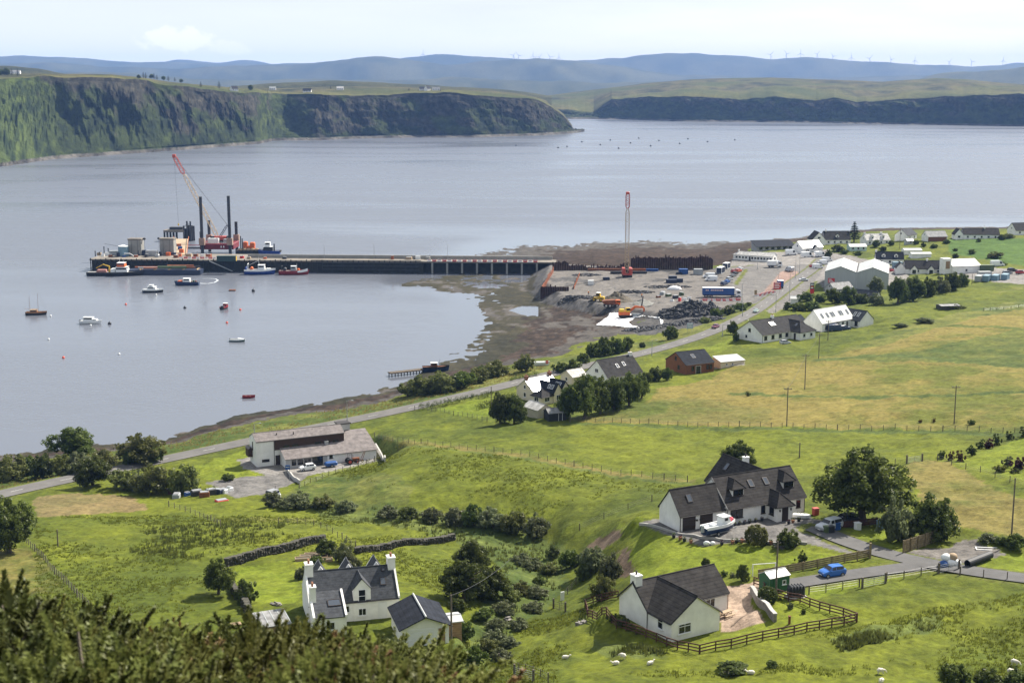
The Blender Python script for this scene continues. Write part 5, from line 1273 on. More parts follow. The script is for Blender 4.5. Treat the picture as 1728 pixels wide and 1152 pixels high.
# --- dark roofed house behind the shelter belt
f = F['dark']; o = house_root(f,'white gabled house with big dark roof behind the shelter belt trees')
h = 2.6; W = 9; r_ = f.zv(0,4.5,607.9) - h
B = block(o,0,13,0,W,h,r_,roof='tile_dark'); skylight(B,0,5.6,.5,.7,1.2,'pvc'); skylight(B,0,8.2,.55,.7,1.2,'pvc')
win(o,0,6.2,-pi / 2,.8,1.4,1.2); win(o,0,3.2,-pi / 2,.8,1.2,1.2); win(o,0,4.5,-pi / 2,3.2,1.3,1.1,nx=2)
for xx in (2,5,8,11): win(o,xx,0,0,.8,1.1,1.2)
chimney(o,12.4,4.5,h + r_ - .6,h + r_ + .9,.9,.7,'white_harl',1)
f = F['dark_annex']
shed_house('low annexe with pale grey roof in front of the dark roofed house',f.P,f.a,5.4,5.2,2.3,1.5,'x','cream_harl','roof_pale','annexe',wins=[(0,2.6,-pi / 2,.9,.9,1)])
# --- silver roofed house
f = F['silver']; o = house_root(f,'cream house with bright silver roof, two brick chimneys and dark gabled wings')
h = 2.9; W = 6.6; L_ = 9.4; r_ = 2.5
B = block(o,0,L_,0,W,h,r_,wall='cream_harl',roof='sheet_silver')
for xx in (.5,L_ - .5): chimney(o,xx,W / 2,h + r_ - .5,h + r_ + 1.0,.7,1.0,'terracotta',2)
for xa,yb in ((3.0,-4.6),(6.6,-3.6)):
 Bw = block(o,xa,xa + 3.3,yb,-.02,2.5,2.4,'y',wall='cream_harl',roof='slate_black',rb1=2.6,eb1=-.3)
 skylight(Bw,0,yb + 1.4,.55,.7,1.1,'pvc'); skylight(Bw,0,yb + 2.6,.55,.7,1.1,'pvc'); win(o,xa + 1.65,yb,0,.7,1.3,1.3,nx=2)
Bh = block(o,-1.2,2.9,-4.4,-.6,2.2,1.4,'x',wall='cream_harl',roof='tile_dark',hip0=1.9,hip1=1.9)
win(o,.8,-4.4,0,.7,1.8,1.2,nx=2); win(o,-1.2,-2.5,-pi / 2,.7,1.6,1.2,nx=2)
win(o,0,3.3,-pi / 2,.8,.9,1.2); win(o,0,3.3,-pi / 2,3.0,.8,1.0)
f = F['yellow_shed']
o,B = shed_house('yellowish gabled shed between the dark trees and the black shed',f.P,f.a,4.2,6,2.3,1.1,'y','sheet_cream','roof_pale',doors=[(2.1,0,0,1.8,1.9,'sheet_cream')])
f = F['black_shed']
o,B = shed_house('small black shed with grey roof at the edge of the green field',f.P,f.a,4.4,3.2,2.0,.8,'x','black_paint','roof_grey',doors=[(3,0,0,.9,1.8,'black_paint')])
# --- white bungalow with the hipped wing
f = F['white_l']; o = house_root(f,'long white bungalow with dark roof and hipped wing on the slope above the road',name='bungalow')
W = max(8,min(11,f.ly(1243.3))); h = f.zv(0,0,565.2); r_ = f.zv(0,W / 2,542.3) - h
L_ = 15.0
B = block(o,0,L_ + 7,0,W,h,r_,roof='tile_dark'); skylight(B,0,7.5,.6,.9,1.5,'pvc'); skylight(B,0,8.7,.6,.9,1.5,'pvc')
xw = 13.2
Bw = block(o,xw,xw + 7.2,-4.3,-.02,h,r_ * .75,'y',roof='tile_dark',hip0=3.6,rb1=W * .4,eb1=-.3); skylight(Bw,0,-.6,.6,.8,1.3)
for xx in (1.6,5,8.5,11.6): win(o,xx,0,0,.8,1.3,1.25,'dark_frame',nx=2)
for xx in (xw + 1.8,xw + 5.2): win(o,xx,-4.3,0,.8,1.2,1.2)
win(o,0,W * .5,-pi / 2,2.9,1.0,1.1,'dark_frame'); win(o,0,W * .62,-pi / 2,.9,.7,.8,'dark_frame'); door(o,xw,-2,-pi / 2,.9,2,'dark_frame')
chimney(o,10.5,W / 2,h + r_ - .5,h + r_ + .9,.9,.7,'white_harl',2); downpipe(o,.05,-.07,h)
# --- white house with the pale sheet roof
f = F['metal']; o = house_root(f,'white house with pale sheet roof and row of roof lights behind the bungalow')
W = max(6.5,min(9,f.ly(1356))); h = f.zv(0,0,546.5); r_ = f.zv(0,W / 2,523.5) - h; L_ = 17
B = block(o,0,L_,0,W,h,r_,roof='sheet_light',ov=.15)
for xx in (2.2,5.0,7.2,8.2,11.6,12.6,15.6): skylight(B,0,xx,.5,.7,1.7,'sheet_grey')
for xx in (2,4.2,11): win(o,xx,0,0,.6,.8,1.6,'dark_frame')
win(o,7.8,0,0,.5,2.6,1.7,'dark_frame',nx=3); door(o,13.3,0,0,1.0,2.1)
Ba = block(o,15.6,23.2,-3.4,5.2,2.3,3.0,'y',roof='slate',wall='white_harl',ov=.15); skylight(Ba,0,-1.4,.55,.6,1.7,'pvc'); skylight(Ba,0,.2,.55,.6,1.7,'pvc')
win(o,15.6,-2,-pi / 2,.6,1.2,1.5,'dark_frame')
shed_house('dark roofed garden building behind the pale sheet roofed house',f.w(-1.0,11),f.a,6,4,2.2,1.3,'x','grey_harl','slate_black','garden_building')
# --- twin gabled grey shed
f = F['twin']; o = house_root(f,'big grey industrial shed with two light roofed gables','warehouse','industrial_shed')
LX = f.lx(1497) + .4; D_ = 30; h = max(4.2,f.zv(0,0,458.0)); ap = f.zv(LX * .25,0,449.6) - h; ap = min(max(ap,2.2),5)
for i in range(2):
 block(o,LX / 2 * i + (.01 if i else 0),LX / 2 * (i + 1) - .01,0,D_,h,ap,'y',wall='sheet_grey',roof='sheet_light',ov=.02 if False else .0,ovg=.25,gutter=False,z0=-1.5)
MB().box(LX / 2 - .5,LX / 2 + .5,.3,D_ - .2,h - .1,h + .25).build('valley_gutter','trim_dark',o)
sg = MB().box(1.4,4.2,-.12,-.005,2.6,4.6).build('sign_panel',mat('sign_red',(.5,.03,.035),.5),o)
for k in range(3): MB().box(1.7,3.9 - k * .5,-.145,-.125,2.95 + k * .5,3.2 + k * .5).build('sign_lettering','pvc',sg)
win(o,7.4,0,0,2.2,3.2,1.1,'dark_frame',nx=4,sill=False); garage_door(o,20.5,0,0,3.6,3.6,'sheet_grey')
MB().box(LX / 2 + .1,LX / 2 + .25,-.12,-.004,0,h).build('downpipe','sheet_light',o)
# --- ferry terminal
f = F['terminal']; o = house_root(f,'long low white ferry terminal with pale grey roof behind the car park','terminal','ferry_terminal')
block(o,0,12.6,-6.2,0,2.7,1.5,roof='roof_pale',gutter=False); block(o,12.62,21,-6.0,-.8,2.6,1.3,roof='roof_pale',gutter=False,hip1=2.2)
for k in range(7): win(o,1.1 + k * 1.6,0,pi,.9,1.05,1.0,'dark_frame',sill=False)
for k in range(4): win(o,14.2 + k * 1.7,-.8,pi,.9,1.0,.9,'dark_frame',sill=False)
door(o,12.0,0,pi,.95,2.05,'dark_frame'); win(o,0,-3.1,-pi / 2,.8,1.8,1.2,'dark_frame',nx=2); chimney(o,19.2,-3.4,3.6,4.9,.6,.5,'white_harl',1)
p = G(1278,424)
o = thing('visitor_building','dark low building with wide tilted solar roof beside the shingle shore','building',p,R(12))
block(o,0,21,0,9,2.6,2.2,mono=True,wall='grey_harl',roof='slate_black',ov=1.0,ovg=.8)
for k in range(6): win(o,2 + k * 3.4,0,0,.8,1.8,1.3,'dark_frame',sill=False)
win(o,21,4.5,pi / 2,.9,4,1.7,'pvc',nx=4,sill=False)
# --- houses of the village: near corner, heading, length, width, eaves, rise
def village(label,N,yaw,L,W,h,rise,wall='white_harl',roof='tile_dark',nw=4,gw=1,dorm=0,chim=(),sky=0,name='house',ridge='x',cat='house',extra=None,lift=0):
 fr_ = Frame(N,yaw); P = fr_.P.copy(); P[2] += lift
 o = thing(name,label,cat,P,fr_.a)
 B = block(o,0,L,0,W,h,rise,ridge,wall=wall,roof=roof,gutter=False,z0=-2)
 for k in range(nw): win(o,L * (k + .6) / (nw + .2),0,0,.8,1.1,1.2,'pvc')
 if gw: win(o,0,W * .5,-pi / 2,h + .4,1.0,1.0); win(o,L,W * .5,pi / 2,h + .3,1.1,1.0)
 for k in range(dorm):
  xd = L * (k + .6) / (dorm + .2); sl = rise / (W / 2); yf = W * .12; zb = h + yf * sl
  block(o,xd - .9,xd + .9,yf,yf + 2.4,zb + 1.1,.7,'y',wall=wall,roof=roof,names=('dormer','dormer_roof'),z0=zb - .3,ov=.15,gutter=False,rb1=yf + 2.2,eb1=yf + 1.2)
  win(o,xd,yf,0,zb + .1,1.0,.9)
 for c in chim: chimney(o,c * L,W / 2,h + rise - .5,h + rise + .9,.8,.7,wall,1)
 for k in range(sky): skylight(B,0,L * (k + .7) / (sky + .4),.5,.8,1.2)
 if extra: extra(o,B)
 return o
def big_white_extra(o,B):
 block(o,-7.5,-.02,-1.5,8.5,2.8,4.0,'y',roof='tile_dark',gutter=False,z0=-2); win(o,-3.7,-1.5,0,.8,2.2,1.4,nx=3); win(o,-3.7,-1.5,0,3.4,1.6,1.1,nx=2)
village('large white house with long dark roof and front gable at the shore',(1392,413),3,14,9,2.8,4.0,dorm=1,chim=(.1,),extra=big_white_extra)
def hall_extra(o,B): block(o,6.5,9.6,-1.4,-.02,2.4,1.6,'y',roof='slate_black',gutter=False,z0=-1); win(o,3.2,0,0,.8,2.2,1.2,nx=3)
village('pale roofed white house with dark porch beside the campervans',(1354,428),30,14,8,2.8,3.2,roof='sheet_light',nw=2,extra=hall_extra)
village('grey roofed white house with wide dark dormer left of the conifer',(1462,414),14,14,7.5,2.7,3.0,roof='roof_pale',dorm=2,chim=(.05,.75))
village('white house with blue grey slate roof and bright gable beside the brown timber one',(1531,406),48,11,7.5,2.7,3.0,roof='slate',nw=2)
def verandah(o,B): MB().box(.4,10.6,-.14,-.004,-.5,2.5).build('timber_cladding','timber_brown',o)
village('house with grey roof and brown timber front beside the blue grey slate one',(1565,408),7,11,8,2.7,2.6,roof='roof_grey',nw=0,extra=verandah)
def long_extra(o,B): block(o,-4.6,-.02,.6,7.6,2.6,2.8,'y',roof='tile_brown',gutter=False,z0=-1.5); win(o,-2.3,.6,0,.8,1.4,1.2)
village('long white bungalow with brown roof on the skyline beside the green field',(1626,404),-4,19,8,2.7,2.9,roof='tile_brown',nw=5,chim=(.62,),extra=long_extra)
village('house with plain dark roof at the far edge of the village',(1714,397),12,13,9,2.6,3.6,roof='tile_dark',nw=3)
village('white cottage with two front dormers behind the twin gabled shed',(1478,446),-8,13,7,2.7,3.0,dorm=2,chim=(.02,),roof='slate_black',nw=3)
village('teal walled bungalow with pale porch below the conifer',(1434,424),6,9,5,2.3,1.2,roof='sheet_light',wall=mat('teal_harl',(.45,.58,.55),.9).name,nw=3,gw=0)
def hotel_extra(o,B):
 for xx in (2.0,9.5,15.5): block(o,xx,xx + 3.0,-1.8,-.02,2.3,1.7,'y',roof='tile_dark',gutter=False,z0=-1.5,names=('porch','porch_roof')); win(o,xx + 1.5,-1.8,0,.5,1.6,1.6,'dark_frame',nx=2)
 block(o,-4.0,-.02,1,6,2.6,2.2,'y',roof='tile_dark',gutter=False,z0=-1.5)
village('long hotel with grey roof and small gabled porches behind the tree belt',(1528,462),-6,20,8,2.5,3.2,roof='tile_dark',nw=2,chim=(.5,),name='hotel',cat='hotel',extra=hotel_extra)
def brew_extra(o,B): MB().box(-3.8,-.02,1.0,4.8,-1.5,6.8).build('tower','white_harl',o); win(o,-1.9,1.0,0,2.2,2.0,3.4,'timber_pale',glass='timber_pale',sill=False); garage_door(o,13.5,6,pi / 2,3,2.6)
village('white walled store with pale ribbed roof and square white tower',(1607,462),14,14,11,3.4,2.4,roof='sheet_light',nw=1,gw=0,name='store_building',cat='store',extra=brew_extra)
village('small grey house with pale roof below the twin gabled shed',(1408,498),28,10,6,2.4,2.2,wall='grey_harl',roof='roof_grey',nw=2)
village('small slate roofed house with white chimney among the trees below the sheds',(1428,510),-38,12,6,2.5,2.6,roof='slate',nw=3,chim=(.05,),sky=2)
village('low white garage with flat pale roof behind the dormered cottage',(1526,430),4,9,5,2.3,.7,roof='sheet_light',nw=0,gw=0,name='garage',cat='garage')
village('second low garage with pale roof further from the dormered cottage',(1538,436),4,10,4,2.2,.6,roof='sheet_light',nw=0,gw=0,name='garage',cat='garage')
village('small green wooden hut on the lawn below the slate gable',(1531,413),20,4,3,2,.9,wall='sheet_light',roof='sheet_light',nw=1,gw=0,name='garden_hut',cat='hut')
village('dark timber shed beside the white tower store',(1633,458),8,5.5,5,2.3,1.0,wall='black_paint',roof='tile_dark',nw=0,gw=0,name='shed',cat='shed')
village('roofless stone ruin with rusting sheets on the upper pasture',(1588,523),10,7,4,1.3,.3,wall='stone_wall',roof='roof_grey',nw=0,gw=0,name='ruin',cat='ruin')
o_ = village('low pale outbuilding hidden by the trees below the sheds',(1334,513),-10,7,4,2.2,.8,roof='sheet_light',nw=1,gw=0,name='outbuilding',cat='outbuilding')
# far houses on the cliff top
def far_house(label,u,v,y,yaw,L,W,h,rise,roof='tile_dark',wall='white_harl',group=None):
 p = ondist(u,v,y); o = thing('farmhouse',label,'house',(p[0],p[1],p[2]),R(yaw),group)
 block(o,0,L,0,W,h,rise,wall=wall,roof=roof,gutter=False,z0=-9);
 for k in range(3): win(o,L * (k + .6) / 3.2,0,0,1,1.3,1.4)
 return o
# ================================================================ HARBOUR
for nm,c,kw in (('hull_black',(.014,.016,.02),dict(rough=.5)),('hull_navy',(.012,.03,.085),dict(rough=.45)),('hull_blue',(.012,.045,.22),dict(rough=.4)),('hull_red',(.22,.018,.022),dict(rough=.45)),
                  ('boat_white',(.72,.73,.72),dict(rough=.4)),('deck_grey',(.22,.22,.21),dict(var=.2,vscale=.8)),('varnish',(.24,.11,.045),dict(rough=.5)),('orange_paint',(.55,.12,.03),dict(rough=.55,var=.15,vscale=.6)),
                  ('crane_red',(.40,.07,.05),dict(rough=.5)),('crane_beige',(.42,.33,.22),dict(rough=.6)),('dark_steel',(.035,.037,.042),dict(rough=.6,var=.3,vscale=.5)),('yellow_paint',(.55,.36,.03),dict(rough=.55,var=.1,vscale=.8)),
                  ('weed_pile',(.024,.026,.022),dict(rough=.85,var=.5,vscale=.5)),('quay_concrete',(.17,.15,.125),dict(rough=.95,var=.3,vscale=.15)),('tower_concrete',(.26,.255,.235),dict(rough=.9,var=.15,vscale=.3)),
                  ('tank_blue',(.16,.25,.31),dict(rough=.5,var=.12,vscale=.5)),('rust_dark',(.050,.025,.020),dict(rough=.9,var=.5,vscale=.4)),('rust_orange',(.30,.10,.045),dict(rough=.85,var=.35,vscale=.5)),
                  ('pipe_green',(.075,.105,.05),dict(rough=.6,var=.2,vscale=.5)),('barrier_red',(.50,.035,.035),dict(rough=.5)),('barrier_white',(.75,.75,.73),dict(rough=.5)),('rubber',(.016,.016,.017),dict(rough=.8)),
                  ('container_blue',(.02,.075,.24),dict(rough=.5,var=.1,vscale=.6)),('container_green',(.018,.045,.04),dict(rough=.5,var=.1,vscale=.6)),('container_navy',(.02,.03,.06),dict(rough=.5)),('steel_grey',(.30,.32,.33),dict(rough=.5,var=.12,vscale=.6)),
                  ('foam',(.42,.45,.48),dict(rough=.9)),('galv',(.36,.37,.38),dict(rough=.45,metal=.5)),('hivis',(.75,.25,.02),dict(rough=.8)),('buoy_orange',(.70,.10,.05),dict(rough=.5)),('pale_wood',(.34,.25,.16),dict(rough=.8,var=.2,vscale=1))):
 mat(nm,c,**kw)
DZ = 6.0
pa,pb = onz(152,457,0),onz(931,463,0)
PYAW = atan2(pb[1] - pa[1],pb[0] - pa[0]); PLEN = float(np.hypot(*(pb - pa)[:2])); XH = 78.0
def PL(x,y,z=0.0): return (pa[0] + x * cos(PYAW) - y * sin(PYAW),pa[1] + x * sin(PYAW) + y * cos(PYAW),z)
pier = thing('pier','long concrete pier with dark timber fenders reaching out across the bay','pier',(pa[0],pa[1],0),PYAW)
d_ = MB().box(0,XH,0,24,DZ - .7,DZ).box(XH + .01,PLEN + 2,0,10.5,DZ - .7,DZ - .004); d_.build('deck','quay_concrete',pier)
MB().box(.8,XH - .6,.8,23,-4,DZ - .71).box(XH - .59,168,.9,9.6,-4,DZ - .715).build('quay_wall','weed_pile',pier)
MB().box(168.01,PLEN + 1,4.5,9.6,-4,DZ - .72).build('inner_wall','weed_pile',pier)
MB().box(XH,PLEN,9.7,10.5,DZ + .002,DZ + 1.7).build('parapet','tower_concrete',pier)
k_ = 0
for i in range(64):
 x = .6 + i * 2.6
 if x > 166: break
 MB().box(x - .2,x + .2,-.32,-.02,-4,DZ + (.5 if i % 3 == 0 else .1)).build('fender','weed_pile',pier)
for i in range(8): MB().box(172 + i * 7.4,172.9 + i * 7.4,.1,1.0,-4,DZ - .71).build('column','tower_concrete',pier)
for z in (1.6,3.4,4.8): MB().box(118,166,-.62,-.34,z,z + .3).build('waling','dark_steel',pier)
MB().box(112,167,.05,.3,DZ + .004,DZ + .35).build('kerb_beam','quay_concrete',pier)
def barrier_run(n,place,rz,where):
 for i in range(n):
  x,y,z = place(i)
  t = thing('barrier',f'{ORD[i]} red and white barrier {where}','barrier',(x,y,z),rz,'red and white barriers ' + where.split(' counted')[0])
  w = MB();
  MB().prism([(-.3,0),(.3,0),(.12,.35),(.1,.95),(-.1,.95),(-.12,.35)],-.95,.95,axis='x').xf(Matrix.Identity(4)).build('body','barrier_red' if i % 2 else 'barrier_white',t)
  MB().box(-.7,.7,-.125,.125,.55,.8).build('stripe','barrier_white' if i % 2 else 'barrier_red',t)
barrier_run(22,lambda i: PL(171 + i * 2.5,.55,DZ),PYAW,'along the inner pier edge counted from the sea end')
barrier_run(10,lambda i: PL(45.5 + i * 2.1,4.5,DZ),PYAW,'on the pier head counted from its seaward side')
def lamp_post(p,h,label,group=None,arm=1.2,rz=0):
 t = thing('lamp_post',label,'lamp post',p,rz,group)
 MB().cyl((0,0,-.3),(0,0,h),.12,.07,8).cyl((0,0,0),(0,0,1.1),.16,.16,8).build('pole','galv',t)
 MB().tube([(0,0,h - .1),(arm * .5,0,h + .12),(arm,0,h + .15)],.05,5).build('arm','galv',t)
 MB().bbox(arm - .1,arm + .5,-.15,.15,h + .06,h + .2,.04).build('lantern','steel_grey',t)
 return t
for i,u in enumerate((545,630,755)):
 x = (np.array(onz(u,437,DZ)) - pa)[0]; lamp_post(PL(x,9.2,DZ),7.2,f'slim lamp post on the outer pier wall, {ORD[i]} from the sea end','lamp posts along the pier',rz=-pi / 2)
# linkspan towers
def lift_tower(u0,u1,vb,vt,label,right):
 p = onz((u0 + u1) / 2,vb,DZ); w = (u1 - u0) * p[1] / FPX; h = zat(p[0],p[1],vt) - DZ
 t = thing('lift_tower',label,'tower',(p[0],p[1] + w * .3,DZ),PYAW)
 MB().box(-w / 2,w / 2,-2.4,2.4,.8,h - .7).build('wall','tower_concrete',t)
 for a in (-1,1):
  for b in (-1,1): MB().box(a * (w / 2 - .5) - .4,a * (w / 2 - .5) + .4,b * 1.95 - .35,b * 1.95 + .35,-.3,.8).build('leg','tower_concrete',t)
 MB().box(-w / 2 - .25,w / 2 + .25,-2.65,2.65,h - .699,h - .1).build('cap_beam','quay_concrete',t)
 for k in (-.25,.22): MB().box(w * k - .06,w * k + .06,-2.47,-2.405,.9,h - .8).build('rib','dark_steel',t)
 s = 1 if right else -1
 MB().cyl((s * w * .5,0,h - .35),(s * (w * .5 + 1.5),0,h - .35),.28,n=8).cyl((s * (w * .5 + 1.1),-.5,h - .35),(s * (w * .5 + 1.1),.5,h - .35),.6,n=12).build('winch','dark_steel',t)
 MB().cyl((s * (w * .5 + 1.1),0,.2),(s * (w * .5 + 1.1),0,h - .6),.06,n=5).build('cable','dark_steel',t)
 MB().cyl((.2,0,h - .1),(.2,0,h + 2.6),.05,n=5).build('mast','galv',t)
lift_tower(217.5,240,431,402.5,'grey concrete lift tower beside the blue tank',True)
lift_tower(270.5,294.5,430,402,'grey concrete lift tower beside the beige ramp',False)
p = onz(206.5,433,DZ)
t = thing('storage_tank','round blue grey tank on the pier head','tank',(p[0],p[1] + 2.5,DZ),0)
MB().cyl((0,0,-.02),(0,0,5.0),2.6,n=24).build('shell','tank_blue',t); MB().loft([[(r * cos(2 * pi * i / 24),r * sin(2 * pi * i / 24),z) for i in range(24)] for r,z in ((2.7,5.0),(2.6,5.15),(.4,5.75))]).build('roof','boat_white',t)
MB().tube([(-2.4,-1.5,5.3),(-9,-1.5,6.4)],.09,5).build('pipe','dark_steel',t)
# containers, cabins and kit on the pier head
def container(label,p,rz,L,W,H,m,end=None,name='container',cat='container',group=None):
 t = thing(name,label,cat,p,rz,group); b = MB(); n = max(int(L / .4),3)
 prof = []
 for i in range(n):                      # corrugated sides
  x0,x1 = -L / 2 + L * i / n,-L / 2 + L * (i + 1) / n; d = .04 if i % 2 else 0
  b.box(x0,x1,-W / 2 + d,W / 2 - d,.12,H - .1)
 b.build('body',m,t)
 f = MB()
 for a in (-1,1):
  for c in (-1,1): f.box(a * L / 2 - .09,a * L / 2 + .09,c * W / 2 - .09,c * W / 2 + .09,0,H)
 f.box(-L / 2,L / 2,-W / 2 - .05,W / 2 + .05,H - .1,H + .02).box(-L / 2,L / 2,-W / 2 - .05,W / 2 + .05,0,.12); f.build('frame',end if end == 'boat_white' else m,t)
 for c in (-.5,.5): MB().box(L / 2 + .01,L / 2 + .06,c * W / 2 - W / 4 + .04,c * W / 2 + W / 4 - .04,.15,H - .15).build('door',end or m,t)
 return t
def on_deck(u,v,dy=1.2): p = onz(u,v,DZ); return (p[0],p[1] + dy,DZ)
container('long grey container on the pier head in front of the blue tank',on_deck(223,431),.05,5.2,2.4,2.2,'steel_grey')
container('navy container beside the grey lift tower and the blue tank',on_deck(239,431),.3,4.0,2.4,2.6,'container_navy')
container('pale grey cabin at the left of the blue tank',on_deck(192,431),.1,4.6,2.4,2.3,'steel_grey',name='cabin',cat='cabin')
container('small navy cabin below the blue tank',on_deck(201,433),0,2.4,2.0,1.9,'container_navy',name='cabin',cat='cabin')
container('broad silver box store between the two lift towers',on_deck(255.5,432.5),0,5.6,2.6,2.9,'galv',name='box_store',cat='store')
container('orange generator under the grey lift tower',on_deck(283,432),0,1.9,1.4,1.7,'orange_paint',name='generator',cat='generator')
container('small white hut under the grey lift tower',on_deck(276.5,430),0,1.0,1.0,2.2,'boat_white',name='hut',cat='hut')
container('low dark skip at the right of the white hut on the pier',on_deck(291,431),0,3.0,1.5,1.3,'container_navy',name='skip',cat='skip')
container('long dark green container with yellow end on the pier',on_deck(382,441),0,9.4,2.5,2.6,'container_green','yellow_paint')
t = thing('gangway','curved white gangway ramp on the pier head','gangway',on_deck(216,434),0)
MB().tube([(-2.2,0,1.7),(.3,0,1.75),(1.5,0,1.3),(2.6,0,.3)],.3,6).build('ramp','boat_white',t); MB().cyl((-1.9,0,0),(-1.9,0,1.7),.1,n=6).build('leg','dark_steel',t)
for i,(u,v,h) in enumerate(((161,432,2.6),(176,430,4.2),(183,430,3.4),(168,431,1.8))):
 t = thing('bollard_post',f'{ORD[i]} dark mooring post on the pier end corner','mooring post',on_deck(u,v,0),0,'mooring posts on the pier end'); MB().cyl((0,0,-.2),(0,0,h),.3,.24,8).cyl((0,0,h - .25),(0,0,h),.38,n=8).build('post','dark_steel',t)
# berthing dolphin and ramp
def W0(u,v): return onz(u,v,0)
p = W0(300,407)
t = thing('mooring_dolphin','dark piled berthing platform standing in the sea behind the pier','platform',p,0); s = p[1] / FPX
for k in range(9): MB().cyl(((-22 + k * 2.6) * s,(k % 2) * 3,-4),((-22 + k * 2.6) * s,(k % 2) * 3,6.2),.55,n=8).build('pile','weed_pile',t)
MB().box(-23 * s,12 * s,-1,6,5.4,6.6).build('deck','quay_concrete',t); MB().box(-14 * s,8 * s,1,5,6.6,8.2).build('upper_block','dark_steel',t)
for k in range(9): MB().cyl(((11 + k * 1.9) * s,(k % 3) * 1.5,-4),((11 + k * 1.9) * s,(k % 3) * 1.5,(9.2,7.4,8.4,12,9.5,11.5,8.6,9.2,8.8)[k]),.5,n=8).build('fender_pile','dark_steel',t)
MB().tube([(0,3,6.5),(4,3,9),(6,3,10.5)],.15,5).tube([(1,2,6.5),(5,2,9),(6.6,2,10.3)],.15,5).build('ladder','galv',t)
q0,q1 = np.array(onz(302,431,DZ)),np.array(onz(306,404,DZ + .8))
t = thing('linkspan_ramp','beige vehicle ramp rising from the pier to the berthing platform','ramp',q0,0); dv = q1 - q0
MB().add([(-4,0,0),(4,0,0),(dv[0] + 4,dv[1],dv[2]),(dv[0] - 4,dv[1],dv[2]),(-4,0,.35),(4,0,.35),(dv[0] + 4,dv[1],dv[2] + .35),(dv[0] - 4,dv[1],dv[2] + .35)],[(3,2,1,0),(4,5,6,7),(0,1,5,4),(1,2,6,5),(2,3,7,6),(3,0,4,7)]).build('roadway','pale_wood',t)
for sx in (-4.1,4.1): MB().tube([(sx,0,1.3),(sx + dv[0],dv[1],dv[2] + 1.6)],.18,5).build('side_rail','rust_orange',t)
for k in range(3): container(f'{("orange", "blue", "brown")[k]} machine box on the beige ramp',tuple(q0 + dv * (.12 + .2 * k) + np.array([1.2 - k,0,.36])),.3 * k,2,1.6,1.8 - .3 * k,('orange_paint','container_blue','rust_orange')[k],name='machine_box',cat='machine')
# jack-up barge and its crane
p = W0(366,431); s = p[1] / FPX; hw = 28.5 * s
jb = thing('jack_up_barge','red jack-up barge standing on tall dark legs behind the pier','barge',p,0)
zb = max(2.6,zat(p[0],p[1],421)); zt = zat(p[0],p[1],411.5)
MB().bbox(-hw,hw,0,17,zb,zt,.3).build('hull',mat('barge_red',(.16,.014,.02),.5,var=.15,vscale=.3),jb)
for (x,y,vt) in ((-hw + 1.6,-.9,332),(hw - 1.6,-.9,330.5),(-hw + 1.6,17.9,372),(hw - 1.6,17.9,374)):
 h = zat(p[0],p[1] + y,vt); lg = MB().cyl((x,y,-5),(x,y,h),.85,n=14); lg.build('leg','dark_steel',jb)
 MB().box(x - 1.5,x + 1.5,y - 1.5,y + 1.5,zt - .5,zt + 3.2).build('jack_house',mat('jack_beige',(.30,.20,.15),.7,var=.3,vscale=.5) if 'jack_beige' not in MATS else 'jack_beige',jb)
for x0,x1,z1,m in ((-5.5,.5,2.6,'boat_white'),(3.2,6.0,2.2,'steel_grey')): MB().bbox(x0,x1,3,8,zt + .003,zt + z1,.1).build('deck_cabin',m,jb)
for k,w in enumerate((.6,.6)): MB().box(2.2 + k * 1.4,2.8 + k * 1.4,-.05,-.006,zb + 1.0,zb + 2.0).build('number','barrier_white',jb)
gl = MB()
for k in range(12): gl.cyl((-hw + 3.4 + k * (2 * hw - 6.8) / 11,.2,zt),(-hw + 3.4 + k * (2 * hw - 6.8) / 11,.2,zt + 1.1),.05,n=4)
for z in (.55,1.1): gl.cyl((-hw + 3.4,.2,zt + z),(hw - 3.4,.2,zt + z),.05,n=4)
gl.build('guard_rail','barrier_white',jb)
def lattice(mb,p,q,w,n,r=.09,up=None,taper=True):
 p,q = Vector(p),Vector(q); d = (q - p).normalized(); a = d.cross(Vector((0,1,0)) if abs(d.y) < .9 else Vector((1,0,0))).normalized(); b = d.cross(a)
 def c(i,k):
  f = i / n; ww = w / 2 * (min(1,f * 8 + .35,(1 - f) * 10 + .4) if taper else 1)
  return p + (q - p) * f + a * ww * (1,1,-1,-1)[k] + b * ww * (1,-1,-1,1)[k]
 for k in range(4):
  for i in range(n): mb.cyl(c(i,k),c(i + 1,k),r,n=4)
  for i in range(n): mb.cyl(c(i + i % 2,k) if False else c(i,k if i % 2 else (k + 1) % 4),c(i + 1,(k + 1) % 4 if i % 2 else k),r * .6,n=4)
 return mb
base = np.array([(363 - 366) * s,8,zt + 2.2])
cr = thing('crawler_crane','tall lattice crane with red tip working on the red barge','crane',p + np.array([base[0],8,zt]),0)
yb_ = p[1] + 8; tip = np.array([(297.5 - 364) * yb_ / FPX * 1.0,-1.5,zat(p[0],yb_,263) - zt]); foot = np.array([.4,0,2.4])
m1 = foot + (tip - foot) * .78
lattice(MB(),foot,m1,1.9,22,.13).build('boom','crane_beige',cr); lattice(MB(),m1,tip,1.9,8,.15).bbox(tip[0] - .9,tip[0] + .9,tip[1] - .8,tip[1] + .8,tip[2] - .9,tip[2] + .9,.2).build('boom_head','crane_red',cr)
mast = np.array([(381 - 363.5) * yb_ / FPX,0,zat(p[0],yb_,379.5) - zt])
lattice(MB(),(1.0,0,2.4),mast,.9,6,.12).build('mast','dark_steel',cr)
for k in (-.5,.5): MB().cyl(tuple(mast + np.array([0,k,0])),tuple(tip + np.array([0,k,0])),.06,n=4).build('pendant_line','dark_steel',cr)
hk = zat(p[0],yb_,377) - zt
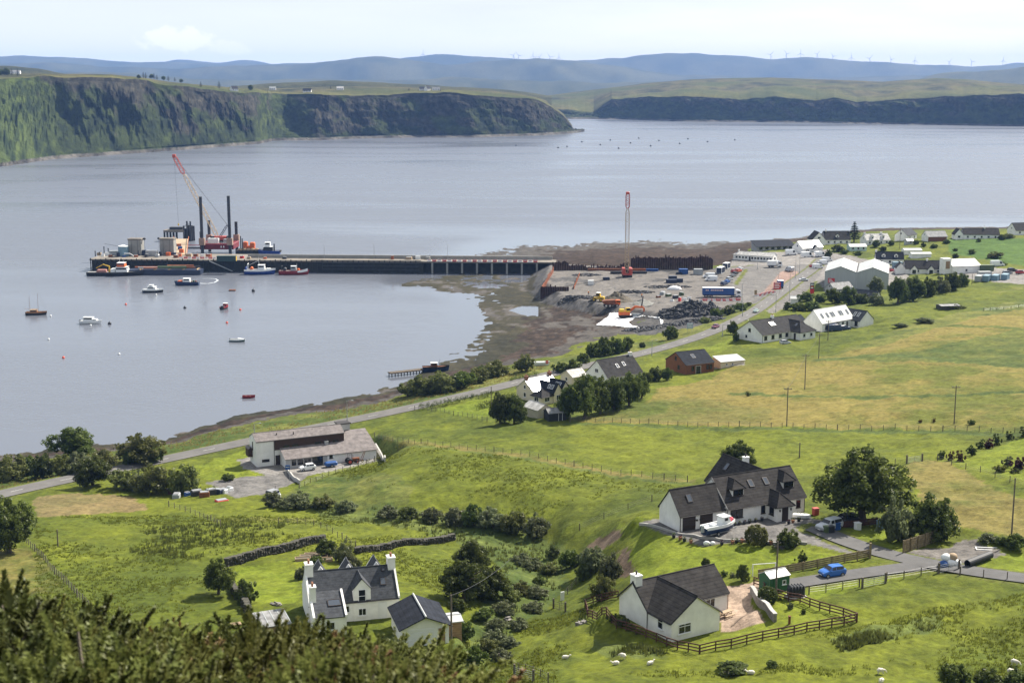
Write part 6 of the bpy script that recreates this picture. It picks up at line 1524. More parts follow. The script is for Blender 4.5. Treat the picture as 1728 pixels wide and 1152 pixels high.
MB().cyl(tuple(tip),(tip[0] + .8,tip[1],hk),.06,n=4).build('hoist_line','dark_steel',cr); MB().ell((tip[0] + .8,tip[1],hk - .5),(.45,.45,.7)).build('hook_block','yellow_paint',cr)
for a in (-2.2,2.2): MB().bbox(-4,4,a - .5,a + .5,.0,1.2,.25).build('crawler_track','rubber',cr)
MB().bbox(-2.6,5.2,-1.9,1.9,1.25,3.4,.2).build('body','crane_red',cr); MB().bbox(-3.4,-1.2,-2.9,-1.92,1.3,3.6,.15).build('cab','glass',cr); MB().bbox(5.22,6.4,-2,2,1.4,3.6,.15).build('counterweight','dark_steel',cr)
# boats
def boat(name,label,cat,p,rz,L,B,H,hull='hull_black',band=None,deck='deck_grey',group=None,z=0.0,keel=.55):
 t = thing(name,label,cat,(p[0],p[1],z),rz,group)
 def st(f):
  w = B / 2 * (1 - .18 * (1 - f) ** 2) * (1 if f < .55 else max(.03,1 - ((f - .55) / .45) ** 2.2)); zs = H * (1 + .45 * max(0,f - .35) ** 2 * 1.6 + .1 * (1 - f) ** 2)
  x = -L / 2 + L * f
  return x,w,zs
 fs = [0,.08,.2,.35,.5,.65,.78,.88,.95,1.0]; rs = []
 for f in fs:
  x,w,zs = st(f); k = -keel * (1 - .8 * max(0,f - .7) / .3); rk = max(0,f - .6) * L * .1
  rs.append([(x + rk,-w,zs),(x + rk * .5,-w * .93,zs * .4),(x,-w * .6,k * .6),(x,0,k),(x,w * .6,k * .6),(x + rk * .5,w * .93,zs * .4),(x + rk,w,zs)])
 MB().loft(rs).build('hull',hull,t,smooth=False)
 dk = [[(x + max(0,f - .6) * L * .1,y,zs + .012) for y in (-w * .82,w * .82)] for f in fs[:-1] for x,w,zs in (st(f),)]
 m = MB(); m.add([q for r_ in dk for q in r_],[(2 * i,2 * i + 1,2 * i + 3,2 * i + 2) for i in range(len(dk) - 1)]); m.build('deck',deck,t)
 for s_ in (-1,1):
  g = MB(); g.loft([[(x + max(0,f - .6) * L * .1,s_ * (w + .05),zs - H * .30),(x + max(0,f - .6) * L * .1,s_ * (w + .05),zs + .22),(x + max(0,f - .6) * L * .1,s_ * (w * .9),zs + .22),(x + max(0,f - .6) * L * .1,s_ * (w * .9),zs - .05)] for f in fs for x,w,zs in (st(f),)]); g.build('gunwale',band or hull,t)
 return t
def wheelhouse(t,x0,x1,w,z,h,m='boat_white',roof='boat_white',slope=.3):
 o = MB().loft([[(x0,-w / 2,z),(x1,-w / 2,z),(x1,w / 2,z),(x0,w / 2,z)],[(x0,-w / 2,z + h * .5),(x1,-w / 2,z + h * .5),(x1,w / 2,z + h * .5),(x0,w / 2,z + h * .5)],[(x0 + slope * .3,-w / 2 * .94,z + h),(x1 - slope,-w / 2 * .94,z + h),(x1 - slope,w / 2 * .94,z + h),(x0 + slope * .3,w / 2 * .94,z + h)]]).build('wheelhouse',m,t)
 MB().box(x0 - .1,x1 + .05,-w / 2 - .1,w / 2 + .1,z + h,z + h + .12).build('wheelhouse_roof',roof,t)
 g = MB()
 for s_ in (-1,1): g.box(x0 + .25,x1 - slope - .15,s_ * w / 2 * .985 - .02,s_ * w / 2 * .985 + .02,z + h * .55,z + h * .88)
 g.build('window','glass',o); MB().box(x1 - slope * .75 - .02,x1 - slope * .75 + .06,-w / 2 * .8,w / 2 * .8,z + h * .55,z + h * .88).build('windscreen','glass',o)
 return o
def mast_(t,x,z,h,r=.06,m='varnish',name='mast'): return MB().cyl((x,0,z),(x,0,z + h),r,r * .6,6).build(name,m,t)
def px_m(u,v): return FPX / W0(u,v)[1]
t = boat('ketch','black hulled two masted ketch moored alone on the left','boat',W0(61,531),.05,8.2,2.5,1.0,'hull_black','varnish','varnish')
wheelhouse(t,-2.2,.6,1.6,1.1,.95,'varnish','pale_wood'); mast_(t,-2.4,1,7.0); mast_(t,1.0,1,7.8)
rg = MB()
for x,h in ((-2.4,7.6),(1.0,8.6)):
 for y in (-1.1,1.1): rg.cyl((x - .3,y,1.1),(x,0,h),.018,n=4)
rg.cyl((1,0,8.6),(4.3,0,1.7),.018,n=4); rg.build('rigging','dark_steel',t); MB().cyl((-2.3,0,2.3),(-4.3,0,2.5),.05,n=5).cyl((1,0,2.3),(-1.8,0,2.4),.06,n=5).build('boom','varnish',t)
t = boat('cabin_cruiser','white cabin boat moored beside a dark buoy','boat',W0(153,546),-.05,8.2,2.7,1.0,'boat_white','boat_white','boat_white'); wheelhouse(t,-2.6,1.2,2.1,1.05,1.5); wheelhouse(t,1.22,2.7,1.7,1.2,.6)
MB().bbox(-4.5,-4.1,-.4,.4,.2,1.5,.08).build('outboard','rubber',t); mast_(t,-1,2.6,1.2,.03,'galv','aerial')
t = boat('motor_cruiser','motor boat with black hull and white cabin below the pier','boat',W0(258,493),.0,9.0,3.0,1.15,'hull_black','boat_white','boat_white'); wheelhouse(t,-2.2,1.6,2.3,1.2,1.3,slope=.9); wheelhouse(t,-1.5,.4,1.7,2.6,.7,slope=.6); mast_(t,-.6,3.3,1.2,.03,'galv','aerial')
t = boat('launch','navy hulled fishing launch turning with a curved wake','boat',W0(316,481),pi - .02,11,3.4,1.35,'hull_navy','hull_navy','deck_grey'); wheelhouse(t,-1.5,1.8,2.3,1.4,1.7); MB().bbox(2.2,4.2,-1.1,1.1,1.5,2.2,.1).build('fish_box','orange_paint',t); mast_(t,2.2,1.5,2.4,.05,'galv')
for k in range(3): MB().bbox(-4.3 + k * .9,-3.6 + k * .9,-.9 + .4 * k,-.1 + .4 * k,1.4,2.1 + .2 * (k % 2),.08).build('creel',('rust','pipe_green','pale_wood')[k],t)
wk = np.array([W0(u,v) for u,v in ((337,478),(350,478.5),(362,476.5),(368,473),(364,470.5),(352,469.5),(342,470))]); o_ = wk.mean(0)
mw = MB()
for i in range(len(wk) - 1):
 a,b = wk[i] - o_,wk[i + 1] - o_; n_ = np.array([-(b - a)[1],(b - a)[0],0]); n_ = n_ / np.linalg.norm(n_) * (.55 - .06 * i)
 mw.add([a - n_ + [0,0,.012],b - n_ * .9 + [0,0,.012],b + n_ * .9 + [0,0,.012],a + n_ + [0,0,.012]],[(0,1,2,3)])
o = mw.build('wake','foam'); o.location = tuple(o_); kind(o,'stuff')
t = boat('small_boat','small red and black boat seen end on among the orange buoys','boat',W0(379,521),pi / 2 - .25,5.5,2.4,.9,'hull_black','hull_red','deck_grey'); wheelhouse(t,.2,1.6,1.6,.9,1.3,'hull_red'); MB().bbox(-2.4,-1.2,-.7,.7,.9,1.5,.06).build('engine_box','dark_steel',t)
t = boat('small_boat','small green hulled boat with white foredeck cover','boat',W0(400,576),-.05,5.6,2.1,.65,mat('hull_green',(.03,.08,.07),.5).name,'boat_white','deck_grey'); MB().loft([[(.4,-.8,.7),(.4,.8,.7),(.4,.5,1.3),(.4,-.5,1.3)],[(2.5,-.3,.95),(2.5,.3,.95),(2.5,.15,1.05),(2.5,-.15,1.05)]]).build('foredeck_cover','boat_white',t); MB().bbox(-2.9,-2.5,-.2,.2,.1,1.1,.05).build('outboard','rubber',t)
t = boat('dinghy','red rowing dinghy close to the shore','boat',W0(419.5,671),.12,3.7,1.5,.5,'hull_red','hull_red',mat('inside_red',(.12,.012,.014),.7).name);
for x in (-.8,.5): MB().box(x - .12,x + .12,-.6,.6,.5,.56).build('thwart','pale_wood',t)
t = thing('raft','flat red brown raft floating near the turning launch','raft',W0(392,490.5),0); MB().bbox(-1.4,1.4,-.9,.9,-.2,.55,.08).build('deck','rust',t)
for a in (-.7,.7): MB().cyl((-1.5,a,.0),(1.5,a,.0),.28,n=8).build('float','hull_black',t)
def buoy(u,v,m,r,label,group=None,tall=1.0):
 t = thing('buoy',label,'buoy',W0(u,v),0,group); MB().ell((0,0,r * .35 * tall),(r,r,r * .95 * tall)).build('float',m,t,smooth=True); MB().cyl((0,0,r * 1.1 * tall),(0,0,r * 1.7 * tall),r * .13,n=6).build('eye','dark_steel',t)
buoy(427.5,492,'hull_black',.75,'dark barrel buoy near the red brown raft',tall=1.3); buoy(312,520,'hull_black',.65,'dark buoy midway between the launch and the red boat'); buoy(185,547,'hull_black',.75,'dark buoy off the bow of the white cabin boat')
for u,v,l in ((212.5,514,'orange buoy between the ketch and the black hulled motor boat'),(405.5,523,'orange buoy to the right of the small red boat'),(383,545,'orange buoy below the small red boat'),(107,604,'orange buoy far out to the left in the open bay')): buoy(u,v,'buoy_orange',.5,l)
for u,v,l in ((201,598,'white buoy in the open bay below the white cabin boat'),(82,573,'white buoy below the ketch'),(263.5,498,'white buoy at the waterline of the motor boat'),(85.5,533.5,'white buoy off the bow of the ketch'),(153,549.5,'white buoy under the side of the white cabin boat')): buoy(u,v,'boat_white',.45,l)
for i,(u,v) in enumerate(((871,246),(942,250),(957,248),(982,240),(1013,245),(1030,237),(1044,251),(1064,242),(1078,234),(1098,247),(1112,238),(1147,243),(1161,235),(1194,240),(1240,237))):
 buoy(u,v,'hull_black',1.35,'dark barrel float in the scattered lines of the mussel farm','mussel farm floats',1.0)
# work vessels along the pier
t = boat('workboat','black workboat with white and red wheelhouse moored at the pier end','boat',W0(194,464.5),.02,26.5,6.5,1.5,'hull_black','hull_black','deck_grey'); wheelhouse(t,1.0,6.6,4.6,1.6,2.6); wheelhouse(t,1.6,5.4,3.8,4.3,1.9,'orange_paint','boat_white'); mast_(t,2.6,6.2,3.0,.09,'boat_white'); mast_(t,4.4,6.2,1.6,.06,'boat_white','aerial')
MB().tube([(-2.6,0,1.6),(-2.6,0,4.4),(-5.5,0,5.4),(-9,0,3.6)],[.5,.4,.3,.2],6).build('deck_crane','yellow_paint',t); MB().bbox(-8.6,-4,-1.6,1.6,1.6,2.9,.3).build('deck_load',mat('pink_cover',(.36,.17,.14),.8).name,t); MB().bbox(-1.6,.6,-2,2,1.6,3.4,.2).build('engine_casing','boat_white',t)
pb_ = W0(276,462.5)
t = thing('cargo_barge','long dark blue barge loaded with pipes alongside the pier','barge',pb_,.0); MB().loft([[(x,-3.6,.2 if e else -.8),(x,3.6,.2 if e else -.8),(x,3.6,2.4),(x,-3.6,2.4)] for x,e in ((-20,1),(-18,0),(17,0),(19,1))]).build('hull','container_navy',t)
for k in range(6): MB().box(-18 + k * 7,-17.6 + k * 7,-3.3,3.3,2.4,3.0).build('timber_bearer','pale_wood',t)
for i,(x0,x1,y,z,r,m,l) in enumerate(((-9,0,-2.6,3.4,.42,'rust_orange','rusty pipe at the near left of the barge load'),(-12,2,-1.4,3.4,.42,'steel_grey','grey steel pipe behind the rusty one on the barge'),(-2,12,-2.7,3.7,.72,'pipe_green','thick green pipe at the front of the barge load'),(0,16,-1.0,3.4,.42,'rust','brown pipe behind the thick green one'),
                                     (2,15,0.0,4.2,.42,'rust_orange','bright orange pipe on top of the barge load'),(-14,1,.2,3.4,.42,'rust_orange','long rusty pipe at the back of the barge load'),(3,18,1.6,3.4,.42,'dark_steel','dark steel pipe at the back of the barge load'))):
 q = thing('steel_pipe',l,'pipe',(pb_[0],pb_[1] + y,z),0,'pipes stacked on the barge'); b = MB(); n = 14
 for s_ in (1,): b.loft([[(x,r * k_ * cos(2 * pi * i_ / n),r * k_ * sin(2 * pi * i_ / n)) for i_ in range(n)] for x,k_ in ((x0,.88),(x0,1),(x1,1),(x1,.88))],cap=False)
 b.build('pipe',m,q)
t = boat('fishing_boat','blue fishing boat with white bulwark and gantry moored at the pier','boat',W0(438,462.6),.03,14.6,4.6,2.1,'hull_blue','boat_white','deck_grey'); wheelhouse(t,-.5,2.8,3.0,2.2,2.4); mast_(t,-.2,4.5,4.2,.09,'boat_white')
MB().tube([(-5.8,-1.8,2.2),(-5.5,-1.8,5.2),(-5.5,1.8,5.2),(-5.8,1.8,2.2)],.16,6).build('gantry','boat_white',t); MB().cyl((-.2,0,6.8),(-4.8,0,4.6),.07,n=5).build('derrick','boat_white',t); MB().bbox(-6.9,-6.0,-1.6,1.6,2.2,3.8,.3).build('net_drum','hull_blue',t); MB().cyl((-3.8,-1.2,2.9),(-3.8,1.2,2.9),.75,n=12).build('winch','orange_paint',t); MB().bbox(3.4,5.4,-.9,.9,2.3,3.0,.1).build('hatch','boat_white',t)
t = boat('fishing_boat','red fishing boat with white bow moored behind the blue one','boat',W0(495.5,463),.02,14.2,4.4,1.7,'hull_red','hull_red','deck_grey'); wheelhouse(t,-1.2,1.4,2.6,1.9,2.2,'steel_grey'); mast_(t,1.7,2.0,3.4,.08,'boat_white'); MB().bbox(1.9,3.0,-1,1,2,2.9,.1).build('hatch','orange_paint',t)
MB().tube([(-5.8,-1.7,1.8),(-5.6,-1.7,4.2),(-5.6,1.7,4.2),(-5.8,1.7,1.8)],.14,6).build('gantry','dark_steel',t); MB().cyl((-4.2,-1.4,2.6),(-4.2,1.4,2.6),.8,n=12).build('net_drum','dark_steel',t)
g = MB(); g.loft([[(x,-w - .1,z0),(x,-w - .1,z1),(x,-w + .04,z1)] for x,w,z0,z1 in ((2.2,2.08,1.15,2.05),(4.3,1.86,1.25,2.35),(5.9,1.25,1.5,2.75),(7.0,.5,1.7,3.1))]); g.build('bow_flash','boat_white',t)
p = W0(418,431); t = thing('work_barge','low dark barge with orange machinery and two tall spuds behind the pier','barge',p,0)
MB().loft([[(x,0,z0),(x,8,z0),(x,8,2.6),(x,0,2.6)] for x,z0 in ((-6.6,1),(-6,-.6),(6.2,-.6),(7,1))]).build('hull','hull_black',t)
for x,h in ((-3.8,10.5),(-2.9,9.2)): MB().cyl((x,1,-2),(x,1,h),.3,n=8).build('spud','dark_steel',t)
for x,w,h in ((-1.6,2.4,4.6),(2.2,2.6,4.2),(.4,1.6,2.4)): MB().bbox(x - w / 2,x + w / 2,2,5,2.6,2.6 + h,.3).build('machine','orange_paint',t)
for k in range(5): MB().ell((-4 + k * 2.2,1.2,3.0),(1.3,1.0,.9)).build('deck_load','pale_wood',t)
t = boat('tug','blue tug with tall white superstructure behind the pier','boat',W0(455,431),pi,11.5,4.6,2.4,'hull_blue','hull_blue','deck_grey'); wheelhouse(t,-1.8,3.2,3.4,2.5,2.3,'dark_steel'); wheelhouse(t,-.6,2.4,2.6,4.9,2.2); mast_(t,.6,7.2,2.6,.08,'boat_white'); MB().cyl((-2.6,0,2.4),(-2.6,0,6.4),.35,n=8).build('funnel','hull_black',t); MB().cyl((-5.9,-1.8,2.4),(-5.9,1.8,2.4),.55,n=10).build('bow_fender','rubber',t)
p = onz(352,441,DZ - .3); t = thing('boarding_stair','long sloping metal stair from the pier down to the water','stair',PL((p - pa)[0],-.9,0),PYAW)
MB().tube([(0,0,DZ - .4),(11.5,0,.6)],.16,5).tube([(0,-1,DZ - .4),(11.5,-1,.6)],.16,5).build('stringer','steel_grey',t)
for k in range(14): MB().box(k * .85 + .1,k * .85 + .5,-1,0,DZ - .5 - k * .385,DZ - .42 - k * .385).build('tread','galv',t)
# floating walkway behind the pier and pier side posts
p = W0(326,419); t = thing('pontoon','dark floating walkway with red rails between berth and red barge','pontoon',p,0); MB().bbox(-5.5,5,-1.2,1.2,-.3,.7,.1).build('deck','dark_steel',t); MB().tube([(-5.4,-1.1,1.8),(5,-1.1,1.8)],.1,5).tube([(-5.4,1.1,1.8),(5,1.1,1.8)],.1,5).build('rail','barrier_red',t); MB().cyl((4.2,0,-3),(4.2,0,9.5),.25,n=8).build('guide_pile','dark_steel',t)
# old jetty on the beach
P_ = np.array([W0(u,v) for u,v in ((660,636),(700,633),(748,626))]); t = thing('jetty','old low timber jetty on the seaweed below the shore willows','jetty',P_[0],atan2(P_[2][1] - P_[0][1],P_[2][0] - P_[0][0])); Lj = float(np.hypot(*(P_[2] - P_[0])[:2]))
MB().box(0,Lj,0,2.6,.9,1.25).build('deck',mat('old_wood',(.085,.065,.045),.9,var=.3,vscale=1).name,t)
for k in range(9):
 for y in (.2,2.4): MB().cyl((.4 + k * Lj / 8.6,y,-1),(.4 + k * Lj / 8.6,y,.92),.17,n=6).build('pile','weed_pile',t)
q = G(735,626); t = boat('old_boat','dark old fishing boat lying at the landward end of the jetty','boat',q,.15,8.5,2.8,1.2,'hull_navy','hull_black','rust',z=q[2] + .2); wheelhouse(t,-1.5,.6,1.7,1.2,1.4,'rust'); mast_(t,1.4,1.2,2.6,.06,'dark_steel')
q = G(822,637); t = boat('small_boat','white cabin boat drawn up on the grass beside the road','boat',q,.1,6.2,2.1,.9,'boat_white','boat_white','deck_grey',z=q[2] + .45); wheelhouse(t,-1.2,1.2,1.6,.95,.9)
for a in (-1.4,1.2): MB().box(a - .15,a + .15,-.8,.8,-.5,.1).build('cradle','pale_wood',t)
q = G(912,617); t = boat('small_boat','upturned pale boat on the shore verge by the red sign','boat',q,.1,5.5,1.9,.8,'boat_white','boat_white','boat_white',z=q[2] + .3)
# ================================================================ WORKS SITE, VEHICLES
PZ = 4.75
def OP(u,v): p = onz(u,v,PZ); p[2] = max(float(gz(p[0],p[1])),0); return p
def pile_wall(label,px0,px1,n,vtop,m,seed,sway=.3):
 a,b = OP(*px0),OP(*px1); L = float(np.hypot(*(b - a)[:2])); t = thing('sheet_pile_wall',label,'sheet piling',(a[0],a[1],min(a[2],b[2]) - .1),atan2(b[1] - a[1],b[0] - a[0])); g = random.Random(seed); w = L / n
 z = min(a[2],b[2])
 for i in range(n):
  u = px0[0] + (px1[0] - px0[0]) * i / n; top = zat(a[0] + (b[0] - a[0]) * i / n,a[1] + (b[1] - a[1]) * i / n,float(interp_px(vtop,u))) - z
  top = max(.6,top + g.uniform(-sway,sway * .6) + (g.random() < .14) * g.uniform(.4,1.1)); d = .22 if i % 2 else 0
  MB().loft([[(i * w + .01,d - .12,zz),(i * w + w * .25,d * .2 - .12 + .1,zz),(i * w + w * .75,d * .2 - .02 + .1,zz),(i * w + w - .01,d - .12,zz),(i * w + w - .01,d,zz),(i * w + .01,d,zz)] for zz in (-1.5,top)]).build('pile',m,t)
 return t
pile_wall('tall dark rusty sheet pile wall behind the red crane',(1064,455),(1203,454.5),72,[(1064,434),(1090,433),(1120,434),(1180,433),(1190,431),(1203,437)],'rust_dark',1,.6)
pile_wall('lower ragged sheet pile wall from the pier to the red crane',(932,456),(1062,455.5),66,[(932,443),(950,440),(960,446),(985,446),(990,449),(1040,449),(1048,444),(1062,440)],'rust_dark',2,.7)
pile_wall('short dark sheet pile return wall beside the tidal pool',(912,491),(960,490.5),24,[(912,483),(960,483.5)],'rust_dark',3,.12)
pile_wall('orange rusted sheet pile wall running down to the tidal pool',(934,458),(914,490),22,[(914,482),(934,451)],'rust_orange',4,.15)
pile_wall('narrow rusted sheet pile rib inside the works fill',(978,463),(968,488),18,[(968,482),(978,459)],'rust_orange',5,.1)
for i,(u0,u1,v,m,l) in enumerate(((992,1048,456.5,'rust','long rusty pile lying in front of the ragged piling'),(1064,1090,456.5,'rust_orange','rusty pile lying right of the red crane'),(1090,1111,457,'container_blue','blue pile lying right of the rusty one'),(1030,1092,461.5,'dark_steel','dark beam lying behind the red crane tracks'))):
 a,b = OP(u0,v),OP(u1,v); t = thing('steel_pile',l,'steel pile',(a[0],a[1],a[2] + .05),atan2(b[1] - a[1],b[0] - a[0])); L = float(np.hypot(*(b - a)[:2]))
 MB().prism([(-.6,0),(.6,0),(.6,.18),(.15,.3),(.15,.75),(.6,.85),(.6,1.05),(-.6,1.05),(-.6,.85),(-.15,.75),(-.15,.3),(-.6,.18)],0,L,axis='x').build('beam',m,t)
def crawler_base(t,L=4.6,W=3.2,h=.9):
 for s_ in (-1,1):
  MB().prism([(-L / 2,.25),(-L / 2 + .3,0),(L / 2 - .3,0),(L / 2,.25),(L / 2,h - .25),(L / 2 - .3,h),(-L / 2 + .3,h),(-L / 2,h - .25)],s_ * W / 2 - .3,s_ * W / 2 + .3).build('crawler_track','rubber',t)
p = OP(1058,467); t = thing('crawler_crane','red crawler crane with upright lattice boom on the works','crane',p,0); s = p[1] / FPX
crawler_base(t,4.4,4.6,1.1); MB().bbox(-2.2,2.2,-2.4,2.6,1.12,1.7,.1).build('turntable','crane_red',t)
for s_ in (-1,1): MB().bbox(s_ * 1.6 - .75,s_ * 1.6 + .75,-2.2,3.0,1.7,4.2,.15).build('side_housing','crane_red',t)
MB().bbox(-.8,.8,1.2,3.2,1.7,3.4,.1).build('winch_bay','dark_steel',t)
zt = zat(p[0],p[1] - 1,326) - p[2]; z8 = zat(p[0],p[1] - 1,352) - p[2]
lattice(MB(),(-.25,-1.2,1.8),(-.25,-1.0,z8),1.7,22,.11).build('boom','crane_beige',t); lattice(MB(),(-.25,-1.0,z8),(-.25,-.9,zt),1.7,7,.15).bbox(-1.1,.6,-1.7,0,zt - .5,zt + .6,.2).build('boom_head','crane_red',t)
for k in (-.4,.4): MB().cyl((k,2.6,5.2),(k - .25,-.6,zt - .6),.05,n=4).build('pendant_line','dark_steel',t)
MB().tube([(0,1.6,3.4),(0,2.7,5.3)],.16,5).build('mast','dark_steel',t)
def sideview(mb,prof,w,y=0): return mb.prism(prof,y - w / 2,y + w / 2)
p = OP(1056,524); t = thing('excavator','orange and yellow tracked excavator on the slope above the white sheet','excavator',p,.08)
crawler_base(t,5.2,3.3,1.1); MB().bbox(-2.8,1.6,-1.5,1.5,1.15,2.5,.2).build('body','orange_paint',t); MB().bbox(-2.6,-.6,-1.2,1.2,2.5,3.5,.2).build('engine_cover','yellow_paint',t); c = MB().bbox(-.3,1.6,-1.5,-.3,2.5,4.1,.15).build('cab','yellow_paint',t); MB().box(0,1.62,-1.53,-.27,3.0,3.9).build('window','glass',c)
MB().tube([(1.2,.4,2.2),(3.8,.4,4.2),(6.8,.4,3.9)],[.5,.55,.35],6).build('boom','orange_paint',t); MB().tube([(6.2,.4,4.6),(7.3,.4,3.6),(7.4,.4,1.2)],[.25,.4,.3],6).build('stick','orange_paint',t); MB().prism([(7.9,1.3),(7.1,1.3),(6.1,.5),(6.0,-.2),(6.9,-.35),(7.9,.3)],-.3,1.1).build('bucket','dark_steel',t)
MB().cyl((6.4,.4,4.6),(6.9,.4,8.4),.28,.18,n=6).build('spare_arm','dark_steel',t); MB().cyl((2.2,-.4,1.2),(6.0,-.5,1.0),.6,n=12).build('pipe_load','steel_grey',t)
def wheel(t,x,y,r,w,name='wheel',rim='galv'):
 o = MB().cyl((x,y - w / 2,r),(x,y + w / 2,r),r,n=16).build(name,'rubber',t); s_ = -1 if y < 0 else 1; MB().cyl((x,y + s_ * w * .42,r),(x,y + s_ * (w / 2 + .012),r),r * .58,n=12).build('rim',rim,o); return o
p = OP(1009.5,508); t = thing('wheel_loader','small yellow wheel loader left of the gravel heap','loader',p,pi * .9)
for x in (-1.5,1.5):
 for y in (-1.1,1.1): wheel(t,x,y,.75,.6,rim='yellow_paint')
MB().bbox(-2.6,.2,-.9,.9,.9,2.1,.2).build('engine_cover','yellow_paint',t); MB().bbox(.2,2.0,-.8,.8,.8,1.6,.15).build('front_frame','yellow_paint',t); c = MB().bbox(-.9,.7,-.85,.85,2.1,3.5,.12).build('cab','yellow_paint',t); MB().box(-.75,.72,-.88,.88,2.35,3.2).build('window','glass',c); MB().box(-1,.8,-.95,.95,3.5,3.65).build('cab_roof','boat_white',c)
MB().prism([(2.6,.1),(4.0,.15),(3.0,.5),(2.7,1.2)],-1.3,1.3).build('bucket','dark_steel',t); MB().tube([(1.2,.5,1.6),(2.8,.5,.7)],.15,5).tube([(1.2,-.5,1.6),(2.8,-.5,.7)],.15,5).build('lift_arm','yellow_paint',t)
p = OP(1031,516); t = thing('dump_truck','rust brown dump truck in front of the gravel heap','truck',p,.1)
for x in (-2.2,-.6,2.3):
 for y in (-1.1,1.1): wheel(t,x,y,.7,.6)
MB().loft([[(x,-w,z0),(x,w,z0),(x,w + .2,z1),(x,-w - .2,z1)] for x,w,z0,z1 in ((-3.6,1.1,1.9,2.6),(-2.4,1.2,1.2,2.9),(1.2,1.2,1.2,3.0),(1.5,1.2,1.5,3.0))]).build('skip_body','rust',t); MB().bbox(1.7,3.7,-1.1,1.1,1.0,2.9,.15).build('cab','orange_paint',t); MB().box(2.0,3.72,-1.13,1.13,2.0,2.7).build('window','glass',t); MB().box(-3,3.4,-.5,.5,.7,1.1).build('chassis','dark_steel',t)
# heaps of stone and gravel
def heap(name,label,p,rx,ry,h,m,seed,sharp=1.0,cat='heap',nu=40,nv=14,rough=.18):
 V = [];
 for k in range(nv + 1):
  f = k / nv
  for i in range(nu):
   a = 2 * pi * i / nu; n_ = float(fbm(cos(a) * 2 + seed * 7 + f * 2,sin(a) * 2 + f * 3,seed,3)) - .5; r = (1 - f) * (1 + n_ * .5)
   x,y = rx * r * cos(a),ry * r * sin(a)
   zz = h * (1 - (1 - f) ** sharp if sharp > 1 else f) * (1 + (float(vnoise(x * 1.3 + 50,y * 1.3,seed)) - .5) * rough * 2)
   V.append((x,y,zz + float(gz(p[0] + x,p[1] + y)) - p[2] - .15))
 F_ = [(k * nu + i,k * nu + (i + 1) % nu,(k + 1) * nu + (i + 1) % nu,(k + 1) * nu + i) for k in range(nv) for i in range(nu)]
 o = np_mesh(name,np.array(V),np.array(F_),m,smooth=False); o.location = tuple(p); tag(o,label,cat); return o
mat('gravel_brown',(.10,.085,.062),.95,var=.35,vscale=3,bump=.6,bscale=5); mat('rubble_dark',(.045,.046,.05),.85,var=.7,vscale=1.4,bump=1,bscale=2.5); mat('gravel_pale',(.17,.17,.155),.95,var=.2,vscale=2)
heap('gravel_heap','conical brown gravel heap behind the dump truck',OP(1040,507),7.0,6,4.4,'gravel_brown',3)
heap('gravel_heap','low pale gravel heap to the right of the excavator',OP(1085,512),5.0,7,1.9,'gravel_pale',4)
def rocks(name,label,P,n,smin,smax,m,seed,hmax,rx,ry,stuff=False):
 """a heap of broken rock: angular blocks of unequal size piled on one another"""
 g = np.random.default_rng(seed); VV,FF = [],[]
 cube = np.array([(x,y,z) for z in (-1,1) for y in (-1,1) for x in (-1,1)],float); fc = np.array([(0,2,3,1),(4,5,7,6),(0,1,5,4),(2,6,7,3),(0,4,6,2),(1,3,7,5)])
 for i in range(n):
  a = g.uniform(0,6.283); r = sqrt(g.uniform(0,1)); x,y = rx * r * cos(a),ry * r * sin(a)
  z = hmax * (1 - r) * g.uniform(.2,1.05) + float(gz(P[0] + x,P[1] + y)) - P[2]
  s_ = g.uniform(smin,smax) * np.array([1,g.uniform(.5,1),g.uniform(.4,.9)]); q = cube * s_ * g.uniform(.65,1.15,(8,3))
  e = Matrix.Rotation(g.uniform(0,6.28),3,'Z') @ Matrix.Rotation(g.uniform(-.6,.6),3,'X'); q = q @ np.array(e).T
  VV.append(q + [x,y,z]); FF.append(fc + 8 * i)
 o = np_mesh(name,np.concatenate(VV),np.concatenate(FF),m,smooth=False); o.location = tuple(P)
 if stuff: kind(o,'stuff')
 else: tag(o,label,'rock heap')
 return o
heap('rubble_heap','large dark heap of broken rock beside the road verge',OP(1170,526),13,9,4.4,'rubble_dark',6,rough=.5); rocks('broken_rock','',OP(1172,528),700,.25,.75,'rubble_dark',7,4.9,14,9.5,True)
heap('rubble_heap','smaller dark heap of broken rock right of the large one',OP(1200,523),5,5,3.4,'rubble_dark',8,rough=.5)
rocks('broken_rock','',OP(1085,545),260,.2,.55,'rubble_dark',9,.5,8,5.5,True); rocks('broken_rock','',OP(978,502),240,.2,.6,'rubble_dark',10,.9,10,5,True); rocks('broken_rock','',OP(1074,493),160,.2,.55,'rubble_dark',11,.8,8,4,True); rocks('broken_rock','',OP(1125,484),160,.2,.5,'rubble_dark',12,.8,11,4,True); rocks('broken_rock','',OP(992,464),120,.2,.5,'rubble_dark',14,.6,7,4,True)
rocks('broken_rock','',OP(1150,545),500,.25,.6,'rubble_dark',15,.8,17,6,True)
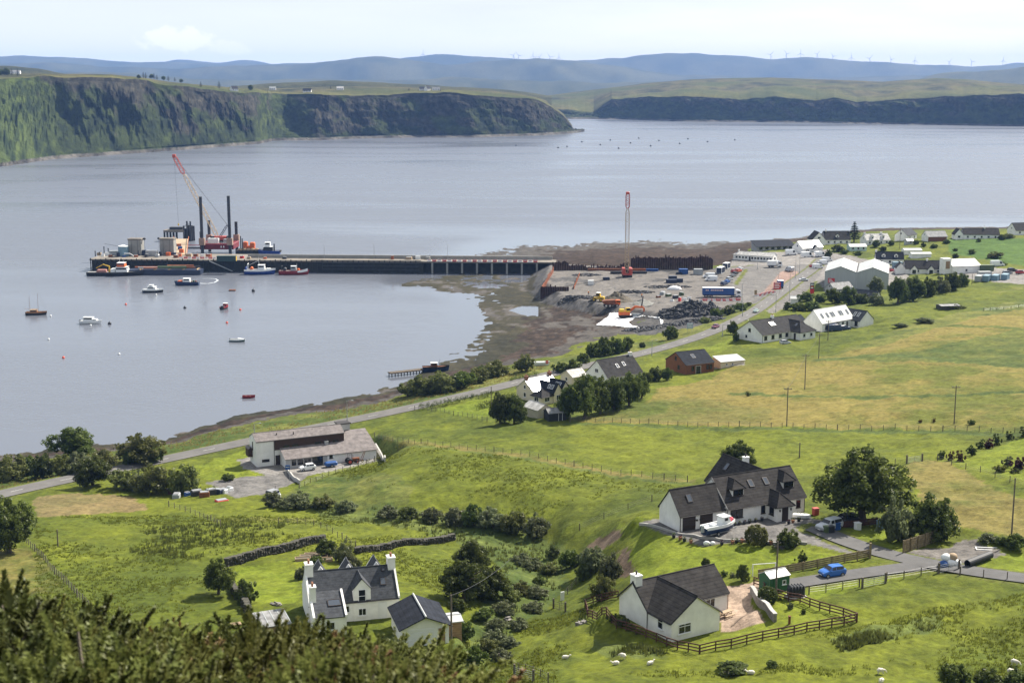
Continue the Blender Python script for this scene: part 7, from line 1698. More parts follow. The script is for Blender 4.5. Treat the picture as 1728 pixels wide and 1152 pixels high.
# white membrane on the slope
mat('membrane',(.74,.74,.74),.8,var=.06,vscale=.5)
def drape(name,px,label,cat,m,n=26,up=.12,ins=None):
 P = GL(px); x0,x1,y0,y1 = P[:,0].min(),P[:,0].max(),P[:,1].min(),P[:,1].max()
 xs_,ys_ = np.linspace(x0,x1,n * 2),np.linspace(y0,y1,n * 2); X,Y = np.meshgrid(xs_,ys_); inn = inpoly(X,Y,P)
 if ins is not None: inn &= ~inpoly(X,Y,GL(ins))
 Z = gz(X,Y) + up + (vnoise(X * 1.2,Y * 1.2,5) - .5) * .2
 idx = np.arange(X.size).reshape(X.shape); c = inn[:-1,:-1] & inn[1:,1:] & inn[1:,:-1] & inn[:-1,1:]
 F_ = np.stack([idx[:-1,:-1],idx[:-1,1:],idx[1:,1:],idx[1:,:-1]],-1)[c]; V = np.stack([X,Y,Z],-1).reshape(-1,3); us = np.unique(F_); rm_ = np.full(len(V),-1); rm_[us] = np.arange(len(us)); o_ = V[us].mean(0)
 o = np_mesh(name,V[us] - o_,rm_[F_],m); o.location = tuple(o_); md = o.modifiers.new('thickness','SOLIDIFY'); md.thickness = .04; return tag(o,label,cat)
drape('ground_sheet',[(1028,528),(1060,529),(1092,533),(1112,534),(1120,541),(1118,552),(1108,556),(1060,553.5),(1004,549)],'large bright white ground sheet laid down the stone slope','ground sheet','membrane',40,.16,ins=[(1072,536),(1090,534.5),(1112,538),(1114,549),(1104,552.5),(1068,550),(1061,544)])
t = thing('sand_bag','white bag cover on the fill in front of the vans','bag',OP(1138,488),.1); MB().ell((0,0,.1),(3.2,1.8,1.5),14,6,-.2).build('cover','membrane',t)
gq = random.Random(4)
for i,(u,v,m,w,h,l) in enumerate(((1128,500,'pipe_green',2.6,1.1,'green netting bundle at the front of the debris by the rubble'),(1140,503,'dark_steel',2.4,1.3,'dark steel box in the middle of the site debris'),(1147,508,'barrier_red',1.6,1.6,'red drum standing in the site debris'),(1155,506,'boat_white',1.8,1.0,'white crate right of the red drum'),(1163,504,'boat_white',1.5,.9,'white sack furthest right in the site debris'),(1118,497,'steel_grey',3.0,1.2,'grey frame at the far left of the site debris'),(1134,508,'boat_white',1.6,.7,'low white sack left of the red drum'),(1150,498,'pipe_green',2.0,1.3,'green crate behind the red drum'),(1160,511,'pipe_green',2.4,.8,'green tarpaulin bundle nearest the rubble heap'),(1111,502,'rust',2.0,.8,'rusty frame left of the green netting'))):
 t = thing('site_crate',l,'site crate',OP(u,v),gq.uniform(0,3)); MB().bbox(-w / 2,w / 2,-w * .3,w * .3,-.1,h,.12).build('body',m,t); MB().box(-w * .4,w * .4,-w * .25,w * .25,h + .002,h + .1).build('lid','galv',t)
container('blue container on the fill in front of the tall piling',OP(1153,462),.05,4.0,2.4,2.4,'container_blue'); container('dark low trailer box left of the blue container',OP(1146,462.5),0,2.6,1.6,.9,'container_navy',name='trailer',cat='trailer'); container('pale grey cabin right of the blue container',OP(1178,463),0,4.0,2.4,2.6,'steel_grey',name='cabin',cat='cabin')
container('dark open skip left of the two white vans',OP(1133,477),0,4.6,2,1.6,'container_navy',name='skip',cat='skip'); container('second dark skip stacked behind the open one',OP(1135,472),0,3.6,1.8,1.8,'container_navy',name='skip',cat='skip'); container('small dark skip right of the open one',OP(1147,476),0,2.6,1.6,1.7,'container_navy',name='skip',cat='skip')
container('white generator box among the stones by the pier',OP(997,480),0,2.4,1.6,1.9,'boat_white',name='generator',cat='generator'); container('dark skip beside the long dark beam',OP(1023,472),.1,2.8,1.6,1.2,'container_navy',name='skip',cat='skip')
# vehicles
for nm,c in (('car_white',(.72,.73,.74)),('car_silver',(.42,.44,.46)),('car_blue',(.02,.12,.42)),('car_red',(.36,.02,.025)),('car_plum',(.14,.02,.05)),('car_navy',(.02,.04,.10)),('car_black',(.02,.02,.022)),('car_grey',(.16,.17,.18)),('car_mint',(.55,.66,.62)),('car_orange',(.6,.11,.04))): mat(nm,c,.3,coat=.6)
mat('headlight',(.75,.75,.72),.15); mat('taillight',(.4,.015,.015),.25)
CARK = dict(hatch=(3.65,1.62,1.48,[(-1.80,.50,.95,0),(-1.72,.32,1.02,0),(-1.5,.24,1.05,0),(-1.28,.22,1.05,.40),(-.2,.22,1.02,.46),(.35,.22,1.0,.42),(.95,.22,.98,0),(1.45,.25,.86,0),(1.72,.32,.74,0),(1.80,.45,.62,0)]),
   suv=(4.5,1.85,1.72,[(-2.2,.55,1.05,0),(-2.12,.4,1.12,0),(-1.85,.32,1.15,.5),(-.3,.3,1.12,.58),(.4,.3,1.1,.54),(1.0,.3,1.08,0),(1.8,.32,.98,0),(2.12,.4,.86,0),(2.2,.55,.74,0)]),
   saloon=(4.4,1.75,1.45,[(-2.15,.5,.88,0),(-2.05,.32,.96,0),(-1.4,.25,1.0,0),(-.8,.22,.98,.42),(-.1,.22,.95,.46),(.45,.22,.94,.42),(1.05,.22,.92,0),(1.7,.25,.82,0),(2.08,.32,.7,0),(2.15,.45,.6,0)]))
def car(label,p,rz,m,kd='hatch',group=None,name='parked_car'):
 L,W,H,S = CARK[kd]; t = thing(name,label,'car',p,rz,group); w = W / 2; rs = []
 cab = [s for s in S if s[3]];
 for (x,zb,zs,up) in S:
  e = 1 - .12 * max(0,(abs(x) - L * .36) / (L * .14)) ** 2
  rs.append([(x,-w * e * .94,zb),(x,-w * e,zb + .18),(x,-w * e,zs - .12),(x,-w * e * .93,zs),(x,-w * .74,zs + up + (.008 if up else .02)),(x,0,zs + up + (.03 if up else .05)),(x,w * .74,zs + up + (.008 if up else .02)),(x,w * e * .93,zs),(x,w * e,zs - .12),(x,w * e,zb + .18),(x,w * e * .94,zb)])
 MB().loft(rs).build('body',m,t,smooth=False)
 i0 = next(i for i,s in enumerate(S) if s[3]); i1 = max(i for i,s in enumerate(S) if s[3]);
 g = MB()
 for a,b in ((i1,i1 + 1),(i0,i0 - 1)):
  xa,xb = S[a][0],S[b][0]; za,zb_ = S[a][2] + S[a][3],S[b][2]
  off = .015 * (1 if b > a else -1); lo,hi = .16,.92
  q = lambda f,y: (xb + (xa - xb) * f + off,y * (w * .86 + (w * .70 - w * .86) * f),zb_ + (za - zb_) * f + .035)
  g.add([q(lo,-1),q(lo,1),q(hi,1),q(hi,-1)],[(0,1,2,3)])
 g.build('windscreen','glass',t)
 for s_ in (-1,1):
  gs = MB(); xs_ = [S[i0 - 1][0] * .4 + S[i0][0] * .6] + [s[0] for s in cab] + [S[i1][0] * .45 + S[i1 + 1][0] * .55]
  lo,hi = [],[]
  for k,x in enumerate(xs_):
   zs = float(np.interp(x,[s[0] for s in S],[s[2] for s in S])); up = float(np.interp(x,[s[0] for s in S],[s[3] for s in S]));
   lo.append((x,s_ * (w * .925 + .01),zs + .03)); hi.append((x,s_ * (w * .925 + .01 - (w * .19) * .86),zs + max(.05,up * .86)))
  for k in range(len(xs_) - 1):
   if k == len(xs_) // 2: lo[k] = (lo[k][0] + .06,*lo[k][1:]); hi[k] = (hi[k][0] + .06,*hi[k][1:])
   gs.add([lo[k],(lo[k + 1][0] - .05,*lo[k + 1][1:]),(hi[k + 1][0] - .05,*hi[k + 1][1:]),hi[k]],[(0,1,2,3)])
  gs.build('side_window','glass',t)
  xe = S[-1][0]; MB().bbox(xe - .22,xe - .03,s_ * w * .62 - .14,s_ * w * .62 + .14,.58,.74,.03).build('headlight','headlight',t); MB().bbox(S[0][0] - .01,S[0][0] + .12,s_ * w * .74 - .1,s_ * w * .74 + .08,.62,.92,.03).build('taillight','taillight',t)
  MB().bbox(S[i1 + 1][0] - .35,S[i1 + 1][0] - .2,s_ * (w + .1) - .08,s_ * (w + .1) + .08,.92,1.05,.03).build('wing_mirror',m,t)
  for x in (-L * .31,L * .31): wheel(t,x,s_ * (w - .09),.31,.22)
 MB().box(S[-1][0] - .02,S[-1][0] + .012,-.26,.26,.36,.47).build('number_plate','barrier_white',t)
 return t
def van(label,p,rz,m,L=5.4,W=1.95,H=2.3,group=None,name='parked_van',cat='van'):
 t = thing(name,label,cat,p,rz,group); w = W / 2
 rs = [[(x,-w * e,zb),(x,-w * e,zm),(x,-w * .86 * e,zt),(x,w * .86 * e,zt),(x,w * e,zm),(x,w * e,zb)] for x,zb,zm,zt,e in ((-L / 2,.35,1.2,H - .1,.97),(-L / 2 + .15,.3,1.25,H,1),(L * .14,.3,1.25,H,1),(L * .24,.3,1.22,H - .18,1),(L * .38,.3,1.1,1.15,1),(L * .48,.35,.9,.95,.95),(L / 2,.45,.7,.75,.9))]
 MB().loft(rs).build('body',m,t); g = MB(); x0,x1 = L * .252,L * .372; g.add([(x1,-w * .8,1.2),(x1,w * .8,1.2),(x0,w * .78,H - .26),(x0,-w * .78,H - .26)],[(0,1,2,3)]); g.build('windscreen','glass',t)
 for s_ in (-1,1):
  MB().add([(L * .10,s_ * (w + .012),1.28),(L * .30,s_ * (w + .012),1.25),(L * .25,s_ * (w * .90),H - .45),(L * .10,s_ * (w * .90 + .005),H - .4)],[(0,1,2,3)]).build('side_window','glass',t)
  for x in (-L * .3,L * .32): wheel(t,x,s_ * (w - .1),.35,.24)
  MB().bbox(L / 2 - .2,L / 2 - .02,s_ * w * .6 - .15,s_ * w * .6 + .15,.72,.92,.03).build('headlight','headlight',t); MB().box(-L / 2 - .015,-L / 2 + .05,s_ * w * .86 - .07,s_ * w * .86 + .07,.7,1.3).build('taillight','taillight',t)
 return t
def lorry(label,p,rz,box,cabm,L=12,H=3.9,roofm='boat_white',W=2.5,letters=False,name='lorry',cabL=2.4,gap=.6):
 t = thing(name,label,'lorry',p,rz); w = W / 2; x1 = L / 2 - cabL - gap
 MB().bbox(-L / 2,x1,-w,w,1.15,H - .08,.05).build('box_body',box,t); MB().bbox(-L / 2 - .02,x1 + .02,-w - .02,w + .02,H - .078,H + .06,.04).build('box_roof',roofm,t)
 MB().loft([[(x,-w * .96,.55),(x,-w * .96,zt),(x,w * .96,zt),(x,w * .96,.55)] for x,zt in ((x1 + gap,3.2),(x1 + gap + .9,3.3),(L / 2 - .35,2.75),(L / 2 - .1,1.7),(L / 2,.6))]).build('cab',cabm,t)
 MB().add([(L / 2 - .06,-w * .86,1.75),(L / 2 - .06,w * .86,1.75),(L / 2 - .33,w * .86,2.7),(L / 2 - .33,-w * .86,2.7)],[(0,1,2,3)]).build('windscreen','glass',t)
 MB().box(-L / 2 + .2,L / 2 - .4,-.5,.5,.7,1.1).build('chassis','dark_steel',t)
 for s_ in (-1,1):
  MB().box(x1 + gap + .5,L / 2 - .55,s_ * w * .97 - .012,s_ * w * .97 + .012,1.75,2.55).build('side_window','glass',t)
  xs_ = [-L / 2 + 1.2,-L / 2 + 2.5,L / 2 - 1.2] + ([-L / 2 + 3.8,L / 2 - 3.6] if L > 11 else [])
  for x in xs_: wheel(t,x,s_ * (w - .2),.5,.34)
  MB().box(L / 2 - .02,L / 2 + .03,s_ * w * .7 - .2,s_ * w * .7 + .2,.75,1.0).build('headlight','headlight',t)
  if letters:
   lt = MB(); x = -L / 2 + 1.3
   for k,ww in enumerate((.55,.5,0,.8,.5,.6,.5,.5,.6,.55)):
    if ww: lt.box(x,x + ww,s_ * (w + .012) - .006,s_ * (w + .012) + .006,2.75,3.4)
    x += ww + .18 if ww else .7
   lt.build('lettering',mat('letter_pale',(.5,.4,.4),.6) if 'letter_pale' not in MATS else 'letter_pale',t)
 return t
def OC(u,v): p = onz(u,v,4.9); p[2] = float(gz(p[0],p[1])); return p
lorry('long blue curtain sided lorry with white cab parked by the works',OC(1218,500.5),-.06,'container_blue','car_white',L=16.3,H=4.0,letters=True)
lorry('white box lorry parked on the asphalt in front of the terminal',OC(1307,453),.12,'car_white','car_white',L=7,H=3.3)
lorry('blue flat fronted lorry driving on the brick coloured lane',OC(1316,489),pi / 2 - .1,'container_blue','container_blue',L=6.5,H=3.6)
container('dark open ended container behind the two white vans',OC(1216,459.5),1.15,6,2.5,2.8,'container_navy','boat_white'); container('white topped container beside the dark open ended one',OC(1226,452),1.15,5,2.4,2.6,'container_navy','boat_white')
van('front one of the two white vans parked on the works fill',OP(1200,473.5),pi - .1,'car_white',5.6); van('rear one of the two white vans parked on the works fill',OP(1196,468.5),pi - .1,'car_white',5.6)
for i,(u,v,m,kd) in enumerate(((1222,480.5,'car_navy','suv'),(1227,477,'car_blue','hatch'),(1231,473.5,'car_silver','suv'),(1237,468,'car_grey','saloon'),(1241,464,'car_black','hatch'),(1246,460.5,'car_orange','suv'),(1249,456.5,'car_white','hatch'),(1238,459.5,'car_red','hatch'))):
 car(f'{("navy", "bright blue", "silver", "grey", "black", "orange red", "white", "dark red")[i]} car in the line parked along the works fence',OC(u,v),R(52),m,kd,'cars parked along the works fence')
van('white van seen from behind on the brick coloured lane',OC(1332,459.5),R(120),'car_silver',4.6)
car('white car on the asphalt lane by the fuel station',OC(1356,476),0.15,'car_white','saloon')
rq = ROADS['road'][0]
def on_road(u,v,off):
 p = G(u,v); i = int(np.argmin(np.hypot(rq[:,0] - p[0],rq[:,1] - p[1]))); d = rq[min(i + 2,len(rq) - 1)] - rq[max(i - 2,0)]; a = atan2(d[1],d[0]); q = rq[i] + np.array([-sin(a),cos(a),0]) * off; return (q[0],q[1],q[2] + .03),a
p,a = on_road(1281,528,-1.4); car('pale mint car driving on the main road near the car park',p,a,'car_mint','saloon',name='moving_car')
p,a = on_road(1214,555,1.4); car('plum red car driving on the main road below the rubble heap',p,a + pi,'car_plum','saloon',name='moving_car')
def OG(u,v): return G(u,v)
van('white campervan with pale roof parked left of the pale roofed house',OG(1335,430),.1,'car_white',6.2,2.2,2.8,name='campervan',cat='campervan'); van('white campervan in front of the pale roofed house',OG(1362,434),.35,'car_white',6.5,2.2,2.8,name='campervan',cat='campervan'); van('white campervan right of the pale roofed house',OG(1384,433),.4,'car_white',6.0,2.2,2.7,name='campervan',cat='campervan')
for i,(u,v,m,l,w) in enumerate(((1372,451,'car_red','red car at the end of the row left of the sheds','car'),(1380,453,'car_white','white van second in the row left of the sheds','van'),(1392,446,'car_white','white van at the back of the row left of the sheds','van'),(1383,447,'car_silver','silver car behind the white van left of the sheds','car'),(1396,441,'car_white','white van near the lane left of the sheds','van'))):
 (car if w == 'car' else van)(l,OG(u,v),.3,m)
for u,v,m,l in ((1500,458,'car_red','red car parked right of the twin gabled shed'),(1534,457.5,'car_red','red car parked in front of the hotel'),(1553,459,'car_white','white car parked in front of the hotel'),(1700,463,'car_grey','grey car in the far yard by the containers'),(1722,462,'car_red','dark red car in the far yard'),(1708,458,'car_black','black car at the back of the far yard')): car(l,OG(u,v),random.uniform(-.3,.4),m,'suv')
van('white van parked beside the red car by the twin gabled shed',OG(1512,461),1.4,'car_white',5.2); van('small delivery van at the far side of the store',OG(1683,449),.1,'car_white',6.4,2.2,2.7)
for i,(u,v,m) in enumerate(((1652,474,'steel_grey'),(1665,473.5,'tank_blue'),(1680,473,'tank_blue'),(1696,471.5,'tank_blue'),(1661,467,'sheet_light'))): container(f'{("grey end", "first pale blue", "second pale blue", "third pale blue", "white roofed rear")[i]} container in the row by the far yard',OG(u,v),R(60) if i < 4 else .1,5.5,2.4,2.4,m,group='containers in the row by the far yard')
container('large green container in front of the white tower store',OG(1664,457),.05,6,2.5,2.7,'pipe_green'); container('blue box store in front of the dormered cottage',OG(1514,452),0,4.2,2.5,2.8,'tank_blue')
van('dark blue minibus parked in front of the pale sheet roofed house',G(1409,558),R(20),'car_navy',6.0,2.0,2.2,name='minibus',cat='minibus'); car('silver car parked under the hipped wing of the bungalow',G(1325,581),R(18),'car_silver','hatch'); car('navy car parked beside the dark blue minibus',G(1425,557),R(20),'car_navy','suv')
car('white hatchback parked in front of the modern house',F['modern'].w(9.6,-7.2),F['modern'].a + pi,'car_white','hatch')
car('bright blue hatchback parked on the drive by the timber retaining wall',G(1404,971),R(200),'car_blue','hatch'); car('silver off road car parked beside the villa under the huge tree',G(1399,893),R(215),'car_silver','suv'); car('dark car in the shade behind the silver off road one',G(1425,885),R(200),'car_black','suv')
# boat on its trailer in the villa courtyard
f,XR_,y0m_ = VILLA; q = f.w(3.2,-5.6); q[2] = float(gz(q[0],q[1]))
t = boat('fishing_launch','blue and white launch with pink buoy on its trailer in the villa courtyard','boat',q,f.a + .12,5.9,2.1,.75,'hull_navy','boat_white','boat_white',z=q[2] + .55,keel=.35); wheelhouse(t,.3,1.7,1.45,.8,1.15,slope=.4); MB().ell((2.5,0,1.25),(.3,.3,.32)).build('buoy',mat('pink_buoy',(.7,.12,.16),.5).name,t); MB().bbox(-3.4,-2.9,-.22,.22,.2,1.25,.08).build('outboard','steel_grey',t); MB().bbox(-1.6,-.8,-.5,.5,.75,1.15,.05).build('seat_box','boat_white',t)
t2 = thing('boat_trailer','galvanised trailer carrying the launch in the villa courtyard','trailer',q,f.a + .12)
MB().box(-2.2,3.6,-.06,.06,.3,.42).box(-2.2,1.6,-.75,-.65,.3,.4).box(-2.2,1.6,.65,.75,.3,.4).box(-1.2,-1.1,-.8,.8,.25,.38).build('frame','galv',t2)
for s_ in (-1,1): wheel(t2,-.9,s_ * .95,.3,.18)
MB().cyl((3.3,0,0),(3.3,0,.5),.05,n=6).build('jockey_stand','galv',t2)
# signs, lamp posts
def sign(label,p,rz,w,h,z,m,posts=2,lines=3,name='sign',txt='barrier_white',pm='galv',thick=.06):
 t = thing(name,label,'sign',p,rz)
 b = MB().box(-w / 2,w / 2,-thick,thick,z,z + h).build('board',m,t)
 for k in range(lines): MB().box(-w * .38,w * (.38 - .12 * (k % 2)),-thick - .012,-thick - .002,z + h * (1 - (k + .75) / (lines + .6)),z + h * (1 - (k + .75) / (lines + .6)) + h * .09).build('lettering',txt,b)
 for x in ([-w * .38,w * .38] if posts == 2 else [0]): MB().cyl((x,.08 + thick,-.4),(x,.08 + thick,z + h),.05,n=6).build('post',pm,t)
 return t
sign('square red sign board facing the road at the car park exit',OC(1311,500),-.05,3.0,3.0,2.0,'sign_red',lines=4); sign('small yellow and black notice board at the car park exit',OC(1275,500),0,1.1,1.8,.8,mat('sign_amber',(.35,.26,.12),.6).name,lines=3,txt='trim_dark'); sign('blue white information board on the verge by the shore',G(1164,560),.3,2.4,2.0,1.2,mat('sign_pale',(.35,.42,.5),.5).name,lines=3)
t = sign('tall dark and red fuel price pylon left of the grey sheds',G(1370,497),.1,1.7,4.6,.3,'container_navy',posts=1,lines=3,name='price_pylon'); MB().box(-.86,.86,-.1,.1,.35,2.4).build('price_panel','sign_red',t); MB().box(-.6,.6,-.13,-.105,3.1,3.6).build('emblem','orange_paint',t)
sign('small red sign on the shore verge above the road',G(923,620),0,.9,.9,1.3,'sign_red',posts=1,lines=1)
sign('white panel sign on a post at the edge of the wet hollow gate',G(949,1020),.5,.6,1.3,.7,'boat_white',posts=1,lines=0)
for i,(u,v,vt) in enumerate(((1252,511,478),(1332,508,462),(1342,470,436),(1349,462,431),(1313,477,466),(1278,455,440),(1253,534,512),(1264,559,540),(1309,527,497))):
 p = G(u,v); lamp_post(p,max(4,zat(p[0],p[1],vt) - p[2]),f'{ORD[i]} tall lamp post of the car park and road end','lamp posts round the car park',rz=.4 * i)
for i,(u,v,h) in enumerate(((1219,568,4),(1100,600,5),(1313,455,5),(586,714,6),(430,752,5.5))): lamp_post(G(u,v),h,f'slim roadside lamp post {("below the plum red car", "beside the trees past the dark roofed house", "behind the brick coloured lane", "beyond the modern house tower", "behind the modern house gable")[i]}')
barrier_run(9,lambda i: tuple(OC(1277 + i * 3.6,499.5 - i * .2)),0,'across the car park exit counted from the notice board')
barrier_run(12,lambda i: tuple(OC(1184 + i * 5.6,506.5)),0,'below the blue curtain sided lorry counted from its tail')
# two people at work, as single skinned figures
def skinned(name,joints,edges,m,sub=2):
 me = bpy.data.meshes.new(name); me.from_pydata([j[:3] for j in joints],edges,[]); o = bpy.data.objects.new(name,me); COL.objects.link(o)
 md = o.modifiers.new('skin','SKIN'); sv = me.skin_vertices[0].data
 for i,j in enumerate(joints): sv[i].radius = (j[3],j[4] if len(j) > 4 else j[3]); sv[i].use_root = i == 0
 s_ = o.modifiers.new('sub','SUBSURF'); s_.levels = s_.render_levels = sub
 dg = bpy.context.evaluated_depsgraph_get(); nm = bpy.data.meshes.new_from_object(o.evaluated_get(dg)); nm.name = name
 bpy.data.objects.remove(o); nm.materials.clear(); nm.materials.append(MATS[m]); nm.polygons.foreach_set('use_smooth',[True] * len(nm.polygons)); return nm
J = [(0,0,.95,.15,.11),(0,0,1.2,.15,.1),(0,0,1.42,.16,.1),(0,0,1.53,.06),(0,.02,1.62,.09),(0,.02,1.74,.08),(-.2,0,1.42,.065),(-.27,.02,1.14,.05),(-.25,.16,.92,.04),(-.24,.22,.84,.04),(.2,0,1.42,.065),(.26,.02,1.14,.05),(.25,.16,.92,.04),(.24,.22,.84,.04),(-.1,0,.88,.1),(-.12,.02,.5,.07),(-.13,-.02,.09,.05),(-.13,.14,.04,.045),(.1,0,.88,.1),(.13,.06,.5,.07),(.14,-.04,.09,.05),(.14,.12,.04,.045)]
E = [(0,1),(1,2),(2,3),(3,4),(4,5),(2,6),(6,7),(7,8),(8,9),(2,10),(10,11),(11,12),(12,13),(0,14),(14,15),(15,16),(16,17),(0,18),(18,19),(19,20),(20,21)]
mat('skin_tone',(.45,.28,.2),.6); pm = skinned('person',J,E,'skin_tone')
for u,v,rz,jm,l in ((1083,501,.5,'hivis','person in orange work jacket standing right of the gravel heap'),(993,497,2.5,'hivis','person in orange work jacket and white helmet standing near the stones')):
 o = bpy.data.objects.new('person',pm); COL.objects.link(o); o.location = tuple(OP(u,v)); o.rotation_euler = (0,0,rz); tag(o,l,'person')
 MB().loft([[(w * cos(k * pi / 5),d * sin(k * pi / 5),z) for k in range(10)] for w,d,z in ((.2,.15,.82),(.2,.15,1.2),(.23,.14,1.42),(.1,.09,1.5))]).build('jacket',jm,o)
 for s_ in (-1,1): MB().tube([(s_ * .2,0,1.43),(s_ * .275,.02,1.14),(s_ * .255,.14,.96)],[.09,.075,.06],8).build('sleeve',jm,o); MB().tube([(s_ * .1,0,.93),(s_ * .125,.04,.5),(s_ * .135,-.03,.1)],[.125,.095,.075],8).build('trouser_leg','container_navy',o)
 MB().ell((0,.02,1.72),(.12,.14,.12),10,5,0).build('helmet','boat_white',o)
# ================================================================ FENCES, WALLS, POLES, SMALL THINGS
mat('post_wood',(.12,.10,.08),.9,var=.3,vscale=3); mat('rail_brown',(.085,.038,.026),.8,var=.25,vscale=2); mat('sleeper',(.20,.155,.085),.9,var=.35,vscale=2); mat('wire',(.20,.20,.20),.5,metal=.5)
def fence(px,label,step=3.0,h=1.15,m='post_wood',wires=3,rails=0,r=.05,name='wire_fence',cap=98,P=None):
 Q = chain(px,step) if P is None else P
 if len(Q) > cap: Q = Q[np.linspace(0,len(Q) - 1,cap).astype(int)]
 z = [float(gz(q[0],q[1])) for q in Q]; o = np.array([Q[0][0],Q[0][1],z[0]]); t = thing(name,label,'fence',o)
 L = [np.array([q[0],q[1],zz]) - o for q,zz in zip(Q,z)]
 for i,q in enumerate(L):
  k = 1.5 if (i % 9 == 0 or i == len(L) - 1) and not rails else 1
  MB().box(q[0] - r * k,q[0] + r * k,q[1] - r * k,q[1] + r * k,q[2] - .3,q[2] + h * (1.12 if k > 1 else 1)).build('post',m,t)
 for w in range(wires): MB().tube([tuple(q + [0,0,h * (.35 + .28 * w)]) for q in L],.012,3).build('wire','wire',t)
 for w in range(rails):
  b = MB(); zz = h * (.22 + .33 * w)
  for p,q in zip(L[:-1],L[1:]):
   d = (q - p)[:2]; n = np.array([-d[1],d[0]]) / (np.linalg.norm(d) + 1e-9) * .03; n = np.array([n[0],n[1],0]); u = [0,0,.15]
   b.add([p + n + [0,0,zz],q + n + [0,0,zz],q - n + [0,0,zz],p - n + [0,0,zz],p + n + [0,0,zz + .15],q + n + [0,0,zz + .15],q - n + [0,0,zz + .15],p - n + [0,0,zz + .15]],[(3,2,1,0),(4,5,6,7),(0,1,5,4),(1,2,6,5),(2,3,7,6),(3,0,4,7)])
  b.build('rail',m,t)
 return t
def rail_run(px,label):
 P = []
 for (a,b) in zip(px[:-1],px[1:]):
  A,B = G(*a),G(*b); n = max(1,int(round(np.hypot(*(B - A)[:2]) / 1.9)))
  P += [A + (B - A) * i / n for i in range(n)]
 fence(None,label,h=1.2,m='rail_brown',wires=0,rails=3,r=.07,name='rail_fence',P=P + [G(*px[-1])])
rail_run([(1043,1010),(1015,1015),(987,1024),(992,1042),(1040,1060),(1090,1076),(1180,1103)],'dark brown three rail fence along the burn side of the cottage garden')
rail_run([(1181,1103),(1260,1086),(1340,1070),(1445,1050)],'dark brown three rail fence along the sheep field side of the cottage garden')
rail_run([(1446,1049),(1400,1034),(1350,1017),(1312,1008)],'dark brown three rail fence from the field corner up to the oil tank')
rail_run([(1272,987),(1282,990),(1290,998)],'short dark brown rail fence beside the green shed')
for px,l,kw in (([(962,712),(1100,716),(1300,721),(1500,724),(1728,728),(1790,729)],'long post and wire fence between the green field and the brown hillside',dict(step=2.4)),
 ([(632,738),(700,751),(790,759),(880,767),(960,783),(1010,795),(1080,805),(1160,813)],'post and wire fence along the grassy bank across the middle field',dict(step=2.6)),
 ([(28,905),(46,918),(75,942),(100,975),(130,1005),(165,1045)],'post and wire fence running from the large tree down to the gorse',dict(step=2.0)),
 ([(1365,1003),(1395,999),(1450,990)],'post and wire fence between the oil tank and the field gate',dict(step=3)),
 ([(1496,980),(1522,977),(1556,970),(1583,966)],'post and wire fence between the two metal gates',dict(step=3.2)),
 ([(1620,970),(1650,972),(1690,976),(1740,982)],'post and wire fence on the verge of the drive right of the far gate',dict(step=3)),
 ([(978,895),(1020,880),(1060,863),(1100,846)],'post and wire fence down the field edge towards the burn',dict(step=3)),
 ([(470,884),(500,882),(538,881),(560,897),(575,908),(600,925)],'post and wire fence above the garden of the old cottage',dict(step=2.6)),
 ([(285,855),(325,858),(350,872),(372,888)],'short post and wire fence below the junk beside the modern house',dict(step=2.2)),
 ([(986,962),(972,978),(962,990),(950,1012)],'post and wire fence along the lawn strip by the burn',dict(step=2)),
 ([(505,824),(540,806),(590,790),(632,778)],'post and wire fence below the modern house forecourt',dict(step=2.6)),
 ([(1582,777),(1628,789),(1656,797),(1684,806),(1730,822)],'post and wire fence along the lower edge of the right hand lawn',dict(step=4)),
 ([(1530,778),(1500,783),(1470,800)],'post and wire fence behind the huge tree',dict(step=3)),
 ([(700,692),(760,700),(800,706),(822,712)],'post and wire fence round the small bright lawn by the hedge',dict(step=2.4)),
 ([(842,1118),(866,1128),(925,1152)],'post and wire fence at the bottom of the wet hollow',dict(step=2.2)),
 ([(1660,525),(1700,521),(1760,515)],'post and wire fence on the upper pasture',dict(step=3))): fence(px,l,**kw)
def board_wall(px,label,h,n,m,step=2.4,cat='fence',name='board_fence'):
 Q = np.array([G(u,v) for u,v in px]); d = np.r_[0,np.cumsum(np.hypot(*np.diff(Q[:,:2],axis=0).T))]; s = np.linspace(0,d[-1],int(d[-1] / step) + 2); Q = np.c_[[np.interp(s,d,Q[:,i]) for i in range(3)]].T
 t = thing(name,label,cat,Q[0]); L = Q - Q[0]
 for q in L: MB().box(q[0] - .08,q[0] + .08,q[1] - .08,q[1] + .08,q[2] - .3,q[2] + h + .1).build('post',m,t)
 for k in range(n):
  b = MB()
  for p,q in zip(L[:-1],L[1:]):
   z0,z1 = .05 + h * k / n,.05 + h * (k + 1) / n - .05; v = q - p; w = np.array([-v[1],v[0],0]) / np.linalg.norm(v[:2]) * .09
   b.add([p + w + [0,0,z0],q + w + [0,0,z0],q + w * 1.5 + [0,0,z0],p + w * 1.5 + [0,0,z0],p + w + [0,0,z1],q + w + [0,0,z1],q + w * 1.5 + [0,0,z1],p + w * 1.5 + [0,0,z1]],[(3,2,1,0),(4,5,6,7),(0,1,5,4),(1,2,6,5),(2,3,7,6),(3,0,4,7)])
  b.build('board',m,t)
 return t
board_wall([(1280,975),(1340,965),(1400,953),(1468,940)],'low sleeper retaining wall between the lawn and the drive',1.15,4,'sleeper',cat='wall',name='sleeper_wall'); MB_ = MB().box(-.14,.14,-.14,.14,-.2,2.2).build('gate_post','sleeper'); MB_.location = tuple(G(1468,941)); tag(MB_,'tall timber post at the end of the sleeper wall','post')
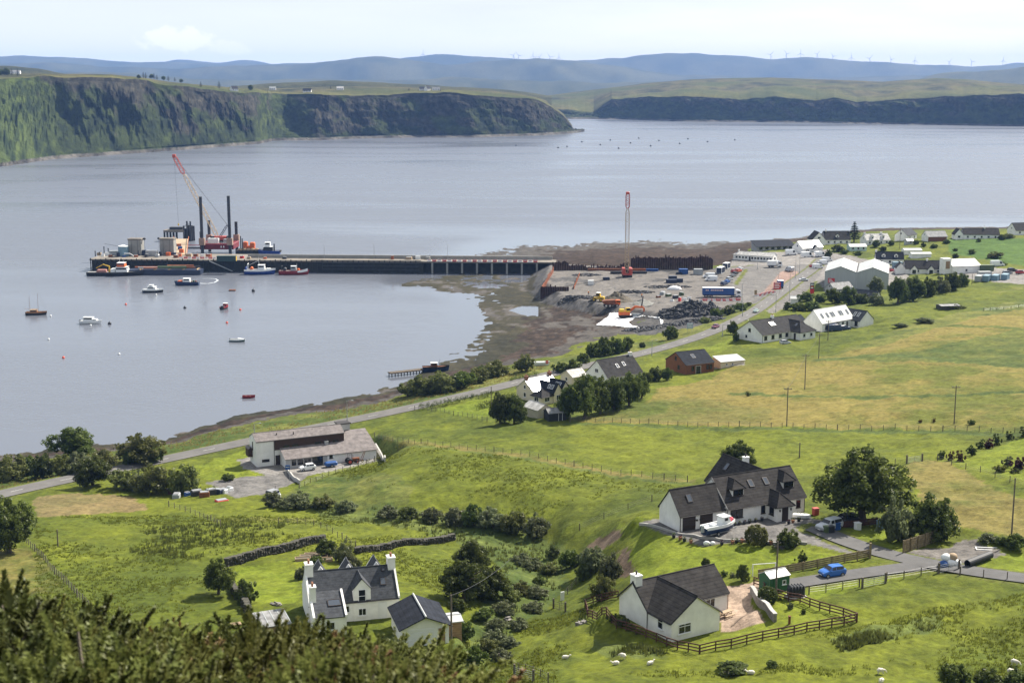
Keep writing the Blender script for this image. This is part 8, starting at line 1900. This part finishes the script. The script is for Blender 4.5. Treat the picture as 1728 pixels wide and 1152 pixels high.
board_wall([(1524,934),(1560,922),(1587,912)],'slatted timber fence under the dark dense tree',1.9,6,'sleeper'); board_wall([(1395,893),(1430,890),(1480,884)],'low timber fence in the shade beside the villa drive',1.0,3,'rail_brown')
def stone_wall(px,label,h,w,m='stone_wall',seed=1,step=.5,cat='wall',name='stone_wall'):
 Q = chain(px,step); g = np.random.default_rng(seed); V,F_ = [],[]
 cube = np.array([(x,y,z) for z in (-1,1) for y in (-1,1) for x in (-1,1)],float); fc = np.array([(0,2,3,1),(4,5,7,6),(0,1,5,4),(2,6,7,3),(0,4,6,2),(1,3,7,5)]); o = np.array([Q[0][0],Q[0][1],float(gz(Q[0][0],Q[0][1]))]); k = 0
 for q in Q:
  z = float(gz(q[0],q[1]))
  for c in range(int(h / .28) + 1):
   s = np.array([step * .8,w * .5,.17]) * g.uniform(.75,1.15,3); V.append(cube * s * g.uniform(.8,1.1,(8,3)) @ np.array(Matrix.Rotation(g.uniform(-.5,.5),3,'Z')).T + [q[0] + g.normal() * .05,q[1] + g.normal() * .05,z + .1 + c * .28]); F_.append(fc + 8 * k); k += 1
 o_ = np_mesh(name,np.concatenate(V) - o,np.concatenate(F_),m,smooth=False); o_.location = tuple(o); return tag(o_,label,cat)
stone_wall([(383,955),(430,943),(480,932),(520,920),(546,915)],'dry stone wall at the top of the old cottage lawn',1.2,.7,seed=1); stone_wall([(388,990),(402,1010),(418,1032)],'dry stone wall down the side of the old cottage lawn',1.0,.7,seed=2); stone_wall([(602,934),(640,925),(700,916),(765,911)],'dry stone wall crossing the field to the dark thicket',.9,.8,seed=3)
def smooth_wall(px,label,h,w,m,top,name='garden_wall'):
 Q = chain(px,.7); t = thing(name,label,'wall',Q[0]); z0 = [float(gz(q[0],q[1])) for q in Q]; d = np.gradient(Q[:,:2],axis=0); d /= np.linalg.norm(d,axis=1)[:,None]; n = np.c_[-d[:,1],d[:,0]]
 for nm,mm,a,b,ww in (('wall',m,-.5,h,w),('coping',top,h + .002,h + .12,w * 1.3)):
  MB().loft([[tuple(np.array([q[0] + nn[0] * s,q[1] + nn[1] * s,z + zz]) - Q[0]) for s,zz in ((-ww / 2,a),(ww / 2,a),(ww / 2,b),(-ww / 2,b))] for q,nn,z in zip(Q,n,z0)]).build(nm,mm,t)
smooth_wall([(1268,1001),(1264,1012),(1268,1028),(1282,1041),(1308,1049)],'curved stone retaining wall round the cottage courtyard',1.0,.4,'cobble','concrete'); smooth_wall([(484,794),(492,806),(506,817)],'low white wall at the modern house drive',.8,.25,'blockwork','concrete'); smooth_wall([(634,756),(660,770),(650,780)],'angled white garden wall at the far end of the modern house',1.1,.25,'blockwork','concrete')
smooth_wall([(1079,885),(1120,902),(1185,922),(1260,915),(1302,920),(1320,927),(1362,918)],'low kerb wall round the villa courtyard',.22,.18,'concrete','concrete','kerb_wall')
def gate(u,v,u2,v2,label,h=1.2,m='galv',bars=5):
 A,B = G(u,v),G(u2,v2); t = thing('field_gate',label,'gate',A,atan2((B - A)[1],(B - A)[0])); L = float(np.hypot(*(B - A)[:2])); dz = (B - A)[2]
 for x in (0,L): MB().box(x - .11,x + .11,-.11,.11,-.4 + dz * x / L,h + .3 + dz * x / L).build('post','post_wood',t)
 b = MB()
 for k in range(bars): b.cyl((.15,0,.15 + (h - .2) * k / (bars - 1)),(L - .15,0,.15 + dz + (h - .2) * k / (bars - 1)),.028,n=5)
 for x in (.15,L / 2,L - .15): b.cyl((x,0,.12 + dz * x / L),(x,0,h + dz * x / L),.028,n=5)
 b.build('gate_leaf',m,t)
gate(1455,992,1494,984,'silver metal field gate below the drive of the bright blue car'); gate(1584,967,1618,961,'silver metal gate beside the bag heap'); gate(868,1140,900,1150,'grey metal gate at the bottom of the wet hollow'); gate(1530,782,1556,778,'silver metal gate at the top of the tan grass slope'); gate(934,1026,954,1032,'wooden gate at the corner of the lawn strip by the burn',m='post_wood',bars=4)
# poles
def utility_pole(u,v,vt,label,arm=True,group=None,rz=0.0,r=.13):
 p = G(u,v); h = max(3,zat(p[0],p[1],vt) - p[2]); t = thing('utility_pole',label,'utility pole',p,rz,group)
 MB().cyl((0,0,-.5),(0,0,h),r,r * .75,8).build('pole','post_wood',t)
 if arm:
  a = MB().box(-.85,.85,-.07,.07,h - .5,h - .36).build('crossarm','post_wood',t)
  for x in (-.75,0,.75): MB().cyl((x,0,h - .36),(x,0,h - .14),.05,n=6).build('insulator','tower_concrete',a)
 return p,h
for u,v,vt,l in ((1327.5,719,653,'pole with crossarm standing on the long field fence left of the middle of the slope'),(1610,715,650,'pole with crossarm on the brown hillside to the right'),(1358,657,597,'tall pole alone in the middle of the brown hillside'),(1381.5,605,562,'thin pole at the top of the brown hillside'),(1397,574,540,'thick pole beside the pale sheet roofed house')): utility_pole(u,v,vt,l)
for u,v,vt,l in ((1706,917,806,'tall bare pole by the ditch at the right of the tan grass slope'),(1309,1012,912,'slim bare pole in front of the green shed'),(762,1098,1003,'bare pole beside the garage of the old cottage'),(126,0,0,''),(1349,772,752,'short pole by the villa rear chimney'),(1518,420,384,'pole among the far houses beside the lawn'),(1640,480,462,'short pole by the far containers'),(98,922,903,'thick strainer post alone in the left field'),(829,690,652,'pole beside the hedge near the dark trees')):
 if v: utility_pole(u,v,vt,l,arm=False)
def cable(P,label):
 P = [np.array(p,float) for p in P]; o = P[0]; pts = []
 for a,b in zip(P[:-1],P[1:]): pts += [tuple(a + (b - a) * s - o - [0,0,1.2 * s * (1 - s) * 2]) for s in np.linspace(0,1,10)]
 c = MB().tube(pts,.025,4).build('overhead_cable','dark_steel'); c.location = tuple(o); tag(c,label,'cable')
p = G(762,1098); pt = (p[0],p[1],zat(p[0],p[1],1004)); fs = F['stone']; q = fs.w(9.3,3.4,8.0); cable([q,pt],'thin cable from the old cottage chimney to the garage pole'); r_ = G(860,1010); cable([pt,(r_[0],r_[1],r_[2] + 6)],'thin cable from the garage pole towards the dark thicket')
pp = [G(u,v) for u,v in ((1327.5,719),(1358,657),(1381.5,605),(1397,574))]; hh = [zat(a[0],a[1],vt) for a,vt in zip(pp,(654,598,563,541))]; cable([(a[0],a[1],h) for a,h in zip(pp,hh)],'thin power line from the fence pole up to the pale sheet roofed house')
# things round the cottage and villa
p = G(1286,992); t = thing('garden_shed','green painted shed with pale pitched roof beside the cottage drive','shed',G(1299,1001),R(28)); block(t,0,3.2,0,2.3,2.0,.55,wall='green_paint',roof='sheet_light',gutter=False,z0=-.3,ov=.12,ovg=.1); door(t,1.0,0,0,.8,1.75,'green_paint','green_paint'); win(t,2.3,0,0,.9,.6,.6)
t = thing('oil_tank','black ribbed oil tank on its base beside the green shed','tank',G(1343,1006),R(12))
MB().bbox(-1.1,1.1,-.6,.6,.12,1.5,.25).build('tank','black_paint',t); MB().box(-1.3,1.3,-.8,.8,-.2,.12).build('plinth','concrete',t)
for k in range(5): MB().bbox(-.95 + k * .42,-.75 + k * .42,-.66,.66,.2,1.58,.1).build('rib','black_paint',t)
t = thing('picnic_table','wooden picnic table on the gravel beside the cottage gable','picnic table',G(1226,1040),R(40)); MB().box(-.9,.9,-.36,.36,.72,.78).build('tabletop','pale_wood',t)
for s in (-1,1): MB().box(-.9,.9,s * .72 - .13,s * .72 + .13,.42,.47).build('seat','pale_wood',t); MB().box(s * .62 - .05,s * .62 + .05,-.75,.75,.3,.4).tube([(s * .62,-.5,0),(s * .62,-.15,.74)],.05,4).tube([(s * .62,.5,0),(s * .62,.15,.74)],.05,4).build('leg','pale_wood',t)
t = thing('goal_frame','white football goal frame on the lawn behind the cottage','goal',G(1270,972),R(12)); MB().cyl((0,0,0),(0,0,1.7),.06,n=6).cyl((3.3,0,0),(3.3,0,1.7),.06,n=6).cyl((-.06,0,1.7),(3.36,0,1.7),.06,n=6).cyl((0,0,1.7),(0,1.0,.0),.03,n=5).cyl((3.3,0,1.7),(3.3,1.0,0),.03,n=5).build('frame','barrier_white',t)
q = G(1632,957); q2 = G(1671,942); t = thing('drain_pipe','long thick black drain pipe lying on the verge','pipe',q,atan2((q2 - q)[1],(q2 - q)[0])); L = float(np.hypot(*(q2 - q)[:2])); MB().loft([[(x,r * cos(2 * pi * i / 16),.55 + (q2 - q)[2] * x / L + r * sin(2 * pi * i / 16)) for i in range(16)] for x,r in ((0,.42),(0,.52),(L,.52),(L,.42))],cap=False).build('pipe','black_paint',t)
t = thing('bag_heap','heap of white bulk bags and blue sheeting by the silver gate','bags',G(1602,957),.2)
for k,(x,y,z,m) in enumerate(((-.9,0,.5,'container_blue'),(.2,.1,.6,'boat_white'),(1.1,.2,.5,'boat_white'),(-.3,.5,1.3,'boat_white'),(.6,.4,1.35,'pale_wood'))): MB().ell((x,y,z),(.75,.6,.55),10,6).build('bag',m,t,smooth=True)
t = thing('window_frame','white frame lying flat on the gravel by the ditch','frame',G(1666,926),R(-8)); MB().box(-1.6,1.6,-.6,-.45,0,.12).box(-1.6,1.6,.45,.6,0,.12).box(-1.6,-1.45,-.45,.45,0,.12).box(1.45,1.6,-.45,.45,0,.12).build('frame','barrier_white',t)
def pot(p,label,m='terracotta',pl='leaf_mid',s=1.0,group=None):
 t = thing('flower_pot',label,'flower pot',p,0,group); MB().cyl((0,0,0),(0,0,.38 * s),.17 * s,.24 * s,10).build('pot',m,t); V,F_ = leaf_quads([(0,0,.52 * s),(.1,0,.45 * s),(-.1,.05,.48 * s)],[.2 * s] * 3,24,.06 * s,int(p[0] * 100) % 999); under(np_mesh('plant',V,F_,pl,smooth=False),t)
f = F['villa']
for i,(x,y) in enumerate(((9.0,-1.6),(10.0,-1.5),(11.0,-1.45),(12.0,-1.4),(13.2,-1.35),(14.4,-1.3))):
 q = f.w(x,y); pot((q[0],q[1],float(gz(q[0],q[1]))),f'{ORD[i]} flower pot along the villa front counted from the garage','black_paint',('leaf_mid','leaf_yellow','leaf_purple')[i % 3],1.1,'flower pots along the villa front')
for i,(u,v) in enumerate(((1137,907),(1148,910),(1155,913),(1166,916),(1218,919),(1236,917),(1243,916),(1252,915),(1292,919),(1301,918),(1331,884),(1338,882),(1348,880))): pot(G(u,v),f'{ORD[i]} flower pot round the villa courtyard edge from the gable','terracotta' if i % 2 else 'black_paint',('leaf_mid','leaf_purple','leaf_dark')[i % 3],1.25,'flower pots round the villa courtyard')
t = thing('planter_boat','small white planter trough by the villa porch','planter',G(1350,873),R(-15)); MB().loft([[(x,-w,.1),(x,-w * 1.2,.6),(x,w * 1.2,.6),(x,w,.1)] for x,w in ((-1.3,.35),(0,.5),(1.0,.4),(1.6,.1))]).build('trough','boat_white',t); V,F_ = leaf_quads([(x,0,.7) for x in (-1,-.5,0,.5)],[.3] * 4,30,.07,3); np_mesh('plant',V,F_,'leaf_mid',t,False)
t = thing('garden_figure','small pile of white ornaments in the border below the launch','ornament',G(1198,919),0); MB().ell((-.5,0,.3),(.5,.3,.35)).ell((.4,.1,.25),(.4,.3,.3)).build('stone','boat_white',t)
for u,v,m,l in ((1412,893,'container_blue','blue sheeted stack beside the villa drive'),(1395,899,'pipe_green','green wheelie bin beside the villa drive'),(1402,899,'black_paint','black wheelie bin beside the villa drive'),(1447,893,'boat_white','white sacks under the huge tree'),(1485,890,'tank_blue','pale blue sheet bundle under the thin grey tree'),(1376,868,'crane_red','red box at the end of the villa courtyard')):
 t = thing('storage_box',l,'box',G(u,v),R(20)); MB().bbox(-.45,.45,-.4,.4,0,1.05,.08).build('body',m,t); MB().box(-.48,.48,-.43,.43,1.052,1.12).build('lid',m,t)
for u,v,l in ((984,1052,'grey boulder in the grass outside the brown rail fence'),(857,1046,'pale boulder among the scrub of the wet hollow'),(465,1020,'boulder by the wall of the old cottage lawn')):
 o = rocks('boulder',l,G(u,v),5,.3,.6,'cobble',u,.3,.5,.4); o['category'] = 'boulder'
t = thing('garden_post','short red post on the cottage garden lawn','post',G(1332,1052),0); MB().cyl((0,0,-.2),(0,0,.95),.16,n=10).cyl((0,0,.95),(0,0,1.02),.2,n=10).build('post','rust',t)
# junk and kit by the modern house
for i,(u,v,m,w,h,l) in enumerate(((298,840,'steel_grey',2.0,1.0,'grey tank box in the junk below the modern house'),(316,836,'container_blue',1.2,.8,'small blue tub in the junk'),(332,836,'dark_steel',2.2,1.2,'dark machine frame in the junk'),(345,838,'rust',2.0,1.1,'rusty frame in the middle of the junk'),(356,834,'dark_steel',2.0,1.2,'dark crate stack in the junk'),(368,833,'container_navy',1.8,1.1,'navy crate near the end of the junk'),(378,832,'boat_white',1.6,1.0,'white tub at the drive end of the junk'),(388,828,'boat_white',1.4,.9,'white sack nearest the drive in the junk'),(287,832,'rust',1.8,.9,'rusty bin at the willow end of the junk'),(374,845,'barrier_red',2.4,.3,'flat pile of red slates below the junk'),(460,838,'container_navy',2.4,1.4,'dark covered trailer beside the modern house drive'),(470,838,'boat_white',1.2,.8,'white drum beside the covered trailer'))):
 t = thing('junk_crate',l,'crate',G(u,v),gq.uniform(0,3)); MB().bbox(-w / 2,w / 2,-w * .35,w * .35,-.1,h,min(.12,h * .3)).build('body',m,t); MB().box(-w * .42,w * .42,-w * .28,w * .28,h + .002,h + .08).build('lid','galv',t)
 if h > 1: MB().tube([(w * .3,0,h),(w * .45,.2,h + .6)],.05,5).build('handle','dark_steel',t)
f = F['modern']; t = thing('kayak_trailer','blue covered trailer in front of the modern house','trailer',f.w(15.2,-6.7),f.a); MB().bbox(-1.4,1.4,-.7,.7,.35,1.15,.2).build('cover','container_blue',t); MB().cyl((1.4,0,.45),(2.3,0,.45),.06,n=6).build('drawbar','galv',t)
for s in (-1,1): wheel(t,0,s * .8,.32,.18)
t = thing('tractor','small dark tractor with red front at the end of the modern house','tractor',f.w(20.5,-6.2),f.a)
for x,r in ((-.9,.65),(.9,.42)):
 for s in (-1,1): wheel(t,x,s * .75,r,.35,rim='crane_red')
MB().bbox(-.2,1.6,-.4,.4,.6,1.3,.12).build('bonnet','rust',t); MB().bbox(-1.2,-.1,-.55,.55,.7,1.1,.1).build('body','dark_steel',t); MB().tube([(-1,-.5,1.1),(-1,-.5,2.2),(-.1,-.5,2.2),(-.1,-.5,1.1)],.05,5).tube([(-1,.5,1.1),(-1,.5,2.2),(-.1,.5,2.2),(-.1,.5,1.1)],.05,5).build('cab_frame','dark_steel',t); MB().tube([(2.0,-.6,.4),(2.8,-.6,2.6)],.06,5).tube([(2.0,.6,.4),(3.0,.6,2.4)],.06,5).build('lift_arm','rust_orange',t)
sign('blue square sign board on posts at the modern house drive',G(486,812),.2,1.0,1.0,2.6,'container_blue',lines=1)
for i,(u,v) in enumerate(((511,945),(519,941),(527,938),(540,942),(548,947))):
 t = thing('raised_bed',f'{ORD[i]} timber raised bed behind the old cottage from its lawn','raised bed',G(u,v),R(12),'raised beds behind the old cottage'); MB().box(-1.2,1.2,-.6,-.52,0,.5).box(-1.2,1.2,.52,.6,0,.5).box(-1.2,-1.12,-.52,.52,0,.5).box(1.12,1.2,-.52,.52,0,.5).build('frame','pale_wood',t); MB().box(-1.1,1.1,-.5,.5,0,.4).build('soil','gravel_brown',t)
for u,v,l,m,w in ((349,1078,'upturned white basin on the grass by the gorse','boat_white',.5),(391,1055,'stack of pale planks beside the lean-to shed','pale_wood',1.2)):
 t = thing('plank_stack' if w > 1 else 'basin',l,'planks' if w > 1 else 'basin',G(u,v),.4); (MB().box(-w,w,-.4,-.15,.0,.2).box(-w,w,-.1,.15,0,.2).box(-w,w,.2,.45,.02,.22) if w > 1 else MB().ell((0,0,0),(w,w * .8,.4),12,6,0)).build('planks' if w > 1 else 'basin',m,t)
# sheep
mat('fleece',(.66,.62,.53),.95,var=.12,vscale=6,bump=.5,bscale=14)
J = [(0,0,.62,.27,.26),(-.38,0,.64,.24,.25),(-.55,0,.62,.12,.13),(.32,0,.64,.23,.25),(.52,0,.66,.13,.14),(.66,0,.50,.085,.09),(.78,0,.34,.075,.08),(.87,0,.22,.045,.05)] + [q for s in (-1,1) for q in ((-.36,s * .13,.40,.08),(-.34,s * .13,.2,.045),(-.36,s * .13,.03,.04),(.33,s * .12,.40,.08),(.33,s * .12,.2,.045),(.33,s * .12,.03,.04))]
E = [(0,1),(1,2),(0,3),(3,4),(4,5),(5,6),(6,7),(1,8),(8,9),(9,10),(3,11),(11,12),(12,13),(1,14),(14,15),(15,16),(3,17),(17,18),(18,19)]
graze = skinned('sheep',J,E,'fleece'); J2 = [(x,y,z * (.55 if i < 5 else 1) if i < 8 else .1,*r) for i,(x,y,z,*r) in enumerate(J)]; J2[5] = (.64,0,.52,.1,.1); J2[6] = (.76,0,.62,.085,.09); J2[7] = (.9,0,.56,.05,.05); lie = skinned('sheep',J2,E,'fleece')
for u,v,rz,me,l in ((954,1111,.1,lie,'sheep lying alone at the edge of the wet hollow'),(1039,1121,pi + .3,lie,'large sheep lying below the dark rush clump'),(1051,1111,2.4,graze,'sheep standing just behind the large lying one'),(1097,1121,.6,lie,'small sheep lying right of the pair in the near field'),(1267,1137,pi,lie,'sheep lying by the long low rush clump'),(1486,1137,.1,graze,'sheep grazing in the middle of the near field'),(1487,1154,.9,graze,'sheep below the one grazing in mid field'),(1712,1122,-.5,graze,'sheep grazing above the field bushes'),(1706,1138,-.4,graze,'sheep standing nearest the field bushes')):
 o = bpy.data.objects.new('sheep',me); COL.objects.link(o); o.location = tuple(G(u,v)); o.rotation_euler = (0,0,rz); o.scale = (.82,) * 3; tag(o,l,'sheep')
 for s in (-1,1): MB().ell((.70,s * .1,.50 if me is graze else .66),(.05,.07,.03),6,4).build('ear','fleece',o)
# far shore: houses, conifers, wind turbines
def plateau(u,v,y0=1500,y1=3600):
 """first ground of the far shores met by the sight line"""
 d = ray(u,v)
 for o in (bpy.data.objects['headland'],bpy.data.objects['bay_shore']):
  ok,loc,*_ = o.ray_cast(Vector((0,0,CAM_Z)),Vector(d).normalized())
  if ok: return np.array(loc)
 return ondist(u,v,2600)
bpy.context.view_layer.update()
for i,(u,v,yaw,L,W,h,r_,rf,l) in enumerate(((714,151,10,12,7,3,3,'tile_dark','first white farmhouse of the bright group above the far cliffs'),(724,151,60,10,7,3.5,4.5,'tile_dark','tall gabled farmhouse in the bright group above the far cliffs'),(736,151,5,13,6,2.8,3,'roof_grey','low farm building right of the bright group above the far cliffs'),(574,150,5,12,7,3,3,'roof_pale','white roofed croft standing alone above the second cliff'),(397,152,40,10,7,3.5,4,'tile_dark','white croft at the joint of the two cliffs'),(460,150,5,11,6,2.8,3,'sheet_light','long white croft right of the joint of the two cliffs'),(518,154,0,14,7,2.6,3.6,'tile_dark','dark roofed croft near the edge of the second cliff'),(22,122,5,24,8,3,2.5,'roof_grey','long low farm shed among trees on the near headland'))):
 q = plateau(u,v + 2); o = thing('farmhouse',l,'house',q,R(yaw)); block(o,-L / 2,L / 2,0,W,h,r_,wall='white_harl',roof=rf,gutter=False,z0=-8)
 for k in range(3): win(o,-L / 2 + L * (k + .6) / 3.2,0,0,1,1.5,1.6)
for i,(u,v,h) in enumerate(((236,131,9),(241,130,11),(247,131,12),(254,131,13),(260,132,12),(267,133,11),(275,134,12),(285,135,10),(293,136,9),(306,138,10),(341,146,14),(369,148,13),(424,151,12),(556,149,9),(8,126,13),(13,126,15),(19,126,14),(31,127,11),(2,126,12),(690,152,8),(745,153,7))):
 h *= .55 + .35 * ((i * 37) % 10) / 10
 put_plant('con2' if i % 3 else 'dark1',plateau(u + (i * 13 % 5 - 2),v + 1.5),h * (.8 if i % 3 else 1.3),h * 1.05,f'{ORD[i]} dark tree along the far headland skyline going right','trees along the far headland skyline')
def turbine(u,v,D,h,ph,label):
 p = ondist(u,v + 2,D); t = thing('wind_turbine',label,'wind turbine',p,gq.uniform(-.5,.5),'wind turbines on the distant ridge')
 MB().cyl((0,0,-40),(0,0,h),2.6,1.6,10).build('tower','barrier_white',t); MB().bbox(-2,2,-6,5,h - 1.8,h + 2.2,.5).build('nacelle','barrier_white',t)
 for k in range(3):
  a = ph + k * 2 * pi / 3; d = (sin(a),cos(a)); MB().loft([[(d[0] * r - d[1] * w,-6.5,h + d[1] * r + d[0] * w),(d[0] * r + d[1] * w,-6.5,h + d[1] * r - d[0] * w),(d[0] * r + d[1] * w * .4,-5.6,h + d[1] * r - d[0] * w * .4)] for r,w in ((1,1.3),(9,1.9),(24,1.2),(40,.4))]).build('blade','barrier_white',t)
for i,(u,v) in enumerate(((714,99),(866,101),(875,102),(900,102),(910,104),(928,104),(943,105),(1300.5,101),(1327,99.5),(1351,99),(1378.5,100),(1405,104),(1436,106),(1467,107.5),(1503,109),(1543,111),(1601,113),(1639,113),(1692,111))): turbine(u,v,12350 if u > 1000 else 12250,52 if u > 1000 else 46,i * .7,f'{ORD[i]} wind turbine on the distant skyline counted rightward')
for i,(u,v,w,h,m,l) in enumerate(((167,431,2.2,1.4,'pale_wood','pale timber stack at the seaward corner of the pier head'),(173,433,1.6,1.2,'boat_white','white box by the mooring posts'),(181,431,2.6,1.6,'boat_white','low white van shaped box on the pier end'),(186,434,1.8,1.3,'rust','rusty bin in front of the pale grey cabin'),(209,434,1.6,1.0,'container_blue','blue crate in front of the blue tank'),(229,434,2,1.1,'rust_orange','orange rack below the first lift tower'),(247,434,1.8,1.5,'dark_steel','dark pump box left of the silver store'),(265,434,2,1.4,'galv','galvanised bin right of the silver store'),(270,432,1.2,2.2,'dark_steel','dark upright cabinet under the second lift tower'),(297,435,2.4,1.3,'rust','rusty winch crate at the foot of the beige ramp'),(303,434,1.8,1.8,'orange_paint','orange drum crate at the foot of the beige ramp'),(318,433,2.8,1.5,'pale_wood','timber pile right of the beige ramp'),(330,434,2.2,1.7,'rust','brown machine crate behind the barriers'),(341,433,1.8,1.3,'boat_white','white tool box behind the barriers'),(352,434,2.6,1.6,'rust_orange','rusty frame at the pier end of the stair'),(408,436,2,1.2,'barrier_red','red crate on the pier right of the green container'),(420,437,1.8,1.0,'pale_wood','pallet stack on the pier above the blue fishing boat'),(447,437,1.6,1.0,'orange_paint','orange net crate on the pier above the blue fishing boat'),(480,437,2,1.1,'dark_steel','dark gear box on the pier above the red fishing boat'),(690,438,3,1.2,'pale_wood','pale crate on the middle of the pier'),(705,437.5,2.4,1.6,'boat_white','white cabin box on the middle of the pier'),(722,438,2.2,1.3,'tower_concrete','concrete block on the middle of the pier'),(662,438,1.4,1.9,'rust_orange','orange machine on the middle of the pier'))):
 t=thing('deck_crate',l,'crate',on_deck(u,v,.6),gq.uniform(-.4,.4)); MB().bbox(-w/2,w/2,-w*.35,w*.35,0,h,.1).build('body',m,t); MB().box(-w*.4,w*.4,-w*.28,w*.28,h+.002,h+.1).build('lid','galv',t)
 if i%3==0: MB().tube([(w*.2,0,h),(w*.3,0,h+.9),(w*.6,0,h+1.1)],.06,5).build('handle','dark_steel',t)
